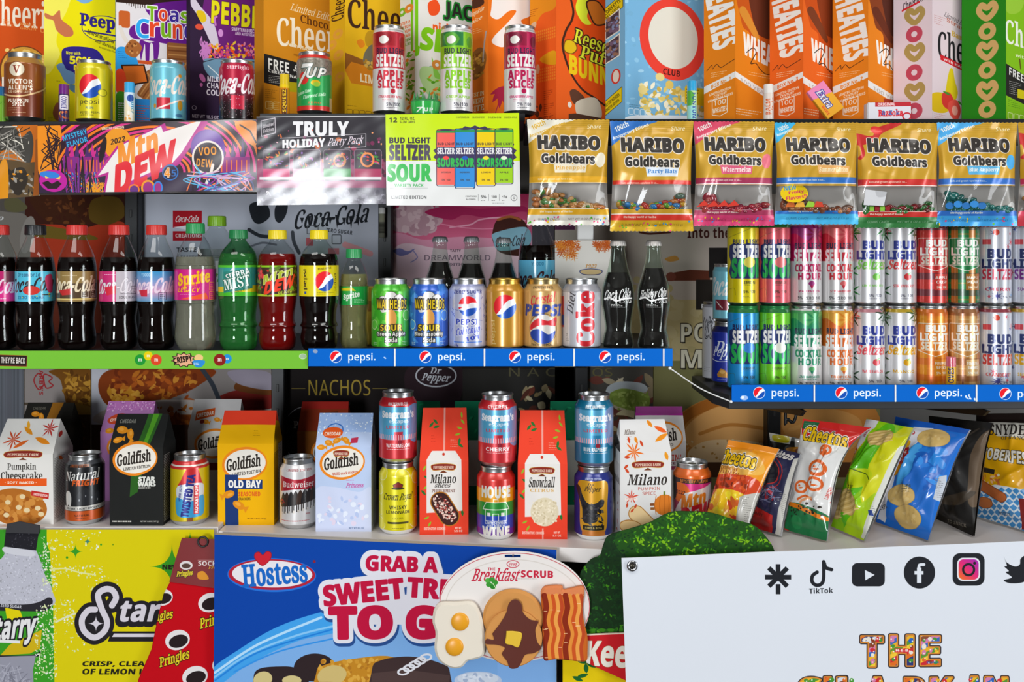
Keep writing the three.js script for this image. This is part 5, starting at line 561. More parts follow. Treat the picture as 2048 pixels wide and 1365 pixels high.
// glass bottles
const GL = [[24, 0], [29, 1], [31, 6], [32.5, 14], [30.5, 26], [26.5, 40], [27, 50], [30, 70], [33, 92], [33, 106], [32, 124], [29, 138], [24.5, 152], [20.5, 166], [17, 182], [14.6, 198], [13.8, 206], [15, 208], [15, 212], [13.6, 213], [13.4, 219]];
function glassBottle(label, px, D, k0, fill, paint, o = {}) {
  const k = k0 * D / F, t = thing('glass_bottle', label, 'bottle', [X(px, D), MID, -D], Math.atan2(-X(px, D), D), o.group);
  const smooth = new THREE.SplineCurve(GL.map(([r, y]) => new THREE.Vector2(r * k, y * k))).getPoints(100).map((p) => [p.x, p.y]);
  const flute = (a, y) => { const u = y / k, e = u > 44 && u < 92 ? Math.sin(Math.PI * (u - 44) / 48) : u > 10 && u < 34 ? 0.7 * Math.sin(Math.PI * (u - 10) / 24) : 0; return 1 - 0.035 * e * Math.abs(Math.sin(a * 5)); };
  part(t, 'glass', turned([[0.0001, 0.003], ...smooth], null, 0, 1, 80, flute), M.glassGreen);
  const liq = smooth.filter((p) => p[1] < fill * k && p[1] > 5 * k).map(([r, y]) => [r - 0.0022, y]), e = liq[liq.length - 1];
  part(t, 'liquid', turned([[0.0001, liq[0][1]], ...liq, [e[0], e[1]], [0.0001, e[1]]], null, 0, 1, 80, flute), M.cola);
  part(t, 'crown_cap', turned([[16.4 * k, 211 * k], [16 * k, 214 * k], [15 * k, 219 * k], [13 * k, 222 * k], [0.0001, 222.6 * k]], null, 0, 1, 84, (a, y) => 1 + (y < 216 * k ? 0.04 * Math.cos(a * 21) : 0)), o.cap || plain(0xb9bcc0, { metalness: 0.8, roughness: 0.35 }));
  if (paint) { // white enamel lettering: flat letters wrapped on the glass
    const W = 200, H = 46, q = art(-W / 2, 0, W / 2, H, () => paint(W, H)); const m = new THREE.MeshPhysicalMaterial({ color: 0xe8e8e6, roughness: 0.4, alphaMap: q.s.t, transparent: true, side: THREE.DoubleSide });
    const zone = smooth.filter((p) => p[1] >= 84 * k && p[1] <= 130 * k).map(([r, y]) => [r + 0.0005, y]); part(t, 'enamel_lettering', turned(zone, q, 84 * k, 130 * k, 80), m, 'white printed lettering');
  }
  return t;
}
const enamel = (s) => (W, H) => { R(-W, -5, 2 * W, H + 10, '#000'); T(s, 0, 16, 56, 22, '#fff', { ...SCRIPT, rot: -0.06 }); C([-30, 26, -16, 23, -4, 29, 12, 25, 30, 24], null, '#fff', 3, true); T(s.split(' ')[1], 16, 30, 26, 7, '#fff', { ...SCRIPT, b: 0 }); fine(-14, 36, 36, 3, 2.6, '#fff', 0.9); };
glassBottle('contour glass cola bottle next to the silver diet can', 1236, 1.625, 0.985, 160, enamel('Coca Cola'), { cap: plain(0xc9c4bf, { metalness: 0.5, roughness: 0.4 }) });
glassBottle('contour glass cola bottle at the right end of the blue shelf strip', 1307, 1.625, 0.985, 167, enamel('Holiday Cola'), { cap: plain(0xc9c4bf, { metalness: 0.5, roughness: 0.4 }) });
glassBottle('crown capped glass cola bottle behind the blue sour soda can', 880, 1.74, 0.96, 172, null); glassBottle('crown capped glass cola bottle behind the silver blue doodle can', 943, 1.74, 0.96, 168, null); glassBottle('crown capped glass cola bottle behind the plain gold can', 1007, 1.74, 0.95, 172, null);
// ---------------------------------------------------------------- cola cans on the middle shelf
const DC = 1.615;
const sour = (label, px, c1, c2, fl) => can('std', label, px, MID, DC, (W, H) => { R(-W, 0, 2 * W, H, c1); R(20, 0, 30, 70, c2); crumbs(-60, 14, 120, 100, 60, [c1, c2], 10, 30); for (const [x, y, r] of [[-16, 30, 9], [0, 24, 12], [16, 28, 10], [26, 34, 8], [-24, 36, 7]]) E(x, y, r, r * 0.85, '#e6e4e0', 0, '#55504a', 1); C([-22, 40, 0, 34, 24, 40, 20, 52, 0, 50, -18, 54], '#dedad2'); T('WARHEADS', 2, 38, 64, 18, '#e0c22c', { st: [['#2a2620', 4]], sl: 0.02 }); E(0, 66, 11, 18, '#dba25c'); E(-38, 78, 9, 9, c2, 0, '#e0e8c0', 1.2); E(34, 60, 9, 10, c2, 0, '#e0e8c0', 1.2); E(-4, 110, 8, 7, c2, 0, '#d9e8c8', 1.2); T('SOUR', 0, 83, 44, 12, '#e6c42c', { st: [['#3a3020', 4]] }); T(fl, 0, 96, 60, 11, '#ece9e2', { st: [['#2a2a26', 3.4]] }); T('Soda', 0, 106, 24, 10, '#ece9e2', { st: [['#2a2a26', 3.4]] }); fine(-40, 112, 20, 2, 3, '#e6e4e0'); fine(22, 110, 20, 3, 3, '#e6e4e0'); });
sour('bright green sour apple soda can with yellow lettering', 782, '#4aa834', '#6ac04a', 'Green Apple'); sour('royal blue sour raspberry soda can with yellow lettering', 858, '#2a5ab0', '#4a86d2', 'Blue Raspberry');
can('std', 'silver and blue doodle cola can with a striped globe', 936, MID, DC, (W, H) => { R(-W, 0, 2 * W, H, '#b4b6cc'); for (let i = 0; i < 90; i++) C([rnd(-120, 120), rnd(120), rnd(-120, 120), rnd(120)].map((v, j, a) => j < 2 ? v : a[j - 2] + rnd(-9, 9)), null, i % 3 ? '#7b80b0' : '#4a52a0', 1.2, true); R(-W, 0, 2 * W, 4, '#8f93b4'); T('ZERO SUGAR', 0, 14, 60, 8, '#3a3f7a'); globe(0, 42, 19, 0); R(-20, 38, 40, 6, '#e6e6ea'); T('PEPSI', -2, 72, 44, 11, '#2a3ca0', { st: [['#dcdce6', 3]] }); T('Colachup', 0, 90, 50, 18, '#3a46b0', { ...SCRIPT, rot: -0.15, st: [['#c9cbe0', 3]] }); T('101', 8, 103, 28, 8, '#2a3ca0', { rot: -0.2 }); R(-30, 110, 60, 1.6, '#3a6ac2'); T('PEPSI', 48, 70, 80, 12, '#54576a', { rot: -1.57 }); });
can('std', 'plain gold cola can with a red white and blue globe', 1010, MID, DC, (W, H) => { R(-W, 0, 2 * W, H, '#b98a34'); globe(0, 43, 23, -0.4); T('pepsi', -24, 92, 46, 12, '#ddc48a', { rot: -1.57, b: 0 }); T('LIMITED', -52, 66, 80, 9, '#4a3418', { rot: -1.57 }); }, { lidMat: plain(0xc9a04a, { metalness: 1, roughness: 0.3 }) });
can('std', 'gold cola can with blue capitals and a wave globe', 1086, MID, DC, (W, H) => { R(-W, 0, 2 * W, H, '#c2a06a'); T('CAFFEINE FREE', 0, 6, 46, 5, '#4a3c2a'); T('Crystal', 0, 30, 52, 24, '#c2283a', { ...SCRIPT, rot: -0.15 }); T('PEPSI', 2, 50, 84, 22, '#2a3f8a', { skew: 0.15, fat: 1.6 }); E(0, 86, 26, 28, '#dad6d0'); C([-26, 78, -10, 66, 10, 70, 28, 64, 26, 80, 8, 78, -10, 80, -26, 88], '#c22a34'); C([-26, 92, -8, 86, 10, 96, 26, 90, 18, 108, 0, 114, -20, 106], '#24408f'); E(0, 86, 29, 30, null, 0, '#4a3c2a', 0.8); T('THE ORIGINAL', -2, 116, 44, 4, '#3a2f20'); }, { lidMat: plain(0xc9b07a, { metalness: 1, roughness: 0.3 }) });
can('std', 'silver diet cola can with red vertical capitals', 1163, MID, DC, (W, H) => { R(-W, 0, 2 * W, H, '#c6c6cc'); R(-W, 0, 2 * W, 16, '#a4a4aa'); T('Coke', 8, 66, 104, 36, '#b5222c', { f: 'serif', rot: -1.57, fat: 3 }); T('Diet', -22, 34, 40, 16, '#3a3438', { ...SCRIPT, rot: -1.4, b: 0 }); R(-56, 24, 14, 60, '#c05a5a'); R(-56, 60, 14, 20, '#4a5a9a'); fine(-34, 96, 8, 5, 3, '#6a6a70'); });
// white leaf-pattern carton standing behind the diet can
{ const q = art(1110, 476, 1222, 692, () => { R(1100, 470, 130, 230, '#d6d3cc'); for (let i = 0; i < 60; i++) palm(1112 + rnd(44), 480 + rnd(40) * (1 - i / 90), 9, 6, ['#b5652c', '#a34a24', '#c9863c'][i % 3], rnd(6)); for (let i = 0; i < 34; i++) palm(1190 + rnd(30), 480 + rnd(16), 8, 6, ['#b5652c', '#a34a24'][i % 2], rnd(6)); T('1923', 1182, 530, 22, 7, '#b5803c', SCRIPT); C([1160, 540, 1182, 536, 1204, 540, 1196, 548, 1168, 548], '#c9b48a', '#3a4470', 1.6); R(1116, 600, 100, 80, '#dcd9d2'); T('Blend', 1166, 620, 60, 20, '#7a4a2c', SERIF); });
  const D = 1.74, t = thing('coffee_carton', 'cream carton with rust leaf print behind the silver diet can', 'carton', [X(1166, D), MID, -D]), w = 112 * D / F, h = 206 * D / F; part(t, 'carton', slab([[-w / 2, 0], [w / 2, 0], [w / 2, h], [-w / 2, h]], 0.06, (x, y) => q.n((x + w / 2) / w, y / h)), printed(q, 'card')); part(t, 'spout', box(0.03, 0.034, 0.02, 0.003).translate(0.006, h + 0.017, -0.03), M.white); }
// small yellow carton corner behind the green can
{ const D = 1.72, t = thing('snack_carton', 'small yellow carton standing behind the bright green soda can', 'carton', [X(775, D), MID, -D]); part(t, 'carton', box(0.09, 0.105, 0.04, 0.002).translate(0, 0.0525, 0), plain(0xc9a83a, { roughness: 0.4 })); part(t, 'printed_band', box(0.0905, 0.02, 0.0405, 0.001).translate(0, 0.07, 0), plain(0x9a6a24, { roughness: 0.5 })); }
// ---------------------------------------------------------------- shelf edge strips
function strip(name, label, x0, x1, yt, yb, D, segs, o = {}) {
  const Y0 = Y(yb, D), h = Y(yt, D) - Y0, t = thing(name, label, 'shelf strip', [X((x0 + x1) / 2, D), Y0, -D]), w = X(x1, D) - X(x0, D);
  part(t, 'holder', box(w, h, 0.006, 0.001).translate(0, h / 2, -0.0035), o.holder || M.steel);
  for (const [a, b, paint, lab] of segs) { const q = art(a, yt, b, yb, () => paint(a, b)), l = X(a, D) - t.position.x, r = X(b, D) - t.position.x; part(t, 'printed_insert', slab([[l, 0], [r, 0], [r, h], [l, h]], 0.0014, (x, y) => q.n((x - l) / (r - l), y / h), 0.0004).translate(0, 0, 0.0014), printed(q, 'strip'), lab); }
  for (const d of o.div || []) part(t, 'divider', box(0.0028, h, 0.003, 0.0008).translate(X(d, D) - t.position.x, h / 2, 0.0014), M.white); return t;
}
const pepsiSeg = (cx, cy, extra) => (a, b) => { R(a - 3, cy - 40, b - a + 6, 80, '#0a60b2'); globe(cx - 36, cy, 11.5, -0.5, '#e6eaf2'); T('pepsi.', cx + 16, cy + 2, 54, 20, '#e9edf5', { b: 0, fat: 0.35 }); if (extra) extra(); };
strip('shelf_strip', 'green shelf edge strip with candy pieces and small signs', -160, 616, 702, 738, 1.572, [[-160, 616, () => {
  R(-170, 690, 800, 60, '#79b446'); P([-40, 709, 55, 712, 54, 733, -40, 731], '#241c1a', '#8a2a24', 1); T("THEY'RE BACK", 27, 721, 48, 12, '#dedad2', { rot: 0.03 }); for (const [x, y, c, r] of [[281, 720, '#2a8a3c', 11], [297, 712, '#d9c424', 9], [313, 720, '#c2482c', 11], [455, 718, '#2f86c2', 9], [440, 720, '#7a1f1c', 12]]) { E(x, y, r, r, c); T('m', x, y, r * 0.7, r * 0.5, '#e9e4dc', SERIF); }
  star(368, 720, 26, 19, 11, '#241a14', 0, 0.62); star(368, 720, 23, 17, 11, '#d9a88a', 0, 0.6); T('CRISPY', 366, 719, 38, 12, '#241a14', { rot: -0.15, fat: 0.8 }); E(398, 716, 9, 7, '#e0c08a'); C([386, 722, 410, 722, 404, 734, 392, 734], '#3a86c2'); fine(388, 726, 18, 2, 3, '#e9e9e9'); E(606, 713, 7, 5, '#9fb59a', 0, '#cfe0c4', 1);
}]]);
strip('shelf_strip', 'blue cola shelf edge strip under the glass cola bottles', 617, 1345, 697, 733, 1.568, [[617, 790, pepsiSeg(708, 714, () => { E(631, 703, 5, 4, '#8a9ab5', 0.3); E(770, 716, 3, 1.5, '#bcd0ee', 0.5); })], [790, 969, pepsiSeg(887, 714)], [969, 1148, pepsiSeg(1066, 714)], [1148, 1327, pepsiSeg(1246, 714)], [1327, 1345, (a, b) => R(a - 3, 680, 40, 70, '#1466b8')]], { div: [790, 969, 1148, 1327] });
strip('shelf_strip', 'blue cola shelf edge strip under the stacked slim seltzer cans', 1463, 2150, 770, 804, 1.672, [[1463, 1628, pepsiSeg(1554, 786, () => { E(1488, 796, 8, 5, '#9fb8e0'); E(1485, 795, 3, 3, '#e9eef8'); })], [1628, 1790, pepsiSeg(1718, 786)], [1790, 1952, pepsiSeg(1880, 786, () => { for (let i = 0; i < 9; i++) E(1931 + rnd(18), 790 + rnd(10), rnd(1, 3), rnd(1, 2), '#dfe6f2', rnd(3)); })], [1952, 2150, pepsiSeg(2046, 788)]], { div: [1628, 1790, 1952] });
// loose white cord from strip to strip
{ const a = at(1340, 737, 1.566), b = at(1462, 804, 1.668), cv = new THREE.CatmullRomCurve3([a, a.clone().lerp(b, 0.5).add(new THREE.Vector3(0, -0.006, 0)), b].map((p) => p.clone().sub(a))); const t = thing('cord', 'thin white cord strung between the two blue shelf strips', 'cord', a); part(t, 'strand', new THREE.TubeGeometry(cv, 24, 0.0012, 6), M.white); for (const p of [0, 1]) part(t, 'knot', new THREE.SphereGeometry(0.0028, 10, 8).translate(...cv.getPoint(p).toArray()), M.white); }
// marker hanging on the post
{ const D = 1.938, t = thing('marker_pen', 'grey marker pen clipped on the post beside the pink poster', 'pen', at(764, 476, D)), h = 60 * D / F; const q = art(0, 0, 12, 60, () => { R(-2, -2, 20, 70, '#6a6a60'); R(1, 6, 10, 22, '#8a8a7a'); for (let i = 0; i < 9; i++) R(2, 30 + i * 2.4, 8, 1.2, '#24241f'); }); part(t, 'barrel', turned([[0.0001, 0], [0.006, 0.001], [0.006, h - 0.012]], q, 0, h, 20), printed(q, 'card')); part(t, 'cap', turned([[0.0064, h - 0.012], [0.0064, h], [0.0001, h + 0.001]], null, 0, 1, 20), M.white); }
// ---------------------------------------------------------------- two tiers of slim seltzer cans on the right shelf
const DS = 1.757, UP = RIGHT + 0.156, SX = [1486, 1549, 1611.6, 1674.2, 1737, 1799.6, 1862.2, 1925, 1989, 2053];
const slim = (label, i, up, paint, o = {}) => can('sleek', label, SX[i], up ? UP : RIGHT, DS, paint, { turn: 0.17 + 0.03 * Math.sin(i * 5 + up), ...o });
const greenRim = plain(0x2f8a4a, { roughness: 0.3, metalness: 0.5 });
const sourCan = (label, i, up, c, fl, fc) => slim(label, i, up, (W, H) => { R(-W, 0, 2 * W, H, c); R(-W, 0, 2 * W, 8, '#26743c'); fine(-20, 4, 46, 1, 3, '#174a24'); T('BUD LIGHT', 4, 37, 64, 10, '#23264f', { fat: 0.8 }); P([-38, 46, -30, 42, 46, 42, 50, 60, 46, 80, 50, 108, 40, 114, -34, 114, -40, 100, -34, 80, -40, 66], '#22305f'); T('SELTZER', 6, 58, 68, 25, '#ebe9e6', { fat: 1.6 }); T('SOUR', 4, 92, 70, 38, '#2fa85a', { fat: 3 }); E(8, 80, 13, 11, fc); T(fl, 6, 122, 30, 6, '#3a3a2c'); fine(-10, 127, 30, 1, 3, '#4a4a3a'); T('5%', 0, 141, 11, 6, '#2c2c26'); T('100', 15, 141, 12, 6, '#2c2c26'); fine(-8, 150, 28, 2, 3, '#4a4a3a'); C([-44, 30, -20, 22, 10, 10], null, '#5a5a3a', 0.6, true); C([-48, 140, -26, 134, -22, 148], null, '#5a5a3a', 0.6, true); }, { lidMat: greenRim });
sourCan('slim yellow lemon sour seltzer can on the upper tier', 0, 1, '#e0cf10', 'LEMON', '#e6d86a'); sourCan('slim salmon pink sour seltzer can on the upper tier', 1, 1, '#d4606a', 'WATERMELON', '#e07a7a'); sourCan('slim blue sour seltzer can on the lower tier', 0, 0, '#1f86bf', 'BLUE RASPBERRY', '#3a7ac0'); sourCan('slim lime green sour seltzer can on the lower tier', 1, 0, '#76c22a', 'GREEN APPLE', '#e6e8dc');
const cocktail = (label, i, up, c1, c2, c3, fl) => slim(label, i, up, (W, H) => { R(-W, 0, 2 * W, H, '#d6d3d2'); R(-W, 6, 2 * W, 72, c1); C([-70, 30, -30, 20, 0, 34, 40, 14, 70, 26, 70, 6, -70, 6], c2); palm(16, 22, 26, 9, c3, 0.3); palm(60, 26, 22, 9, c3, 0.1); T('BUD LIGHT', 4, 46, 64, 11, '#26243f', { fat: 0.6 }); T('SELTZER', 4, 66, 68, 24, '#e9e6e4', { fat: 1.4 }); R(-W, 79, 2 * W, 1.4, '#e9e6e4'); T('COCKTAIL', 4, 92, 62, 15, c1, { fat: 1 }); T('HOUR', 6, 109, 52, 14, c1, { fat: 1 }); E(8, 124, 7, 5, c2); P([4, 128, 12, 128, 8, 136], c1); T(fl, 4, 140, 46, 5, c1); fine(-12, 145, 36, 1, 3, c1); T('5%  ZERO  100', 4, 154, 50, 6, '#2f2c30'); fine(-16, 160, 44, 1, 3, '#4a474a'); });
cocktail('slim magenta palm tree cocktail seltzer can on the upper tier', 2, 1, '#a3124c', '#8a2a6a', '#7a0f3c', 'WATERMELON'); cocktail('slim coral swirl cocktail seltzer can on the upper tier', 3, 1, '#b8303c', '#cf6a6a', '#c24a52', 'STRAWBERRY'); cocktail('slim green palm tree cocktail seltzer can on the lower tier', 2, 0, '#2a8062', '#5aa06a', '#2f8a5a', 'LIME MARGARITA'); cocktail('slim orange swirl cocktail seltzer can on the lower tier', 3, 0, '#c9662a', '#d9a24a', '#d0862f', 'TROPICAL');
const fruit = (label, i, up, c, fl, rim, dec) => slim(label, i, up, (W, H) => { R(-W, 0, 2 * W, H, '#d3d2d4'); R(-W, 0, 2 * W, 7, rim); for (const [x, y] of [[-44, 20], [30, 10], [-50, 100], [-46, 140], [44, 24]]) palm(x, y, 24, 8, dec[0], x); for (const [x, y] of [[-34, 14], [46, 8], [-50, 118], [50, 100]]) { palm(x, y, 12, 5, dec[1], y); } T('BUD', 8, 44, 50, 17, '#2a3680', { fat: 2 }); T('LIGHT', 2, 65, 66, 17, '#2a3680', { fat: 2 }); T('Seltzer', 4, 84, 66, 20, c, { f: 'serif', skew: 0.25, fat: 1 }); E(10, 110, 8, 7, c); leaf(13, 104, 10, 3, -0.6, '#4a9a4a'); T(fl, 4, 129, 46, 6, c); T('5%  100', 8, 149, 28, 6, '#3a3a4a'); fine(-6, 155, 28, 1, 3, '#5a5a6a'); });
fruit('slim white seltzer can with lime green script and palm fronds', 4, 1, '#7fc25a', 'LIME MOJITO', '#3a9a54', ['#2c7a3a', '#6ab54a']); fruit('slim white seltzer can with red script and green fronds', 5, 1, '#c2383c', 'STRAWBERRY', '#2a6a34', ['#2a5a30', '#c22a4a']); fruit('slim white seltzer can with pink script and a melon slice', 4, 0, '#c84a52', 'WATERMELON', '#b98088', ['#2f4a34', '#c2302c']); fruit('slim white seltzer can with mustard yellow script', 5, 0, '#cf9c1c', 'MANGO', '#b59a2a', ['#3f5a34', '#4a7a4a']);
const plaid = (label, i, up, c, a, b, fl) => slim(label, i, up, (W, H) => { R(-W, 0, 2 * W, H, c); for (let x = -100; x < 100; x += 36) { R(x, 0, 15, H, a); R(x + 22, 0, 3, H, b); } g.globalAlpha = 0.6; for (let y = 0; y < H; y += 34) { R(-W, y, 2 * W, 14, b); R(-W, y + 20, 2 * W, 3, a); } g.globalAlpha = 1; RR(-34, 30, 76, 58, 4, c, '#e3dcd0', 1.6); P([-34, 86, 42, 86, 4, 98], c, '#e3dcd0', 1.6); T('BUD', 8, 40, 44, 14, '#ece8e0', { fat: 1.4 }); T('LIGHT', 4, 58, 62, 15, '#ece8e0', { fat: 1.4 }); T('SELTZER', 5, 76, 58, 16, '#e6dfd0', { fat: 1 }); R(2, 104, 34, 34, a); T(fl.split(' ')[0], 18, 112, 30, 6, '#ece8e0'); T(fl.split(' ')[1], 18, 121, 26, 6, '#ece8e0'); T('5%  100', 18, 132, 24, 5, '#e6dfd0'); });
plaid('slim red and navy plaid seltzer can', 6, 1, '#b52c2a', '#c23c34', '#3a2436', 'APPLE CRISP'); plaid('slim green and gold plaid seltzer can', 7, 1, '#2a7a48', '#a8702c', '#26302a', 'MAPLE PEAR'); plaid('slim orange plaid seltzer can', 6, 0, '#cf7a24', '#d9922c', '#c25f22', 'PUMPKIN SPICE'); plaid('slim tan and brown plaid seltzer can', 7, 0, '#b5854c', '#cdaa78', '#7a4426', 'TOASTED SMORES');
const winter = (label, i, up, c, fl, rim) => slim(label, i, up, (W, H) => { R(-W, 0, 2 * W, H, '#ccced6'); R(-W, 0, 2 * W, 7, rim); for (let k = 0; k < 34; k++) { const x = rnd(-96, 96), y = rnd(10, 158); if (x > -32 && x < 46 && y > 50 && y < 128) continue; star(x, y, rnd(4, 10), 1.6, 6, ['#3a5a9c', '#6a9ac9', '#c2485a', '#4a4a7a'][k % 4], rnd(1)); } E(-2, 18, 6, 6, '#c2402c'); R(-30, 32, 18, 11, '#c24a52'); for (let k = 0; k < 40; k++) R(-46, 16 + k * 3.4, 5, 1.6, '#3a3a42'); T('BUD', 8, 62, 52, 18, '#26305f', { fat: 2 }); T('LIGHT', 4, 83, 70, 18, '#26305f', { fat: 2 }); T('SELTZER', 6, 105, 72, 22, c, { fat: 1.2 }); T(fl, 4, 136, 54, 7, c); star(0, 150, 16, 4, 8, '#4a4a86', 0, 0.6); T('5%  100', 24, 152, 26, 5, '#3a3a4a'); });
winter('slim snowflake seltzer can with crimson capitals on the upper tier', 8, 1, '#b0304a', 'CHERRY', '#a85a6a'); winter('slim snowflake seltzer can with purple capitals at the shelf end', 9, 1, '#6a2a7a', 'SUGAR PLUM', '#8a8a9a'); winter('slim snowflake seltzer can with brick red capitals on the lower tier', 8, 0, '#b53f3c', 'CRANBERRY', '#8a3a44'); winter('slim snowflake seltzer can with yellow capitals at the shelf end', 9, 0, '#cfa024', 'SELTZER NOG', '#b5922c');
can('std', 'dark blue pepper cola can on the shelf beside the yellow slim can', 1458, RIGHT, 1.818, (W, H) => { R(-W, 0, 2 * W, H, '#1b2c86'); R(-W, 0, 2 * W, 12, '#131c52'); T('Dr', -12, 42, 36, 22, '#d9dce6', SCRIPT); T('Pepper', -6, 58, 66, 28, '#d9dce6', { ...SCRIPT, rot: 0.03 }); C([-44, 72, -20, 76, 30, 70], null, '#d9dce6', 1.6, true); P([-28, 104, -18, 90, -8, 94, 0, 104, -4, 110, -26, 110], '#b5843a'); E(-15, 98, 6, 4, '#d9b06a'); fine(-28, 114, 30, 1, 3, '#9aa4c9'); });
can('mini', 'small sky blue cola can stacked on the dark blue can', 1458, RIGHT + 0.1225, 1.818, (W, H) => { R(-W, 0, 2 * W, H, '#7fbccb'); T('Coca-Cola', 4, 36, 104, 36, '#dfe2e2', { ...SCRIPT, fat: 1 }); R(-32, 62, 30, 20, '#6a1f2c'); P([-28, 66, -14, 78], null, '#e3dcd8', 2, true); E(8, 64, 4, 3, '#d9dede'); });
can('sleek', 'slim white can with black brush strokes by the shelf end', 1434, RIGHT, 1.89, (W, H) => { R(-W, 0, 2 * W, H, '#c6c7cc'); R(-W, 0, 2 * W, 6, '#8a8a90'); for (let k = 0; k < 9; k++) C([-44 + k * 8, 40, -40 + k * 8, 26 + (k % 3) * 4, -36 + k * 8, 52 + (k * 5) % 12], null, '#3a3b42', 1.6, true); T('Co', -14, 56, 30, 40, null, { ...SCRIPT, st: [['#4a4b52', 1.6]] }); fine(-34, 140, 30, 3, 4, '#8a8a90'); });
balm('pink capped yellow candy tube in front of the plaid cans', 1902, RIGHT, 1.712, 0xc9566a, 0.066, () => { R(-40, 0, 80, 60, '#cf9f24'); T('DOVES', 0, 20, 36, 12, '#2b2a5a', { rot: -1.57 }); R(-14, 40, 28, 12, '#b58a1c'); });

// ---------------------------------------------------------------- gable-top paper bags on the lower shelf
const lines = (x0, x1, y0, y1, c) => { for (let y = y0; y < y1; y += 3.2) fine(x0, y, x1 - x0, 1, 3, c, 1.1); };
function gable(label, px, D, base, o, front, side) { // sizes in metres; artwork in pixels of 0.88 mm, x from the middle, y down from the ridge
  const { w, d, hs, h, wr = w * 0.93 } = o, K = 0.00088, W = w / K, H = h / K, t = thing('snack_bag', label, 'snack bag', [X(px, D), base, -D], o.yaw || 0);
  const q = art(-W / 2, 0, W / 2, H, () => front(W, H)), s = art(0, 0, d / K, H, () => { R(-5, -5, d / K + 10, H + 10, side[0]); if (side[1]) lines(4, d / K - 4, H * 0.36, H - 8, side[1]); if (side[2]) side[2](d / K, H); });
  const A = [-w / 2, 0, 0], B = [w / 2, 0, 0], Cc = [w / 2, hs, 0.002], Dd = [-w / 2, hs, 0.002], R1 = [wr / 2, h, -d / 2], R0 = [-wr / 2, h, -d / 2], a2 = [-w / 2, 0, -d], b2 = [w / 2, 0, -d], c2 = [w / 2, hs, -d], d2 = [-w / 2, hs, -d];
  const f = clampUV(q), FQ = (pts) => pts.flatMap((p) => f(p[0] / K, H - p[1] / K)), quad = (pts, uv) => mesh(pts.flat(), uv, pts.length === 3 ? [0, 1, 2] : [0, 1, 2, 0, 2, 3]);
  const grid = (P0, P1, P2, P3, n, m, amp) => { const pos = [], uv = [], idx = []; for (let j = 0; j <= m; j++) for (let i = 0; i <= n; i++) { const u = i / n, v = j / m, L0 = P0.map((c, k) => c + (P1[k] - c) * u), L1 = P3.map((c, k) => c + (P2[k] - c) * u), p = L0.map((c, k) => c + (L1[k] - c) * v); p[2] += amp * Math.sin(Math.PI * u) * Math.sin(Math.PI * v) + 0.0009 * Math.sin(u * 17 + v * 5 + px) * Math.sin(Math.PI * u) * Math.sin(v * 8 + px) * Math.sin(Math.PI * v); pos.push(...p); uv.push(...f(p[0] / K, H - p[1] / K)); } for (let j = 0; j < m; j++) for (let i = 0; i < n; i++) { const a = j * (n + 1) + i, b = a + n + 1; idx.push(a, a + 1, b, b, a + 1, b + 1); } return mesh(pos, uv, idx); };
  part(t, 'front_panel', grid(A, B, Cc, Dd, 12, 12, 0.003), printed(q, 'card')); part(t, 'sloped_top', grid(Dd, Cc, R1, R0, 12, 10, -0.003), printed(q, 'card'));
  const S = (z, y) => s.n(-z / d, y / h); for (const [p, tag] of [[[B, b2, c2, Cc, R1], 1], [[a2, A, Dd, d2, R0], 0]]) part(t, 'side_gusset', mesh([...p[0], ...p[1], ...p[2], ...p[3], ...p[4], p[4][0] + (tag ? -0.012 : 0.012), hs + (h - hs) * 0.25, -d / 2], [p[0], p[1], p[2], p[3], p[4]].flatMap((c) => S(c[2], c[1])).concat(S(-d / 2, hs)), tag ? [0, 1, 2, 0, 2, 3, 3, 5, 4, 5, 2, 4, 3, 2, 5] : [0, 1, 2, 0, 2, 3, 2, 5, 4, 5, 3, 4, 2, 3, 5]), printed(s, 'card'));
  part(t, 'back_panel', mergeGeometries([quad([b2, a2, d2, c2], [...S(0, 0), ...S(0, 0), ...S(0, 0), ...S(0, 0)]), quad([c2, d2, R0, R1], [...S(0, 0), ...S(0, 0), ...S(0, 0), ...S(0, 0)]), quad([a2, b2, B, A], [...S(0, 0), ...S(0, 0), ...S(0, 0), ...S(0, 0)])]), printed(s, 'card'));
  if (o.seal) part(t, 'folded_seal', box(wr, o.seal, 0.004, 0.001).translate(0, h - o.seal / 2 + 0.001, -d / 2 + 0.004), plain(o.sealC, { roughness: 0.45 }));
  return t;
}
const LY = (py, low) => (EYE - low) * F / (py - CY); // distance of a foot whose row is py
const goldfish = (x, y, k = 1, c = '#26201c') => { E(x, y, 46 * k, 34 * k, '#d8842c', -0.12); E(x + 1, y, 42 * k, 29 * k, '#e3ded6', -0.12); T('Goldfish', x - 2, y - 3 * k, 70 * k, 25 * k, c, { f: 'serif', skew: 0.18, rot: -0.16, fat: 0.8 }); };
const cracker = (x, y, r, rot = 0) => { g.save(); g.translate(x, y); g.rotate(rot); E(0, 0, r, r * 0.62, '#cf8a2a'); P([r * 0.7, 0, r * 1.5, -r * 0.6, r * 1.5, r * 0.6], '#cf8a2a'); E(-r * 0.2, -r * 0.1, r * 0.5, r * 0.26, '#dda04a'); g.restore(); };
const farm = (x, y, w) => { C([x - w / 2, y - 6, x, y - 9, x + w / 2, y - 6, x + w / 2 - 3, y + 4, x, y + 3, x - w / 2 + 3, y + 4], '#7a2a22', '#c9a45a', 1); T('PEPPERIDGE FARM', x, y - 1.5, w * 0.86, 5.6, '#e6d9c4', SERIF); P([x - 8, y + 9, x, y + 4, x + 8, y + 9], '#6a3a24'); };
const maple = (x, y, r, c, a) => { palm(x, y, r, 5, c, a); palm(x, y, r * 0.7, 5, c, a + 0.6); };
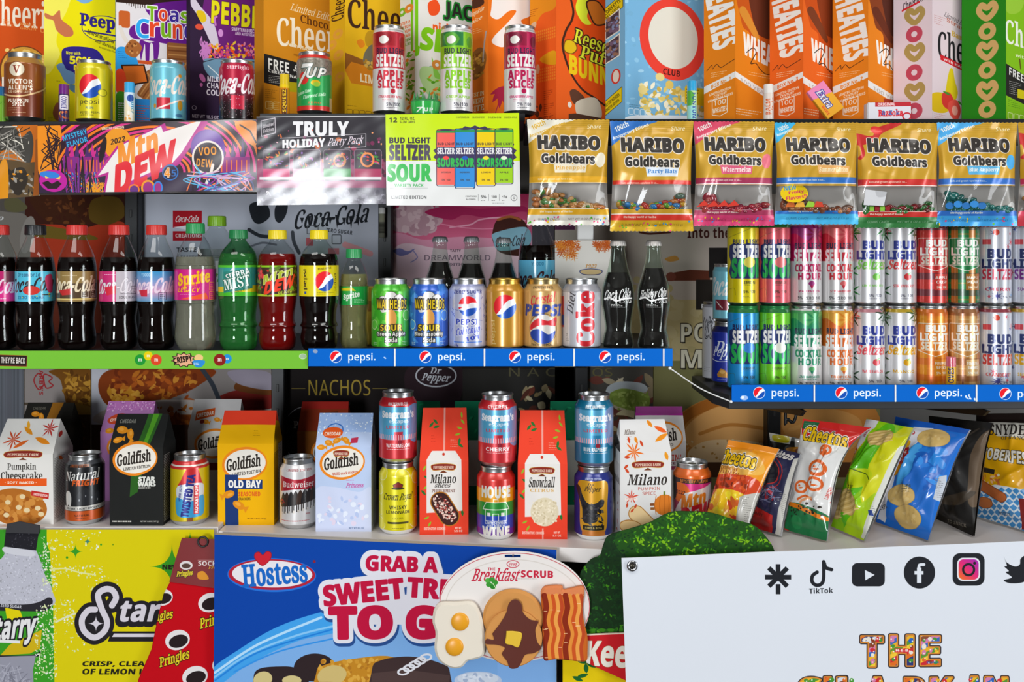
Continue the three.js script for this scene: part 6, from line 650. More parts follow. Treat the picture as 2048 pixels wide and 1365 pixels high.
gable('white paper cookie bag with autumn leaves and a large cookie picture', 47, LY(1049, LOWL), LOWL, { w: 0.106, d: 0.075, hs: 0.124, h: 0.18, wr: 0.096 }, (W, H) => { R(-W, 0, 2 * W, H + 9, '#d9d6d2'); maple(-30, 38, 20, '#b0482a', 0.3); maple(38, 18, 18, '#a3302a', 1); leaf(-5, 22, 26, 8, 0.6, '#cf8a2a'); leaf(30, 40, 36, 9, 0.3, '#d2862c'); leaf(-12, 46, 30, 7, -0.5, '#c2622c'); leaf(-8, 12, 18, 6, 1.2, '#d9a23a'); farm(0, 66, 72); T('Pumpkin', -2, 89, 58, 18, '#26221f', SERIF); T('Cheesecake', -2, 106, 84, 16, '#26221f', SERIF); R(-54, 112, 102, 15, '#cf5a24'); T('· SOFT BAKED ·', -4, 120, 64, 5, '#eadcd0'); E(-12, 170, 60, 38, '#a5682c', 0.12); specks(-60, 146, 100, 48, 60, ['#b57a3c', '#8f5422', '#c28a4a'], 3, 8); for (const [x, y] of [[-30, 160], [0, 148], [8, 176], [-8, 170], [30, 172], [-34, 186], [36, 184]]) E(x, y, 6, 5, '#dcc9a4'); P([18, 136, 52, 142, 51, 154, 17, 146], '#a82a28'); T('LIMITED EDITION', 35, 145, 28, 5, '#ecdcd6', { rot: 0.15 }); }, ['#d9d6d2', '#6a6864', (d, H) => { for (let i = 0; i < 7; i++) leaf(rnd(d), rnd(H * 0.4), 20, 8, rnd(6), ['#a3302a', '#6a2a1c', '#c2622c'][i % 3]); }]);
gable('black paper fish cracker bag with a green brush stripe', 273, LY(1052, LOWL), LOWL, { w: 0.094, d: 0.062, hs: 0.138, h: 0.192, wr: 0.092 }, (W, H) => { R(-W, 0, 2 * W, H + 9, '#1d1e1d'); P([12, -4, 40, -4, 4, 150, -12, 160, -8, 100], '#2f5a24'); P([22, -4, 34, -4, 6, 110, 0, 120], '#55902f'); T('CHEDDAR', -28, 14, 32, 7, '#8a8880'); cracker(-36, 30, 11, 0.2); cracker(-18, 38, 10, 1.2); cracker(-40, 48, 9, -0.2); goldfish(-2, 84, 0.98); T('LIMITED EDITION', 2, 101, 54, 6, '#2a2520', { rot: -0.13 }); T('STAR', 22, 124, 32, 9, '#dcdcd6', { fat: 1 }); T('WARS', 22, 134, 34, 9, '#dcdcd6', { fat: 1 }); fine(6, 140, 34, 1, 3, '#b9b7b0', 3); fine(-48, 208, 40, 1, 3, '#b9b7b0', 3); T('NET WT 6.6 OZ (187 g)', 26, 210, 36, 4, '#b9b7b0'); }, ['#1d1e1d', '#b5b3ac']);
gable('yellow paper fish cracker bag with a red top band', 492, LY(1051, LOWM), LOWM, { w: 0.1, d: 0.06, hs: 0.146, h: 0.2, wr: 0.094 }, (W, H) => { R(-W, 0, 2 * W, H + 9, '#deac12'); R(-W, -5, 2 * W, 32, '#c8402a'); goldfish(-2, 102, 1); T('LIMITED EDITION', 2, 120, 58, 7, '#2a2520', { rot: -0.13 }); R(-42, 124, 27, 110, '#1d3566'); R(-38, 134, 72, 19, '#1d3566'); T('OLD BAY', -2, 143, 66, 15, '#e9e6e0', { fat: 1 }); T('SEASONED', 8, 163, 44, 9, '#c2502c'); T('CRACKERS', -2, 173, 24, 5, '#3a2a20'); cracker(-34, 164, 12, 2.8); cracker(-14, 186, 13, 0.5); T('NET WT 6.6 OZ (187 g)', 22, 214, 38, 4, '#6a4a10'); fine(12, 38, 14, 3, 4, '#8a6a10'); }, ['#deac12', '#3a3020', (d, H) => { R(d * 0.5, H * 0.3, d, H, '#d6d2c8'); lines(d * 0.55, d, H * 0.3, H, '#4a4844'); R(-2, -5, d + 4, 30, '#c8402a'); }]);
gable('pale blue paper fish cracker bag with sparkle top', 687, LY(1064, LOWM), LOWM, { w: 0.097, d: 0.06, hs: 0.148, h: 0.202, wr: 0.095 }, (W, H) => { R(-W, 0, 2 * W, H + 9, '#b7c6e0'); R(-W, -5, 2 * W, 40, '#a4bade'); specks(-W / 2, 0, W, 40, 90, ['#d3deef', '#8fa8d4', '#e6edf5'], 0.6, 1.8); C([-34, 26, -20, 20, -6, 26, -8, 40, -30, 42], null, '#2f62a8', 2); E(-24, 36, 20, 10, '#cf5a24'); T('CHEDDAR', -24, 38, 32, 6, '#efe6dc'); cracker(-30, 54, 8, 0.3); cracker(-14, 50, 8, -0.3); cracker(4, 50, 8, 0.6); cracker(-44, 62, 8, 0); P([14, 46, 28, 44, 27, 54, 13, 55], '#a8304a'); goldfish(-2, 92, 0.98); farm(-4, 76, 30); T('BAKED snack crackers', 4, 112, 50, 6, '#a8402c', { rot: -0.1 }); T('Princess', 24, 136, 34, 10, '#b04a8a', SCRIPT); fine(6, 126, 24, 1, 3, '#b04a8a'); C([-56, 150, -20, 140, 30, 150, 56, 146, 56, 240, -56, 240], '#c9d0e6'); specks(-50, 160, 100, 60, 40, ['#dfe4f0', '#b3c0de', '#d9cfe0'], 2, 6); T('NET WT 6.6 OZ', 26, 222, 30, 4, '#5a6a8c'); }, ['#cdd3dc', '#4a4a52']);
const redBag = (label, px, py, yaw, t1, t2, t3, cookie) => gable(label, px, LY(py, LOWM), LOWM, { w: 0.084, d: 0.062, hs: 0.128, h: 0.214, wr: 0.076, yaw }, (W, H) => { R(-W, 0, 2 * W, H + 9, '#cf4632'); for (const [x, y] of [[-18, 26], [-26, 32], [-16, 36], [30, 62], [32, 70], [-34, 130], [24, 205], [36, 200], [-40, 160]]) leaf(x, y, 13, 5, x, '#2f6a34'); for (const [x, y] of [[34, 14], [36, 26], [30, 38], [26, 50], [-36, 150], [-34, 210], [-28, 222], [-38, 112]]) leaf(x, y, 12, 4, y, '#8fae3a'); R(-1.8, 0, 3.6, 88, '#dc9a90'); P([-24, 80, 22, 80, 34, 96, 36, 196, -34, 200, -34, 96], '#dedad6'); E(-1, 86, 2.6, 2.6, '#b03a2a'); farm(-1, 112, 46); T(t1, -1, 132, 50, t2 ? 18 : 20, '#26221f', { ...SERIF, skew: 0.12 }); if (t2) T(t2, -2, 145, 30, 9, '#26221f', SCRIPT); T(t3, -1, t2 ? 156 : 148, 46, 6, t2 ? '#5a3026' : '#c9a56a', SERIF); cookie(); R(-1, 222, 3, 30, '#dc9a90'); T('DISTINCTIVE COOKIES', -18, 231, 42, 5, '#ecd2c8'); T('NET WT', 28, 230, 12, 4, '#ecd2c8'); T('5.5 OZ', 28, 236, 16, 4, '#ecd2c8'); fine(12, 60, 16, 4, 4, '#e09a8a'); fine(-26, 52, 10, 3, 5, '#a8301f'); }, ['#cf4632', null, (d, H) => { for (let i = 0; i < 14; i++) leaf(rnd(d), rnd(H), 12, 4, rnd(6), i % 2 ? '#8fae3a' : '#2f6a34'); }]);
redBag('red holiday cookie bag with a dark speckled oval cookie', 888, 1070, 0.03, 'Milano', 'slices', 'PEPPERMINT', () => { g.save(); g.translate(2, 192); g.rotate(-0.55); RR(-19, -36, 38, 72, 19, '#3a2220', '#a8702c', 2); g.restore(); for (let i = 0; i < 150; i++) { const a = rnd(6.3), r = Math.sqrt(rnd()), x = r * Math.cos(a) * 17, y = r * Math.sin(a) * 33; E(2 + x * 0.85 + y * -0.52 * -1 * 1, 192 + y * 0.85 - x * 0.1, rnd(1, 2.6), rnd(1, 2), ['#e0cfc4', '#8a3a34', '#d9b9ac'][i % 3]); } });
redBag('red holiday cookie bag with a round sugared cookie', 1085, 1079, -0.02, 'Snowball', null, 'CITRUS', () => { E(4, 190, 27, 28, '#d6cbb2'); specks(-18, 168, 44, 46, 120, ['#e6ddc9', '#c4b698', '#ddd2ba'], 1, 2.4); });
gable('white paper cookie bag with orange leaves and a pumpkin picture', 1291, 1.605, LOWM, { w: 0.087, d: 0.062, hs: 0.15, h: 0.2, wr: 0.078, yaw: 0.05 }, (W, H) => { R(-W, 0, 2 * W, H + 9, '#d8d6d4'); T('Milano', -26, 22, 22, 9, '#4a3a30', SCRIPT); fine(-34, 30, 16, 2, 4, '#b9806a'); leaf(14, 8, 16, 7, 0.9, '#d2862c'); leaf(34, 18, 26, 8, 0.4, '#cf5f2a'); leaf(34, 32, 30, 8, -0.5, '#d68a2e'); maple(-22, 56, 20, '#cf6a2a', 0.2); leaf(-16, 36, 12, 6, 1.4, '#d2862c'); leaf(40, 64, 18, 7, 1.3, '#d6922e'); for (const [x, y] of [[-36, 66], [-38, 84], [-30, 36], [-36, 92], [-6, 42]]) leaf(x, y, 12, 5, y, ['#b5482a', '#cf7a2c'][x & 1]); farm(4, 82, 58); T('Milano', 4, 108, 76, 22, '#2a2421', { ...SERIF, skew: 0.2 }); T('PUMPKIN', 6, 126, 42, 6, '#a3483c', { b: 0 }); T('SPICE', 6, 135, 26, 6, '#a3483c', { b: 0 }); maple(-28, 142, 15, '#bd3f2a', 1); T('LIMITED', -28, 146, 24, 5, '#f0e0d8'); E(36, 158, 20, 20, '#c97a34'); for (let i = -2; i < 3; i++) C([36 + i * 8, 140, 36 + i * 9.5, 158, 36 + i * 8, 176], null, '#a85f24', 1.2, true); R(34, 132, 4, 8, '#6a7a3a'); R(8, 154, 8, 5, '#7a4a2c'); R(9, 162, 8, 5, '#8a5a34'); g.save(); g.translate(-6, 186); g.rotate(0.8); RR(-32, -15, 64, 30, 15, '#dcc39a', '#a5763c', 1.6); g.restore(); E(-28, 200, 22, 13, '#d9bd90', 0.2, '#a5763c', 1.6); for (const [x, y] of [[-36, 158], [-20, 160], [-26, 168]]) leaf(x, y, 10, 4, x, '#b5482a'); }, ['#d8d6d4', '#8a8890', (d, H) => { for (let i = 0; i < 9; i++) leaf(rnd(d), rnd(H), 12, 5, rnd(6), ['#a3402a', '#6a2f24'][i % 2]); T('Milano', d / 2, H * 0.5, d * 0.8, 14, '#3a302c', SCRIPT); }]);
// behind them
const back = (label, px, D, h, c, side, paint, low = LOWL) => gable(label, px, D, low, { w: 0.098, d: 0.06, hs: h - 0.055, h, wr: 0.092 }, (W, H) => { R(-W, 0, 2 * W, H + 9, c); paint(W, H); }, [side, null]);
back('black cheddar fish cracker bag behind the pumpkin cookie bag', 88, 1.86, 0.182, '#1f1d1a', '#1f1d1a', () => { T('CHEDDAR', -24, 12, 28, 6, '#6a665c'); P([4, -4, 30, -4, 12, 50, -6, 50], '#8a5f22'); cracker(-30, 24, 9, 0.2); cracker(-16, 30, 9, 1); cracker(-44, 42, 8, 0); goldfish(0, 84, 0.9); });
back('pink glitter fish cracker bag behind the black bag', 252, 1.84, 0.188, '#a878a8', '#a878a8', (W) => { R(-W, -4, 2 * W, 22, '#b578b0'); specks(-W / 2, 0, W, 20, 120, ['#d9a8d4', '#96609a', '#e6c9e0'], 0.6, 1.6); E(-24, 36, 22, 10, '#b5482c', -0.2); T('CHEDDAR', -24, 36, 32, 6, '#e6d6cc', { rot: -0.2 }); cracker(-36, 60, 9, 0); goldfish(0, 94, 0.9); });
back('white cheddar fish cracker bag behind the red and yellow can', 427, 1.84, 0.192, '#c2bfbe', '#c2bfbe', () => { P([-44, 26, -4, 18, -3, 34, -44, 44], '#b9521f'); T('CHEDDAR', -24, 31, 36, 8, '#ece4dc', { rot: -0.18 }); cracker(-20, 46, 7, 0.2); cracker(4, 42, 7, 0.2); E(-28, 46, 5, 4, '#7a2a24'); goldfish(2, 92, 0.95); R(-60, 134, 120, 16, '#6a1f24'); });
back('dark red fish cracker bag behind the white horse beer can', 645, 1.86, 0.19, '#7a3018', '#7a3018', () => { R(-60, -4, 120, 20, '#8a241c'); P([-10, 24, 30, 20, 40, 90, 0, 100], '#54280f'); leaf(10, 60, 60, 14, 1.2, '#9a4a1c'); R(-60, 60, 50, 60, '#7a4a18'); goldfish(16, 104, 0.9); }, LOWM);
for (const [px, l] of [[838, 'green leaf-print cookie bag behind the watermelon cooler can'], [948, 'green leaf-print cookie bag behind the cherry cooler can'], [1141, 'green leaf-print cookie bag behind the round cookie red bag']]) gable(l, px, 1.83, LOWM, { w: 0.08, d: 0.055, hs: 0.13, h: 0.196, wr: 0.076 }, (W, H) => { R(-W, 0, 2 * W, H + 9, '#1f7a58'); for (let i = 0; i < 26; i++) leaf(rnd(-W / 2, W / 2), rnd(H), 12, 4, rnd(6), i % 3 ? '#2f9a6c' : '#175a40'); for (let i = 0; i < 8; i++) E(rnd(-W / 2, W / 2), rnd(H), 1.6, 1.6, '#c2402c'); P([-20, 80, 20, 80, 30, 96, 30, 180, -30, 180, -30, 96], '#c9ccc4'); }, ['#1f7a58', null]);
gable('white and purple fish cracker bag behind the orange soda can', 1322, 1.80, LOWM, { w: 0.094, d: 0.06, hs: 0.13, h: 0.19, wr: 0.09, seal: 0.018, sealC: 0x8a2a7a }, (W, H) => { R(-W, 0, 2 * W, H + 9, '#c9c6c6'); R(-W, -4, 2 * W, 22, '#8a2a7a'); goldfish(4, 62, 0.95); T('LIMITED', 6, 78, 40, 6, '#3a3430', { rot: -0.1 }); T("PUMPKIN'", 8, 104, 70, 14, '#a3342c'); T('SPICE', 14, 116, 34, 5, '#6a3a50'); R(-60, 122, 120, 8, '#8a3a5a'); }, ['#c9c6c6', null]);
// ---------------------------------------------------------------- cans on the lower shelf
const foot = (py, low, r = 0.0331) => LY(py, low) + r * 0.75;
can('std', 'black haunted house beer can with an orange base band', 170, LOWL, foot(1051, LOWL), (W, H) => { R(-W, 0, 2 * W, H, '#17181b'); R(-W, 0, 2 * W, 8, '#4a4c50'); T('LIMITED EDITION', -12, 9, 40, 5, '#b5602c'); T('Natural', -6, 28, 74, 20, '#dcdad6', { f: 'serif', skew: 0.25, rot: -0.06 }); T('FRIGHT', 2, 43, 54, 12, '#c25a1f', { skew: 0.2, fat: 0.8 }); C([-44, 66, -34, 60, -28, 72, -30, 92, -36, 88, -42, 92], '#dcdad6'); for (const [x, h] of [[-16, 20], [-4, 28], [8, 24], [20, 18]]) { R(x, 88 - h, 11, h, '#24262a'); P([x - 1, 88 - h, x + 5.5, 80 - h, x + 12, 88 - h], '#24262a'); R(x + 4, 80 - h + 16, 2, 4, '#8a8c90'); } P([-120, 92, 120, 88, 120, 98, -120, 100], '#c2bfb9'); T('5% NAT. LIGHT SPOOKY', -6, 95, 70, 4, '#24262a'); R(-W, 100, 2 * W, 30, '#b5541f'); T('NATURAL', -6, 109, 30, 4, '#3a1c10'); fine(-18, 114, 26, 1, 3, '#3a1c10'); });
can('std', 'yellow can with a red white and blue rocket pop', 380, LOWL, foot(1052, LOWL), (W, H) => { R(-W, 0, 2 * W, H, '#cdb91a'); R(-W, 0, 2 * W, 7, '#b02a2c'); R(-W, 7, 2 * W, 3, '#ddd6cc'); R(-W, 10, 2 * W, 5, '#b02a2c'); C([-4, 12, 14, 14, 24, 40, 24, 50, -22, 50, -18, 36], '#bc2f34'); C([-24, 48, 26, 46, 28, 76, 24, 74, 0, 80, -26, 74], '#d9dde0'); C([-28, 72, 0, 80, 28, 70, 30, 104, 16, 112, -22, 110, -30, 96], '#4a9fce'); R(-6, 112, 12, 12, '#8a5a34'); T('TWISTED TEA', -4, 68, 86, 15, '#262a78', { rot: -1.4, fat: 1.6 }); T('HARD ICED', -20, 62, 34, 5, '#262a78', { rot: -1.45 }); R(7, 48, 11, 58, '#b52c34'); T('ROCKET POP', 12.5, 77, 54, 7, '#ece6e0', { rot: -1.57 }); });
can('std', 'white beer can with a maroon bow tie and black horses', 597, LOWM, foot(1059, LOWM), (W, H) => { R(-W, 0, 2 * W, H, '#d3d1d2'); T('LIMITED EDITION', 2, 10, 56, 4, '#8a3a40'); P([-44, 22, -10, 28, 6, 28, 44, 22, 44, 52, 6, 48, -10, 48, -44, 54], '#96142a'); T('Budweiser', 0, 38, 70, 13, '#e6e0dc', SERIF); for (let i = 0; i < 9; i++) { const x = -40 + i * 9.5, y = 74 - i * 1.6; C([x, y - 8, x + 6, y - 18, x + 11, y - 8, x + 10, y + 8, x - 2, y + 10], ['#26201f', '#3a2a24', '#17161a'][i % 3]); R(x + 1, y + 6, 2, 18, '#26201f'); R(x + 7, y + 6, 2, 18, '#26201f'); E(x + 2, y + 24, 2, 3, '#c9c2bb'); } crumbs(-46, 62, 16, 16, 12, ['#96242c', '#3a2f2a'], 4, 9); T('BEER', 20, 98, 10, 3, '#8a3a40'); fine(-44, 111, 90, 1, 3, '#a8484c', 1.4); });
const cooler = (label, px, y, D, c1, c2, fl, turn) => can('std', label, px, y, D, (W, H) => { R(-W, 0, 2 * W, H, '#5a9fc0'); R(-W, 0, 2 * W, 17, c1); R(-W, 82, 2 * W, 40, c1); C([20, 20, 60, 20, 60, 82, 26, 82], '#7a90b8'); T(fl, 0, 11, 42, 6, '#efe6e6'); T("Seagram's", 0, 34, 72, 18, '#e9eaee', { f: 'serif', fat: 1.2 }); T('escapes', 2, 47, 40, 8, '#dfe6ee', { b: 0 }); T('LIMITED', 0, 57, 50, 6, '#b5485a'); P([-8, 66, 10, 66, 8, 86, -6, 86], c2); E(4, 86, 5, 4, '#8a2434'); for (let x = -120; x < 120; x += 5) P([x, 82, x + 2.4, 82, x * 0.96 + 2, 72, x * 0.96, 72], '#e0a4ac'); T(fl, 0, 93, 50, 8, '#efe6e6'); fine(-24, 100, 50, 1, 3, '#ecd2d4'); }, { turn });
const dH = foot(1070, LOWM), dJ = foot(1080, LOWM), dL = foot(1081, LOWM);
can('std', 'bright yellow whisky lemonade can under the watermelon cooler', 796, LOWM, dH, (W, H) => { R(-W, 0, 2 * W, H, '#d9d022'); for (const [x, y] of [[-40, 10], [10, 12], [-50, 40], [46, 20], [-48, 80], [44, 70], [-44, 108], [40, 106], [60, 50]]) { E(x, y, 16, 12, '#e3d94a', 0.3, '#e9e6b4', 1.6); } C([-30, 24, 0, 16, 32, 24, 34, 104, -32, 104], '#d9d022'); P([-10, 30, 0, 24, 10, 30, 8, 36, -8, 36], '#7a2a22', '#2a2a14', 1); E(0, 37, 13, 2.4, '#3a341a'); T('Crown Royal', 0, 55, 62, 17, '#2c2a16', { ...SCRIPT, b: 0, fat: 0.5 }); T('WHISKY', 0, 74, 36, 8, '#2c2a16'); T('LEMONADE', 0, 84, 50, 6, '#2c2a16'); T('COCKTAIL', 0, 96, 22, 4, '#8a8418'); R(-22, 103, 44, 4, '#4a4618'); fine(-12, 115, 26, 1, 3, '#6a6418'); }, { baseMat: M.white });
cooler('red and blue watermelon cooler can on the yellow can', 796, LOWM + 0.1225, dH + 0.001, '#b52c34', '#b03040', 'WATERMELON', 0.0);
can('std', 'rainbow striped wine can with a small house drawing', 992, LOWM, dJ, (W, H) => { const c = ['#b8302c', '#d69a24', '#2f8a3c', '#22409a', '#5a2a86']; c.forEach((k, i) => R(-W, i ? 30 + (i - 1) * 26 : 0, 2 * W, 32, k)); R(-W, 108, 2 * W, 20, c[4]); T('HOUSE', 0, 36, 62, 22, '#e6e3de', { fat: 1.6 }); P([-28, 70, -20, 56, 20, 56, 28, 70], null, '#e6e3de', 1.6); RR(-22, 70, 44, 22, 0.5, null, '#e6e3de', 1.6); R(-18, 76, 7, 7, '#e6e3de'); R(10, 76, 7, 7, '#e6e3de'); RR(-6, 78, 11, 14, 0.5, null, '#e6e3de', 1.4); P([-5, 56, -5, 50, 4, 50, 4, 56], null, '#e6e3de', 1.4); T('LIMITED EDITION', 0, 96, 44, 5, '#e6e3de'); T('ROSE BUBBLES', 0, 102, 38, 4.4, '#e6e3de'); T('WINE', 0, 113, 58, 18, '#e6e3de', { fat: 1.8 }); }, { baseMat: M.white });
cooler('red and blue cherry cooler can on the rainbow can', 995, LOWM + 0.1225, dJ, '#b52c34', '#a82434', 'CHERRY', 0.02);
can('std', 'navy and gold pepper cola can with dark prehistoric figures', 1187, LOWM, dL, (W, H) => { R(-W, 0, 2 * W, H, '#1c2a72'); T('LIMITED EDITION', 0, 10, 34, 4, '#c9ccd9'); C([-34, 18, 0, 14, 30, 18, 30, 60, 24, 112, -24, 112, -30, 60], '#c9982c'); T('Dr', -6, 22, 12, 8, '#241f1c', SCRIPT); T('Pepper', -2, 31, 32, 12, '#241f1c', SCRIPT); C([-42, 26, -30, 26, -22, 44, -10, 58, 6, 56, 14, 50, 22, 52, 20, 62, 8, 72, 6, 92, -20, 94, -24, 66, -34, 44], '#26262c'); crumbs(-24, 58, 44, 46, 40, ['#3a3a42', '#17171c', '#54504a'], 5, 14); R(-22, 100, 44, 9, '#1a1814'); T('HERO & BETA', 0, 104.5, 34, 4, '#c9b46a'); R(-24, 110, 48, 10, '#b5742c'); }, { baseMat: M.white });
cooler('teal blue raspberry cooler can on the navy can', 1188, LOWM + 0.1225, dL, '#1f6f8f', '#2a7aa0', 'BLUE RASPBERRY', 0.1);
can('std', 'orange and magenta mystery soda can behind the leafy cutout', 1384, LOWM, 1.662, (W, H) => { R(-W, 0, 2 * W, H, '#8a1f4a'); R(-W, 0, 2 * W, 18, '#c9641f'); R(-W, 18, 2 * W, 9, '#2a1a1c'); T('MYSTERY FLAVOR', 6, 22.5, 60, 6, '#d98a3a'); R(-W, 27, 2 * W, 20, '#c2347a'); E(-26, 46, 22, 20, '#cf6a24'); T('2022', -24, 46, 22, 8, '#3a1c14'); E(-44, 40, 10, 24, '#2a1420'); P([-44, 90, -14, 46, 50, 28, 56, 40, 40, 80, -20, 112], '#ddd6d6'); T('Mtn', 4, 58, 52, 24, '#cf7a2a', { skew: 0.35, rot: -0.25, fat: 2 }); T('DEW', 10, 84, 66, 28, '#b81f34', { skew: 0.35, rot: -0.25, fat: 3 }); R(-W, 104, 2 * W, 20, '#3a1a3a'); });
// ---------------------------------------------------------------- chip bags leaning in a row
function chipBag(label, c, D, th, paint, o = {}) { // corner pixels TL,TR,BR,BL; feet rest on the shelf, tops lean back
  const dd = [D[0], D[1], D[2], D[3]], w = [0, 1, 2, 3].map((i) => at(c[2 * i], c[2 * i + 1], dd[i])), _ = [2, 3].forEach((i) => { w[i].y = Math.max(w[i].y, LOWM + 0.0045); }), org = w[3].clone().add(w[2]).multiplyScalar(0.5), t = thing('chip_bag', label, 'chip bag', org);
  const xs = [c[0], c[2], c[4], c[6]], ys = [c[1], c[3], c[5], c[7]], q = art(Math.min(...xs), Math.min(...ys), Math.max(...xs), Math.max(...ys), paint), f = clampUV(q), nx = 44, ny = 60, s0 = rnd(6), pin = o.pin || [0.0, 0.05];
  const nrm = w[1].clone().sub(w[0]).cross(w[3].clone().sub(w[0])).normalize().negate();
  const sheet = (sg) => { const pos = [], uv = [], idx = []; for (let j = 0; j <= ny; j++) for (let i = 0; i <= nx; i++) { const u = i / nx, v = j / ny, pv = Math.sin(Math.PI * Math.pow(v, 0.75)), U = u + (u < 0.5 ? pin[0] * (1 - 2 * u) : -pin[1] * (2 * u - 1)) * pv, p = w[0].clone().lerp(w[1], U).lerp(w[3].clone().lerp(w[2], U), v).sub(org);
    const a = Math.pow(Math.max(0, Math.sin(Math.PI * u)), 0.5), b = Math.pow(Math.max(0, Math.sin(Math.PI * Math.min(1, Math.max(0, (v - 0.07) / 0.86)))), 0.55), cr = 0.0022 * Math.sin(u * 9 + v * 5 + s0) * Math.sin(v * 11 + s0 * 2) + 0.0016 * Math.sin(u * 15 - v * 19 + s0 * 3) + creases(u, v, s0, 0.0065);
    p.addScaledVector(nrm, sg * (th * a * b) - (sg < 0 ? 0.004 : 0) + (sg > 0 ? cr * Math.sin(Math.PI * u) * (0.35 + b) : 0) + 0.0015 * Math.sin(u * 7 + s0) * (1 - b)); pos.push(p.x, p.y, p.z);
    const ax = (c[0] * (1 - U) + c[2] * U) * (1 - v) + (c[6] * (1 - U) + c[4] * U) * v, ay = (c[1] * (1 - U) + c[3] * U) * (1 - v) + (c[7] * (1 - U) + c[5] * U) * v; uv.push(...f(ax, ay)); }
    for (let j = 0; j < ny; j++) for (let i = 0; i < nx; i++) { const a = j * (nx + 1) + i, b = a + nx + 1; idx.push(a, b, a + 1, a + 1, b, b + 1); } return mesh(pos, uv, idx); };
  part(t, 'front_film', sheet(1), printed(q, o.f || 'film')); part(t, 'back_film', sheet(-1), plain(o.bc || 0xc9c9cc, { roughness: 0.35, metalness: 0.2 })); return t;
}
const ft = (py) => Math.min(1.75, LY(py, LOWM)); 
const chip = (x, y, rx, ry, rot, wavy) => { E(x, y, rx, ry, '#c9ad72', rot, '#b0925a', 1); g.save(); g.translate(x, y); g.rotate(rot); for (let i = -4; i < 5; i++) if (wavy) P([-rx * 0.85, i * ry * 0.2, rx * 0.85, i * ry * 0.2], null, i % 2 ? '#b59a60' : '#d8c08a', ry * 0.09, true); g.restore(); if (!wavy) specks(x - rx * 0.6, y - ry * 0.6, rx * 1.2, ry * 1.2, 12, ['#d3ba84', '#bfa269'], 1.5, 4); };
const cheet = (x, y, w, h, rot) => T('Cheetos', x, y, w, h, '#dfb924', { f: 'serif', rot, st: [['#e9e4dc', 7], ['#26201a', 4.5]], fat: 1.6 });
chipBag('orange flaming cheese puff bag leaning over the leafy cutout', [1457, 880, 1558, 898, 1486, 1088, 1400, 1078], [1.655, 1.60, 1.575, 1.615], 0.018, () => { R(1390, 870, 180, 230, '#d9922a'); P([1390, 870, 1570, 860, 1570, 908, 1450, 896], '#cf8420'); C([1440, 908, 1500, 905, 1530, 930, 1520, 955, 1440, 950], '#dcae5a'); cheet(1478, 921, 78, 30, 0.2); T('CRUNCHY', 1463, 942, 38, 8, '#8a4418', { rot: 0.22 }); T('FLAMIN', 1464, 951, 40, 7, '#8a4418', { rot: 0.22 }); C([1420, 960, 1460, 954, 1520, 965, 1510, 1000, 1460, 1005, 1415, 990], '#b5401c'); crumbs(1420, 955, 80, 30, 26, ['#8a3416', '#cf5a24', '#6a2412'], 8, 20); C([1400, 1010, 1440, 985, 1500, 1000, 1490, 1060, 1400, 1080], '#dcb82c'); crumbs(1405, 985, 80, 80, 26, ['#e3cf3a', '#c2622c', '#d9a42c', '#b5421f'], 12, 30); P([1488, 1000, 1525, 985, 1500, 1060, 1480, 1088, 1470, 1080], '#b9b6b0'); fine(1492, 1000, 14, 16, 4, '#6a6864'); }, { bc: 0xb9b6b0 });
chipBag('navy tortilla chip bag with thin red rings', [1535, 893, 1600, 908, 1560, 1088, 1484, 1062], [1.73, 1.65, 1.62, 1.69], 0.013, () => { R(1470, 880, 140, 220, '#2a2b46'); T('Doritos', 1560, 911, 60, 17, '#ddd9d4', { skew: 0.2, rot: 0.2, fat: 1 }); E(1545, 958, 22, 30, '#1c1c24', 0.2, '#a82c2c', 2); E(1540, 958, 32, 42, null, 0.2, '#a82c2c', 1.4); crumbs(1510, 985, 60, 30, 14, ['#a82c34', '#34365a', '#8a2430'], 5, 14); for (let i = 0; i < 22; i++) P([1530 + rnd(40), 985 + rnd(40), 1530 + rnd(40), 985 + rnd(40)], null, '#8f93b0', 0.8, true); P([1490, 1012, 1552, 1048, 1545, 1085, 1480, 1060], '#b52c28'); T('SWEET', 1522, 1044, 22, 6, '#4a1412', { rot: 0.4 }); P([1590, 920, 1602, 915, 1562, 1092, 1550, 1088], '#c2c0ba'); fine(1566, 1000, 14, 16, 4, '#8a8884'); });
chipBag('black and yellow snack bag with white top tucked behind the red bag', [1538, 866, 1650, 888, 1622, 1048, 1560, 1040], [1.82, 1.79, 1.78, 1.80], 0.012, () => { R(1530, 855, 130, 200, '#26241f'); P([1530, 855, 1585, 868, 1580, 892, 1530, 884], '#dcd9d0'); C([1546, 872, 1576, 874, 1576, 888, 1550, 886], '#d3c42a'); P([1590, 878, 1660, 884, 1660, 900, 1590, 898], '#d6d3cc'); C([1575, 900, 1640, 900, 1640, 930, 1590, 924], '#cf8f1f'); C([1592, 902, 1616, 898, 1612, 914, 1594, 912], '#8a4a1c'); P([1592, 935, 1602, 946, 1592, 950], '#d9a42c'); crumbs(1570, 950, 50, 60, 14, ['#cf8f1f', '#3a3630', '#b5762c'], 6, 16); });
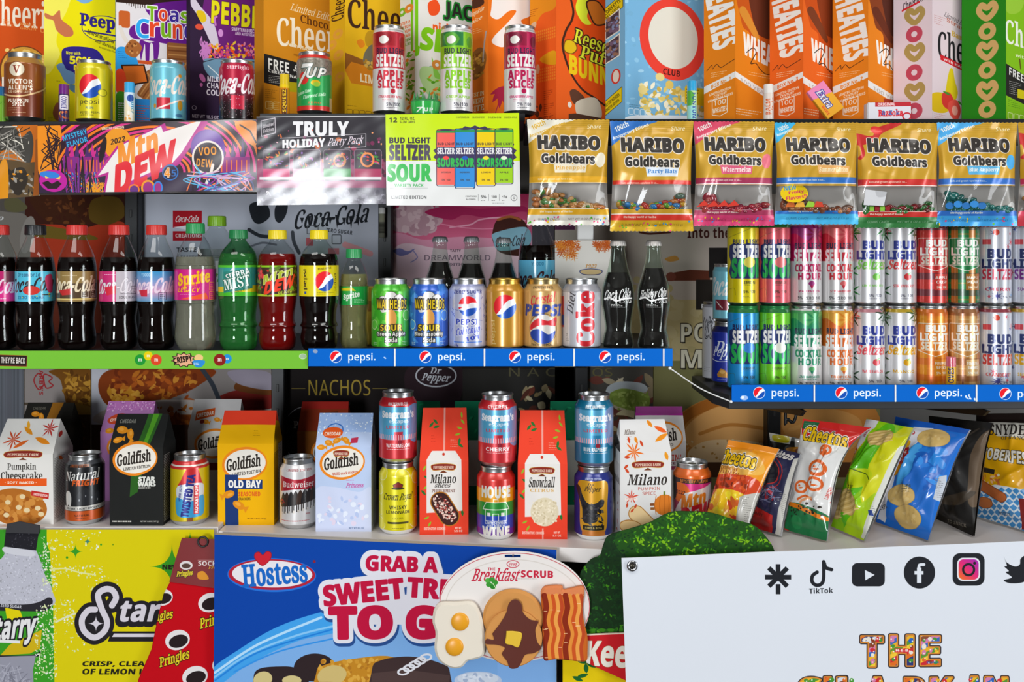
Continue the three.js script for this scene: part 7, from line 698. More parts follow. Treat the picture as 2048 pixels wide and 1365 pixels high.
chipBag('red and white cheese snack bag with orange pumpkin shapes', [1606, 838, 1742, 856, 1652, 1088, 1568, 1064], [1.69, 1.60, ft(1088), 1.655], 0.018, () => { R(1560, 830, 190, 265, '#d3d2d0'); P([1600, 830, 1750, 845, 1720, 900, 1690, 898, 1605, 872], '#b02420'); P([1608, 842, 1640, 846, 1632, 862, 1604, 858], '#1f5a3a'); fine(1610, 848, 20, 2, 4, '#9ab5a4'); cheet(1654, 876, 90, 30, 0.2); P([1590, 882, 1700, 898, 1690, 912, 1590, 894], '#cfceca'); for (const [x, y, r] of [[1646, 942, 15], [1612, 980, 12], [1640, 975, 13], [1660, 905, 10]]) { E(x, y, r, r * 0.92, null, 0, '#c8622a', r * 0.42); E(x - r * 0.3, y - r * 0.2, r * 0.2, r * 0.2, '#c8622a'); E(x, y + r * 0.2, r * 0.4, r * 0.14, '#c8622a'); } C([1604, 1005, 1620, 998, 1632, 1006], null, '#c8622a', 4, true); C([1608, 1018, 1612, 1008, 1630, 1002], null, '#d9a27a', 5, true); C([1575, 1020, 1600, 1012, 1660, 1040, 1652, 1090, 1590, 1075, 1566, 1064], '#1f6a40'); C([1585, 1014, 1610, 1022, 1640, 1038, 1655, 1044], null, '#cf7a24', 9, true); specks(1584, 1012, 70, 32, 22, ['#26201a'], 1.4, 3); E(1596, 1050, 12, 14, '#2a7a4a'); C([1566, 1062, 1600, 1078, 1650, 1090], null, '#b02420', 4, true); T('LIMITED', 1662, 992, 26, 5, '#b03a34', { rot: -1.2 }); T('EDITION', 1668, 1000, 26, 5, '#b03a34', { rot: -1.2 }); crumbs(1648, 900, 16, 20, 6, ['#a83a1c', '#c8622a'], 8, 14); }, { pin: [0.0, 0.26] });
chipBag('lime green ridged potato chip bag with three chips pictured', [1733, 838, 1828, 857, 1728, 1088, 1662, 1056], [1.71, 1.615, ft(1088), 1.675], 0.018, () => { R(1650, 825, 190, 270, '#8fbf1f'); P([1725, 838, 1760, 842, 1700, 960, 1676, 960], '#d0cdd2'); C([1740, 885, 1752, 890, 1730, 940, 1690, 965, 1705, 930], '#b9c02a'); C([1700, 960, 1760, 860, 1790, 855, 1780, 920, 1730, 1000, 1690, 1060], '#62b01f'); C([1770, 900, 1800, 860, 1828, 858, 1790, 950, 1740, 1030, 1740, 980], '#cfd02a'); C([1690, 1060, 1730, 1020, 1770, 990, 1730, 1085, 1700, 1085], '#a9c82a'); P([1690, 900, 1715, 895, 1722, 905, 1700, 940, 1684, 938], '#9c2024'); T("Lay's", 1704, 916, 34, 16, '#ece4de', { ...SCRIPT, rot: -0.7 }); E(1696, 945, 16, 10, '#cf8f24', -0.7); P([1685, 895, 1712, 890, 1712, 896, 1682, 904], '#d9a42c'); T('WAVY', 1740, 868, 24, 7, '#9c2a34', { rot: -1 }); chip(1768, 880, 24, 17, -0.35, 1); chip(1680, 1020, 16, 24, 0.25, 1); chip(1706, 1012, 20, 27, -0.3, 1); E(1730, 968, 30, 18, '#c2cf2a', -0.5); C([1720, 950, 1745, 958, 1752, 970], null, '#2a4a14', 1.6, true); T('2.25', 1716, 984, 16, 6, '#26301a', { rot: 0.25 }); fine(1708, 990, 24, 2, 5, '#3a4a1c', 1.4); P([1800, 900, 1812, 890, 1742, 1060, 1728, 1085, 1722, 1080], '#cfd0c8'); fine(1745, 1020, 12, 12, 4, '#6a6a70'); R(1742, 1028, 6, 10, '#2a3f7a'); });
chipBag('royal blue potato chip bag with pale round chips pictured', [1792, 834, 1940, 860, 1856, 1087, 1752, 1045], [1.74, 1.62, ft(1087), 1.70], 0.019, () => { R(1745, 825, 205, 270, '#1f66b5'); P([1792, 828, 1950, 856, 1940, 870, 1790, 848], '#1a4f9c'); P([1830, 855, 1870, 858, 1800, 960, 1770, 1050, 1750, 1050, 1790, 960], '#d3d3d8'); C([1845, 895, 1855, 905, 1830, 960, 1805, 980, 1815, 930], '#4a9ad0'); P([1808, 905, 1830, 900, 1836, 915, 1820, 940, 1800, 940], '#9c2024'); T("Lay's", 1816, 922, 32, 15, '#ece4de', { ...SCRIPT, rot: -0.7 }); E(1806, 946, 14, 9, '#cf8f24', -0.7); C([1825, 886, 1832, 890, 1828, 900, 1812, 902], '#d9a42c'); T('ED', 1830, 866, 18, 8, '#9c2a34', { rot: 0.8 }); crumbs(1850, 900, 60, 90, 18, ['#2a78c6', '#1a5aa8', '#3a8ad4'], 10, 30); P([1890, 900, 1900, 905, 1880, 940, 1866, 930], '#2f86cf'); chip(1874, 880, 31, 20, 0.08); chip(1814, 998, 29, 21, 0.1); chip(1822, 1040, 28, 23, 0.3); T('1.25', 1828, 980, 16, 6, '#26301a', { rot: 0.15 }); fine(1818, 986, 22, 2, 5, '#4a4a3a', 1.4); T('CHIPS', 1772, 1018, 20, 9, '#2a2a30', { rot: -0.1 }); C([1752, 1040, 1790, 1060, 1856, 1090, 1752, 1095], '#1a5aa8'); P([1885, 960, 1896, 955, 1884, 1010, 1872, 1005], '#bfc4cc'); fine(1878, 964, 12, 10, 4, '#6a6a70'); });
chipBag('glossy black chip bag with a bronze sheen print', [1858, 832, 1984, 846, 1946, 1078, 1872, 1056], [1.78, 1.66, ft(1078), 1.72], 0.019, () => { R(1850, 822, 145, 265, '#1a1816'); C([1955, 900, 1985, 860, 1990, 930, 1960, 1010, 1945, 1010], '#5a4a3a'); C([1880, 1020, 1920, 1000, 1955, 990, 1930, 1020], '#3f362c'); T('GRAB', 1885, 856, 44, 8, '#7a746c', { b: 0 }); T('TO SNACK', 1915, 1058, 40, 7, '#8a847a', { rot: 0.1 }); C([1870, 870, 1930, 880, 1960, 860], null, '#3a342e', 4, true); }, { f: 'foil', bc: 0x2a2622 });
chipBag('mustard pretzel bag with blue checks at the shelf end', [1952, 828, 2110, 826, 2096, 1082, 1950, 1050], [1.80, 1.70, ft(1082), 1.74], 0.018, () => { R(1940, 805, 180, 285, '#cf9f1c'); R(1940, 805, 180, 46, '#241a18'); P([1980, 848, 2120, 852, 2120, 890, 2000, 880], '#dad6cc'); T("SNYDER'S", 2036, 866, 104, 24, '#2a2220', SERIF); T('OF HANOVER', 2044, 884, 70, 8, '#4a4440', SERIF); T('OKTOBERFEST', 2010, 922, 130, 24, '#e0dcd2', { rot: 0.12, st: [['#2a2620', 3.5]], fat: 1 }); P([1972, 948, 2000, 954, 1998, 964, 1970, 958], '#26221c'); crumbs(1965, 965, 44, 20, 20, ['#e3dcc8', '#b56a3a', '#d9b08a'], 5, 12); P([1940, 1000, 2000, 985, 2120, 1000, 2120, 1095, 1940, 1095], '#d3dbe2'); for (let i = 0; i < 14; i++) for (let j = 0; j < 8; j++) P([1944 + i * 14 + (j % 2) * 7, 990 + j * 11, 1951 + i * 14 + (j % 2) * 7, 996 + j * 11, 1944 + i * 14 + (j % 2) * 7, 1003 + j * 11, 1937 + i * 14 + (j % 2) * 7, 996 + j * 11], '#4a86b8'); g.save(); g.translate(1990, 998); g.rotate(0.5); RR(-36, -10, 72, 20, 10, '#a8623a', '#7a3f20', 1.5); g.restore(); E(1974, 1022, 18, 11, '#b06c42', 0.1, '#7a3f20', 1); T('PRETZELS', 2014, 1042, 24, 6, '#3a3a42', { rot: 0.1 }); R(2046, 1010, 20, 60, '#7a2a28'); });
// ---------------------------------------------------------------- signs below the shelves
const splash = (x, y, w, h, n) => { for (let i = 0; i < n; i++) { const a = x + rnd(w), b = y + rnd(h); E(a, b, rnd(0.5, 3), rnd(0.5, 2), i % 3 ? '#cfd6a8' : '#dfe3dc', rnd(3)); } };
const drinkSign = board('drink_sign', 'yellow and green lemon-lime drink sign with outlined white script', 'sign', [-170, 1060, 428, 1060, 428, 1440, -170, 1440], 1.654, 0.003, art(-170, 1060, 428, 1440, () => {
  R(-180, 1050, 620, 400, '#cdc00a'); P([-180, 1050, 92, 1050, 100, 1110, 106, 1200, 110, 1440, -180, 1440], '#3f8f2c'); C([95, 1058, 96, 1090, 105, 1110], null, '#cdc00a', 3, true);
  C([20, 1090, 60, 1088, 76, 1110, 90, 1150, 104, 1180, 96, 1215, -60, 1215, -60, 1150, 0, 1120], '#b3b3bd'); for (let i = 0; i < 420; i++) E(rnd(-40, 96), 1106 + rnd(100), rnd(0.5, 2), rnd(0.5, 1.6), i % 2 ? '#c9c9d2' : '#98989f', rnd(3)); C([12, 1094, 66, 1104, 62, 1114, 10, 1106], '#c6c6cd');
  P([14, 1042, 80, 1050, 72, 1102, 8, 1094], '#1d1c22'); specks(20, 1062, 50, 36, 40, ['#34333a', '#4a4950'], 0.6, 1.4); C([-180, 1196, 40, 1210, 100, 1196, 96, 1220, 40, 1226, -180, 1216], '#26242a'); T('ZERO SUGAR', 22, 1213, 42, 6, '#c9c9cf', { rot: 0.08 }); P([-180, 1220, 96, 1224, 84, 1296, 70, 1310, -180, 1330], '#3f8f2c'); P([10, 1216, 40, 1222, 48, 1244, 14, 1240], '#d3c414'); P([20, 1290, 84, 1260, 80, 1298, 60, 1308, 0, 1312], '#c2a824'); T('starry', 22, 1264, 96, 56, '#dcdadb', { f: 'sans-serif', skew: 0.25, rot: -0.1, st: [['#1d1a20', 9]], fat: 2 }); P([-60, 1276, 40, 1282, 40, 1288, -60, 1284], '#dcdadb'); C([-180, 1308, 40, 1312, 80, 1304, 70, 1316, 20, 1318, -180, 1330], '#1d1c22'); P([-180, 1320, 72, 1312, 66, 1340, 70, 1440, -180, 1440], '#8f8f9a'); for (let i = 0; i < 60; i++) C([rnd(-20, 66), 1320 + rnd(110), rnd(-20, 66), 1330 + rnd(100)], null, i % 2 ? '#a3a3ae' : '#74747f', 1.6, true);
  splash(84, 1075, 30, 110, 120); splash(70, 1210, 44, 150, 260); splash(100, 1130, 110, 26, 60); splash(110, 1060, 90, 40, 40); splash(118, 1200, 30, 50, 40); splash(130, 1250, 60, 70, 30); splash(176, 1150, 60, 30, 24); C([100, 1140, 130, 1138, 160, 1146, 190, 1150], null, '#d6d69a', 3, true); C([112, 1245, 130, 1236, 150, 1228], null, '#d6d6b4', 4, true);
  const spark = (x, y, r, c) => { g.beginPath(); g.moveTo(x, y - r); g.quadraticCurveTo(x, y, x + r, y); g.quadraticCurveTo(x, y, x, y + r); g.quadraticCurveTo(x, y, x - r, y); g.quadraticCurveTo(x, y, x, y - r); g.fillStyle = c; g.fill(); }; spark(151, 1104, 15, '#3f8f2c'); spark(175, 1084, 8, '#4a7a6a'); spark(344, 1134, 46, '#3f8f2c'); spark(380, 1085, 20, '#3f8f2c'); E(202, 1090, 2, 2, '#3f8f2c'); E(134, 1116, 2.4, 2.4, '#3f8f2c'); E(226, 1090, 1.6, 1.6, '#6a8a1c'); T('NEW', 342, 1135, 34, 9, '#1d1c14', { fat: 0.8 });
  // outlined script
  const S = (c, w) => { C([224, 1212, 232, 1196, 224, 1181, 208, 1180, 196, 1192, 204, 1220, 214, 1244, 208, 1264, 188, 1276, 168, 1262, 164, 1240, 176, 1222, 190, 1220], null, c, w, true); };
  S('#1d1a1e', 29); T('tarry', 306, 1232, 140, 56, '#1d1a1e', { skew: 0.25, st: [['#1d1a1e', 18]] }); P([222, 1264, 400, 1264, 400, 1284, 216, 1284], '#1d1a1e'); S('#cbc6ce', 12); T('tarry', 306, 1230, 136, 54, '#cbc6ce', { skew: 0.25, fat: 2 }); P([228, 1268, 400, 1268, 400, 1275, 224, 1275], '#cbc6ce'); E(190, 1248, 20, 22, '#1d1a1e'); S('#cbc6ce', 12); spark(192, 1248, 17, '#cbc6ce');
  T('CRISP, CLEAR BITE', 260, 1329, 190, 11, '#1d1c10', { skew: 0.15, fat: 0.8 }); T('OF LEMON LIME', 246, 1344, 162, 11, '#1d1c10', { skew: 0.15, fat: 0.8 });
}), 'card', { nx: 8, ny: 4 });
{ const D = 1.652, p = drinkSign.position; part(drinkSign, 'bottle_cap_cutout', slab([[15, 1048], [40, 1043], [81, 1051], [79, 1068], [12, 1066]].map(([a, b]) => [X(a, D) - p.x, Y(b, D) - p.y]), 0.002, null, 0.0004).translate(0, 0, -D - p.z + 0.002), plain(0x1d1c22, { roughness: 0.6 }), 'black printed bottle cap rising over the sign edge'); }
board('snack_sign', 'blue snack cake display sign with red and white balloon lettering', 'sign', [429, 1070, 1113, 1100, 1113, 1440, 427, 1440], 1.632, 0.012, art(424, 1066, 1116, 1440, () => {
  R(420, 1060, 700, 390, '#063f90'); P([420, 1345, 560, 1270, 700, 1240, 1116, 1200, 1116, 1440, 420, 1440], '#7fa8d6'); C([1090, 1096, 1116, 1112, 1116, 1130], null, '#063f90', 2, true); P([1100, 1180, 1116, 1170, 1116, 1440, 1000, 1440, 1000, 1250], '#86addb');
  C([424, 1340, 480, 1300, 560, 1255, 652, 1225, 690, 1230, 690, 1262, 600, 1284, 500, 1330, 424, 1380], '#4a9ad6'); C([430, 1346, 520, 1290, 650, 1236], null, '#b5d6ee', 5, true); C([430, 1362, 520, 1306, 680, 1258], null, '#2a7ac4', 3, true); C([428, 1356, 500, 1310, 600, 1272, 690, 1250], null, '#8cc0e6', 4, true); C([470, 1345, 560, 1305, 690, 1275], null, '#3a8ad0', 3, true);
  E(548, 1151, 92, 34, '#2a6cc0', 0.02); E(548, 1150, 90, 31, '#9c2438', 0.02); E(549, 1149, 83, 27, '#e3dfe4', 0.02); T('Hostess', 554, 1148, 134, 44, '#1f62b0', { f: 'serif', st: [['#173f80', 2]], fat: 1.6, rot: -0.08 }); C([529, 1132, 514, 1118, 514, 1108, 522, 1105, 530, 1111, 538, 1104, 547, 1107, 545, 1120], '#b52534', '#8a1a2a', 1.4); E(636, 1124, 3, 3, '#7a2438');
  const bal = (s, x, y, w, h, rot) => T(s, x, y, w, h, null, { rot, st: [['#dcdae2', 24]] }); const fill = (s, x, y, w, h, rot, f) => T(s, x, y, w, h, '#a8123a', { rot, fat: f }); const L1 = [['GRAB A', 812, 1129, 142, 30, 0.03, 2.6], ['SWEET', 735, 1185, 160, 40, -0.1, 4], ['TREAT', 900, 1180, 150, 38, 0.06, 4], ['TO', 730, 1246, 122, 62, -0.02, 8], ['GO', 884, 1246, 122, 62, 0.02, 8]];
  g.save(); g.translate(2, 5); for (const [s, x, y, w, h, r] of L1) T(s, x, y, w, h, null, { rot: r, st: [['#2a4a80', 27]] }); g.restore(); for (const [s, x, y, w, h, r] of L1) bal(s, x, y, w, h, r); R(700, 1190, 240, 60, '#dcdae2'); for (const [s, x, y, w, h, r, f] of L1) fill(s, x, y, w, h, r, f);
  E(636, 1336, 42, 28, '#2a1f22', -0.05); C([510, 1365, 520, 1340, 560, 1334, 600, 1338, 625, 1365, 625, 1440, 510, 1440], '#2a1f22'); E(530, 1360, 20, 16, '#c9bb8a', -0.3); E(590, 1362, 20, 10, '#c9bb8a'); C([640, 1348, 660, 1330, 720, 1318, 790, 1314, 830, 1340, 830, 1440, 640, 1440], '#b5822f'); specks(645, 1320, 150, 60, 140, ['#c2913c', '#a5722a', '#cfa24e'], 2, 6); E(672, 1352, 30, 20, '#c6b27a', -0.2); C([752, 1345, 770, 1322, 830, 1314, 890, 1328, 908, 1350, 904, 1440, 752, 1440], '#3a2c2c'); P([752, 1348, 820, 1340, 908, 1352, 906, 1365, 752, 1365], '#4a3a38'); for (let i = 0; i < 5; i++) E(816 + i * 11, 1344 - i * 7, 11, 6, null, -0.2, '#dcdce2', 4); E(962, 1362, 46, 18, '#b9c6da'); E(962, 1358, 40, 12, '#d0d8e4'); specks(930, 1350, 60, 14, 24, ['#dfe4ee', '#a9b6cc'], 2, 5); fine(640, 1365, 60, 2, 4, '#7a4a1c');
}, 1.8), 'card', { Dr: 1.549, nx: 8, ny: 4 });
// dark void framing under the shelf
{ const t = thing('shelf_support', 'black support panel under the white lower shelf', 'panel', [X(1150, 1.60), LOWM - 0.45, -1.62]); part(t, 'panel', box(0.12, 0.42, 0.01).translate(0, 0.21, 0), M.black); }
// leafy tree cutout with red name plaque and yellow base
{ const D = 1.545, t = thing('tree_cutout_sign', 'cardboard leafy tree display cutout with a red plaque and yellow base', 'sign', at(1330, 1430, D)), o = t.position, k = D / F, toL = (px, py) => [X(px, D) - o.x, Y(py, D) - o.y];
  const crown = [[1152, 1330], [1154, 1240], [1164, 1180], [1160, 1150], [1180, 1122], [1200, 1112], [1206, 1094], [1218, 1072], [1262, 1058], [1300, 1046], [1340, 1026], [1380, 1024], [1424, 1027], [1466, 1040], [1508, 1052], [1532, 1074], [1549, 1102], [1560, 1150], [1566, 1240], [1560, 1330]];
  const q = art(1140, 1010, 1575, 1340, () => { R(1130, 1000, 460, 350, '#183018'); C([1230, 1075, 1330, 1015, 1440, 1015, 1560, 1080, 1560, 1130, 1300, 1130], '#24481a'); for (let i = 0; i < 3600; i++) { const x = rnd(1140, 1575), y = rnd(1015, 1340), n = Math.sin(x * 0.075 + Math.sin(y * 0.09) * 2) * Math.sin(y * 0.11 + Math.sin(x * 0.05) * 2), br = x > 1250 && y < 1120 ? n * 1.1 + rnd(-0.2, 0.2) + 0.12 : n - 0.75; leaf(x, y, rnd(5, 9), rnd(2.4, 4), rnd(6.3), br > 0.55 ? '#7aa828' : br > 0.1 ? '#4a8424' : br > -0.3 ? '#2a5a22' : br > -0.9 ? '#1a3a1c' : '#152a18'); } for (let i = 0; i < 30; i++) leaf(1170 + i * 6, 1262 + (i % 3) * 4, 22, 8, rnd(3), ['#3f7a24', '#2a5a1f', '#5a962c'][i % 3]); }, 1.8);
  const f = clampUV(q), cp = new THREE.SplineCurve(crown.map((p) => new THREE.Vector2(...toL(...p)))).getPoints(90).map((p) => [p.x, p.y]); part(t, 'leafy_crown', slab(cp, 0.004, (x, y) => f((x + o.x) / k + CX, CY - (y + o.y - EYE) / k), 0.0005), printed(q, 'card'));
  const q2 = art(1120, 1260, 1270, 1440, () => { R(1110, 1250, 170, 200, '#d2ba12'); for (const [x, y, r] of [[1160, 1322, 0], [1164, 1335, 1.5], [1172, 1328, 0.6], [1158, 1350, -0.3], [1150, 1356, 0.5]]) leaf(x, y, 20, 8, r, '#1f5a2c'); }); const f2 = clampUV(q2); part(t, 'yellow_base', slab([[1125, 1300], [1300, 1300], [1300, 1430], [1125, 1430]].map((p) => toL(...p)), 0.004, (x, y) => f2((x + o.x) / k + CX, CY - (y + o.y - EYE) / k)).translate(0, 0, 0.0045), printed(q2, 'card'));
  const q3 = art(1160, 1255, 1300, 1365, () => { R(1150, 1250, 160, 120, '#d6c8b8'); P([1164, 1268, 1300, 1262, 1300, 1390, 1180, 1326], '#a81c24'); P([1170, 1276, 1180, 1274, 1180, 1310, 1170, 1315], '#a81c24'); T('Keebler', 1262, 1301, 178, 50, '#dcd6cc', { f: 'sans-serif', skew: 0.1, st: [['#7a5a24', 3]], fat: 2 }); }); const f3 = clampUV(q3); part(t, 'red_plaque', slab([[1166, 1266], [1300, 1260], [1300, 1380], [1172, 1322]].map((p) => toL(...p)), 0.004, (x, y) => f3((x + o.x) / k + CX, CY - (y + o.y - EYE) / k)).translate(0, 0, 0.009), printed(q3, 'card')); }
// white vinyl banner with grommet
{ const D = 1.52, k = D / F; const q = art(1236, 1075, 2180, 1440, () => { R(1230, 1070, 960, 380, '#d5d8df'); const bk = '#1b1d22';
  g.save(); g.translate(1556, 1155); for (const a of [0, 0.785, 1.571, 2.356]) { g.save(); g.rotate(a); if (a !== 1.571) R(-26, -4.6, 52, 9.2, bk); else R(-26, -4.6, 30, 9.2, bk); g.restore(); } E(0, 0, 9, 9, bk); P([0, 7, -8, 16, 8, 16], '#d5d8df'); R(-4.6, 14, 9.2, 20, bk); g.restore();
  C([1634, 1145, 1625, 1152, 1624, 1164, 1632, 1171, 1642, 1169, 1647, 1158, 1647, 1124], null, bk, 7, true); C([1648, 1126, 1652, 1136, 1663, 1140], null, bk, 7, true); T('TikTok', 1642, 1182, 48, 11, bk, { rot: -0.03 });
  RR(1704, 1127, 66, 47, 11, bk); P([1730, 1141, 1750, 1151, 1731, 1162], '#d5d8df'); E(1839, 1146, 31, 32, bk); R(1834, 1136, 9, 31, '#d5d8df'); R(1829, 1143, 18, 7, '#d5d8df'); C([1838, 1140, 1839, 1131, 1848, 1130], null, '#d5d8df', 6, true);
  RR(1905, 1107, 64, 65, 15, bk); RR(1914, 1116, 46, 47, 12, '#dcdbe0'); RR(1917, 1119, 40, 41, 10, grad(1955, 1118, 1918, 1160, '#8a2a9c', '#c22a6a', '#d8742c')); E(1937, 1140, 11, 11, null, 0, bk, 4.5); E(1949, 1127, 3, 3, bk); C([2008, 1114, 2014, 1126, 2030, 1134, 2040, 1130, 2042, 1118, 2056, 1110, 2068, 1116, 2078, 1116, 2070, 1126, 2066, 1146, 2050, 1164, 2024, 1168, 2008, 1162, 2024, 1156, 2012, 1146, 2018, 1143, 2009, 1134, 2014, 1132], bk);
  const patch = (k) => { const q = g.createLinearGradient(0, -75, 40, 0), cs = ['#3a62a8', '#c9cdd6', '#b02c34', '#d9a83a', '#7a4a34', '#c96a2c', '#5a8a3c', '#c07aa0', '#2a3566', '#e0c24a']; for (let i = 0; i < 9; i++) { const c2 = cs[(i * 3 + Math.round(k)) % 10]; q.addColorStop(i / 9, c2); q.addColorStop((i + 0.98) / 9, c2); } return q; };
  const fun = (s, x, y, w, h, rot) => { T(s, x, y, w, h, null, { rot, st: [['#22222a', 10]] }); T(s, x, y, w, h, '#c2823c', { rot, fat: 6 }); T(s, x, y, w, h, patch(x), { rot, fat: 0.1 }); g.save(); g.globalCompositeOperation = 'source-atop'; g.restore(); };
  [['T', 1745, 1304, 42, 60], ['H', 1804, 1302, 46, 60], ['E', 1861, 1302, 38, 58]].forEach(([s, x, y, w, h], i) => { fun(s, x, y, w, h, 0); }); const cols = ['#b52c34', '#2a5aa8', '#d9a83a', '#c96a2c', '#dcd6cc', '#7a3a24', '#4a8a3c', '#c27a9c'];
  const dots = (pts) => { for (const [x, y] of pts) { E(x, y, rnd(3, 5), rnd(3, 6), cols[Math.floor(rnd(8))], rnd(3)); E(x + rnd(-3, 3), y + rnd(-3, 3), 1.6, 1.4, '#e6e2da'); } }; dots([[1730, 1281], [1738, 1280], [1746, 1282], [1756, 1281], [1762, 1282], [1746, 1292], [1746, 1302], [1746, 1312], [1746, 1324], [1785, 1282], [1786, 1294], [1786, 1306], [1787, 1320], [1822, 1282], [1823, 1294], [1822, 1306], [1822, 1322], [1798, 1302], [1810, 1302], [1848, 1282], [1848, 1294], [1848, 1306], [1848, 1320], [1860, 1279], [1870, 1279], [1862, 1302], [1872, 1302], [1860, 1325], [1872, 1326]]); R(1790, 1298, 28, 8, '#b52c34'); T('H-E-B', 1804, 1302, 24, 5, '#ece6e0'); T('Ziploc', 1866, 1326, 26, 6, '#2a5aa8');
  const word = 'SNACK BIN'; [[1620, 'S'], [1672, 'U'], [1698, 'L'], [1756, 'A'], [1832, 'R'], [1884, 'K'], [1950, 'I'], [1994, 'N']].forEach(([x, s]) => { fun(s, x, 1386, s === 'I' ? 14 : 44, 58, 0); dots([[x - 8, 1362], [x + 6, 1364], [x, 1372]]); });
  }, 1.6);
  const c = [1243, 1117, 2170, 1078, 2170, 1440, 1254, 1440], w = [0, 1, 2, 3].map((i) => at(c[2 * i], c[2 * i + 1], D)), t = thing('vinyl_banner', 'white vinyl banner with black social media icons and a metal grommet', 'banner', w[3].clone().lerp(w[2], 0.5)), f = clampUV(q);
  const bnd = board('tmp', 'tmp', 'tmp', c, D, 0.0012, q, 'vinyl', { nx: 60, ny: 20, face: 'vinyl_sheet', backMat: M.white, warp: (u, v) => 0.0012 * Math.sin(u * 19 + v * 3) * (0.4 + v) + 0.002 * Math.sin(u * 6 + 1) * v }); for (const m of [...bnd.children]) { m.position.copy(bnd.position).sub(t.position); t.add(m); } scene.remove(bnd);
  const gp = at(1264, 1132, D).sub(t.position); const gr = part(t, 'grommet', new THREE.TorusGeometry(0.0066, 0.0026, 10, 28).translate(gp.x, gp.y, gp.z + 0.002), M.chrome, 'silver metal grommet'); part(gr, 'screw_head', turned([[0.0001, 0.0], [0.0036, 0.0], [0.0042, 0.0014], [0.0036, 0.0028], [0.0001, 0.0034]], null, 0, 1, 20).rotateX(Math.PI / 2).translate(gp.x, gp.y, gp.z + 0.0008), plain(0x4a463f, { metalness: 0.9, roughness: 0.4 })); }
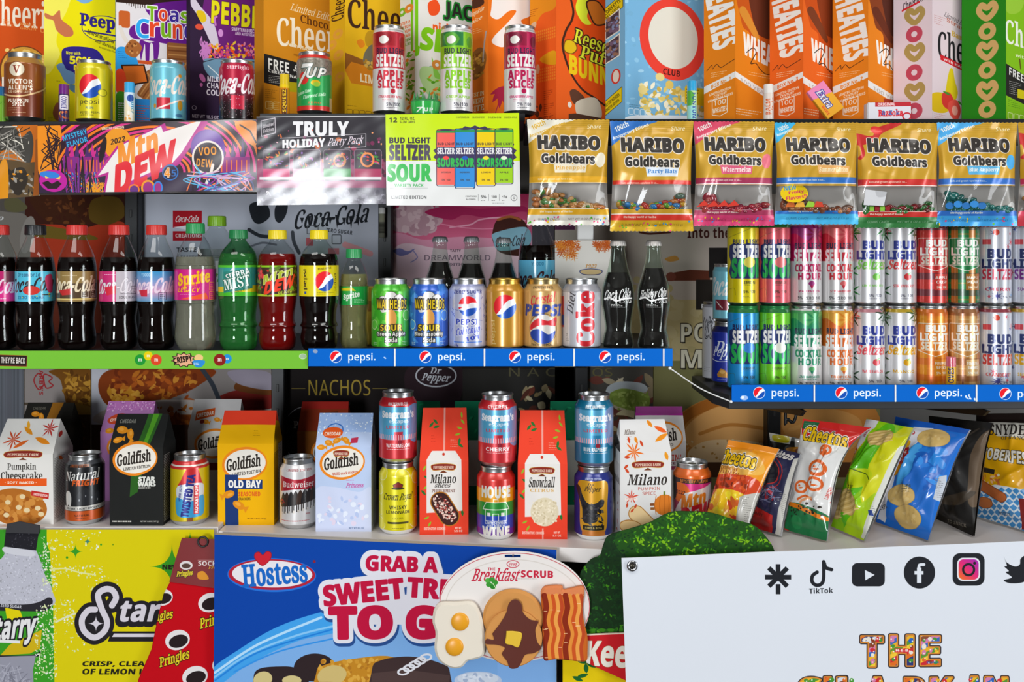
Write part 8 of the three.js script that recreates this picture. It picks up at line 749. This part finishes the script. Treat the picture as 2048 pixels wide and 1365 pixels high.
// breakfast shaped sponges on a round card
{ const D = 1.532, k = D / F, t = thing('sponge_card', 'oval white card holding breakfast shaped scrub sponges', 'sponge set', at(1029, 1327, D)), o = t.position, L2 = (px, py) => [X(px, D) - o.x, Y(py, D) - o.y], back2 = (q) => { const f = clampUV(q); return (x, y) => f((x + o.x) / k + CX, CY - (y + o.y - EYE) / k); };
  const q = art(868, 1096, 1190, 1332, () => { R(860, 1090, 340, 250, '#ddd8d5'); E(1029, 1214, 150, 107, null, 0, '#a83a44', 1.2); E(1029, 1216, 138, 96, null, 0, '#cdc6c0', 2); E(1026, 1129, 12, 7, null, 0, '#a8243a', 1.4); T('Fred', 1026, 1129, 15, 7, '#a8243a', SCRIPT); T('THE', 983, 1139, 15, 6, '#a8243a'); T('Breakfast', 993, 1150, 92, 26, '#a8243a', { ...SCRIPT, b: 0, fat: 0.8 }); T('SCRUB', 1074, 1149, 64, 14, '#a8243a', { fat: 0.6, sl: 0.02 }); fine(1012, 1158, 72, 1, 3, '#a59a96'); for (const [x, y] of [[976, 1162], [984, 1160], [990, 1166], [978, 1170], [986, 1174]]) E(x, y, 6, 5, ['#3f8a3a', '#55a04a', '#2f7a30'][x % 3]); P([986, 1168, 992, 1178], null, '#cfe0b8', 1.4, true); });
  const oval = []; for (let i = 0; i < 72; i++) { const a = i * Math.PI / 36, r = 1 - 0.02 * Math.cos(2 * a); oval.push(L2(1029 + 154 * r * Math.cos(a), 1214 + 111 * Math.sin(a))); } const hole = [[1009, 1110], [1042, 1110], [1042, 1116], [1009, 1116]].map((p) => L2(...p));
  part(t, 'backing_card', slab(oval, 0.002, back2(q), 0.0003, [hole]), printed(q, 'card'), 'white oval card with red lettering');
  const sp = (pts, n = 60) => new THREE.SplineCurve([...pts, pts[0]].map((p) => new THREE.Vector2(...L2(...p)))).getPoints(n).slice(0, -1).map((p) => [p.x, p.y]);
  const sponge = (name, pts, th, z, mat, label) => part(t, name, slab(sp(pts), th, null, 0.004).translate(0, 0, z + th), mat, label);
  const white = plain(0xddd3c3, { roughness: 0.75 }), tan = plain(0xc98a44, { roughness: 0.8 }), syr = plain(0x5a2418, { roughness: 0.35 });
  const egg = sponge('egg_sponge', [[868, 1218], [880, 1202], [912, 1201], [944, 1200], [958, 1216], [966, 1240], [970, 1276], [968, 1306], [952, 1314], [936, 1318], [924, 1330], [904, 1332], [880, 1318], [870, 1294], [872, 1262], [866, 1240]], 0.012, 0.001, white, 'white sponge with two yolks');
  for (const [x, y] of [[921, 1238], [910, 1288]]) { const [a, b] = L2(x, y); part(egg, 'yolk', new THREE.SphereGeometry(0.0148, 24, 12).scale(1, 1, 0.35).translate(a, b, 0.0125), plain(0xe09a1c, { roughness: 0.35 })); }
  const disc = (cx, cy, rx, ry) => { const p = []; for (let i = 0; i < 28; i++) { const a = i * Math.PI / 14; p.push([cx + rx * Math.cos(a), cy + ry * Math.sin(a)]); } return p; };
  const pan = sponge('pancake_sponge', disc(1026, 1232, 60, 56), 0.010, 0.001, tan, 'round tan pancake sponge stack'); const pan2 = part(pan, 'upper_pancake', slab(sp(disc(1027, 1270, 57, 57)), 0.006, null, 0.002).translate(0, 0, 0.016), tan); 
  part(pan, 'syrup', slab(sp([[985, 1260], [1000, 1240], [1012, 1220], [1018, 1200], [1030, 1192], [1042, 1200], [1046, 1218], [1060, 1232], [1076, 1236], [1070, 1252], [1074, 1276], [1082, 1288], [1068, 1298], [1050, 1302], [1042, 1318], [1034, 1328], [1020, 1328], [1014, 1314], [1004, 1300], [1010, 1288], [994, 1282], [972, 1280], [974, 1270], [988, 1272]], 110), 0.0012, null, 0.0004).translate(0, 0, 0.0172), syr); part(pan, 'butter', slab(sp([[1013, 1254], [1028, 1254], [1043, 1258], [1042, 1272], [1036, 1286], [1024, 1282], [1011, 1278], [1012, 1266]], 40), 0.003, null, 0.001).translate(0, 0, 0.0198), plain(0xdcb42c, { roughness: 0.4 }));
  const qb = art(1078, 1164, 1180, 1324, () => { R(1070, 1160, 120, 170, '#b5632c'); R(1070, 1160, 120, 24, '#c98058'); C([1080, 1186, 1120, 1184, 1166, 1186], null, '#dcb08a', 1.6, true); for (const x of [1084, 1126]) { const w = (dx, wd, c) => C([x + dx, 1186, x + dx + 4, 1210, x + dx - 1, 1236, x + dx + 5, 1262, x + dx, 1290, x + dx + 4, 1324], null, c, wd, true); w(4, 11, '#7a2c1a'); w(13, 7, '#cf8a44'); w(20, 6, '#b5522a'); w(28, 8, '#d99a54'); w(35, 7, '#a8482a'); } for (let i = 0; i < 14; i++) P([1086 + rnd(80), 1190 + rnd(125), 1092 + rnd(80), 1190 + rnd(125)].map((v, j, a) => j === 3 ? a[1] : j === 2 ? a[0] + 6 : v), null, '#ecc9a0', 1, true); });
  part(t, 'bacon_sponge', slab(sp([[1081, 1180], [1090, 1170], [1122, 1168], [1126, 1176], [1140, 1174], [1166, 1170], [1166, 1196], [1164, 1216], [1168, 1244], [1174, 1270], [1174, 1300], [1170, 1318], [1136, 1316], [1110, 1314], [1088, 1316], [1086, 1290], [1084, 1260], [1086, 1230], [1082, 1204]], 80), 0.011, back2(qb), 0.003).translate(0, 0, 0.013), printed(qb, 'paper'), 'two wavy bacon strips'); const hk = L2(1026, 1110); part(t, 'hanging_pin', new THREE.CylinderGeometry(0.0014, 0.0014, 0.014, 10).rotateX(Math.PI / 2).translate(hk[0], hk[1], -0.002), M.chrome); }
// red socks on a header card, hung from a black ring
{ const D = 1.642, k = D / F, t = thing('sock_pack', 'red patterned socks on a maroon header card hung from a black ring', 'socks', at(380, 1430, D)), o = t.position, L2 = (px, py) => [X(px, D) - o.x, Y(py, D) - o.y], bk = (q) => { const f = clampUV(q); return (x, y) => f((x + o.x) / k + CX, CY - (y + o.y - EYE) / k); };
  const snack = (x, y, w, rot) => T('Pringles', x, y, w, w * 0.42, '#d3c03a', { f: 'serif', skew: 0.3, rot, st: [['#2a1410', 3]], fat: 0.6 });
  const q = art(256, 1150, 470, 1440, () => { R(250, 1140, 230, 310, '#a30a18'); for (const [x, y, r] of [[326, 1196, 20], [420, 1206, 24], [355, 1281, 25], [390, 1354, 26], [446, 1330, 22]]) { E(x, y, r, r * 0.8, '#dad6d6', -0.3); E(x + 2, y + r * 0.1, r * 0.78, r * 0.5, '#241a1c', -0.3); } snack(318, 1236, 56, -0.2); snack(432, 1242, 66, -0.28); snack(349, 1319, 62, -0.3); snack(412, 1394, 62, -0.3); });
  part(t, 'sock', slab([[341, 1162], [460, 1176], [452, 1260], [432, 1340], [420, 1430], [262, 1430], [276, 1360], [302, 1300], [314, 1240], [326, 1190]].map((p) => L2(...p)), 0.006, bk(q), 0.002), printed(q, 'paper'), 'red knitted sock');
  const q2 = art(330, 1070, 470, 1182, () => { R(320, 1060, 160, 130, '#6e2426'); E(373, 1131, 13, 9, '#d8d2d0'); E(373, 1132, 9, 5, '#4a3428'); snack(370, 1148, 32, -0.1); T('SOCKS', 419, 1127, 44, 9, '#dcd6d4'); T('From', 430, 1135, 24, 6, '#c9a83a', SCRIPT); C([396, 1146, 408, 1143, 418, 1158, 398, 1158], '#c98a24'); R(396, 1120, 60, 1, '#a87a7a'); });
  part(t, 'header_card', slab([[364, 1076], [456, 1080], [452, 1180], [339, 1164]].map((p) => L2(...p)), 0.0012, bk(q2), 0.0002).translate(0, 0, 0.0016), printed(q2, 'gloss')); const h = L2(407, 1083); part(t, 'ring', new THREE.TorusGeometry(0.0085, 0.0016, 10, 28).translate(h[0], h[1], 0.003), M.black); }
scene.traverse((o) => { if (o.isMesh) { o.castShadow = o.receiveShadow = true; } });
for (const s of sheets) { const c = document.createElement('canvas'); c.width = c.height = SHEET; const x = c.getContext('2d'); x.filter = 'saturate(1.18)'; x.drawImage(s.c, 0, 0); s.x.globalCompositeOperation = 'copy'; s.x.drawImage(c, 0, 0); } // inks are a little stronger than drawn
console.log('sheets', sheets.length);
renderer.render(scene, camera);
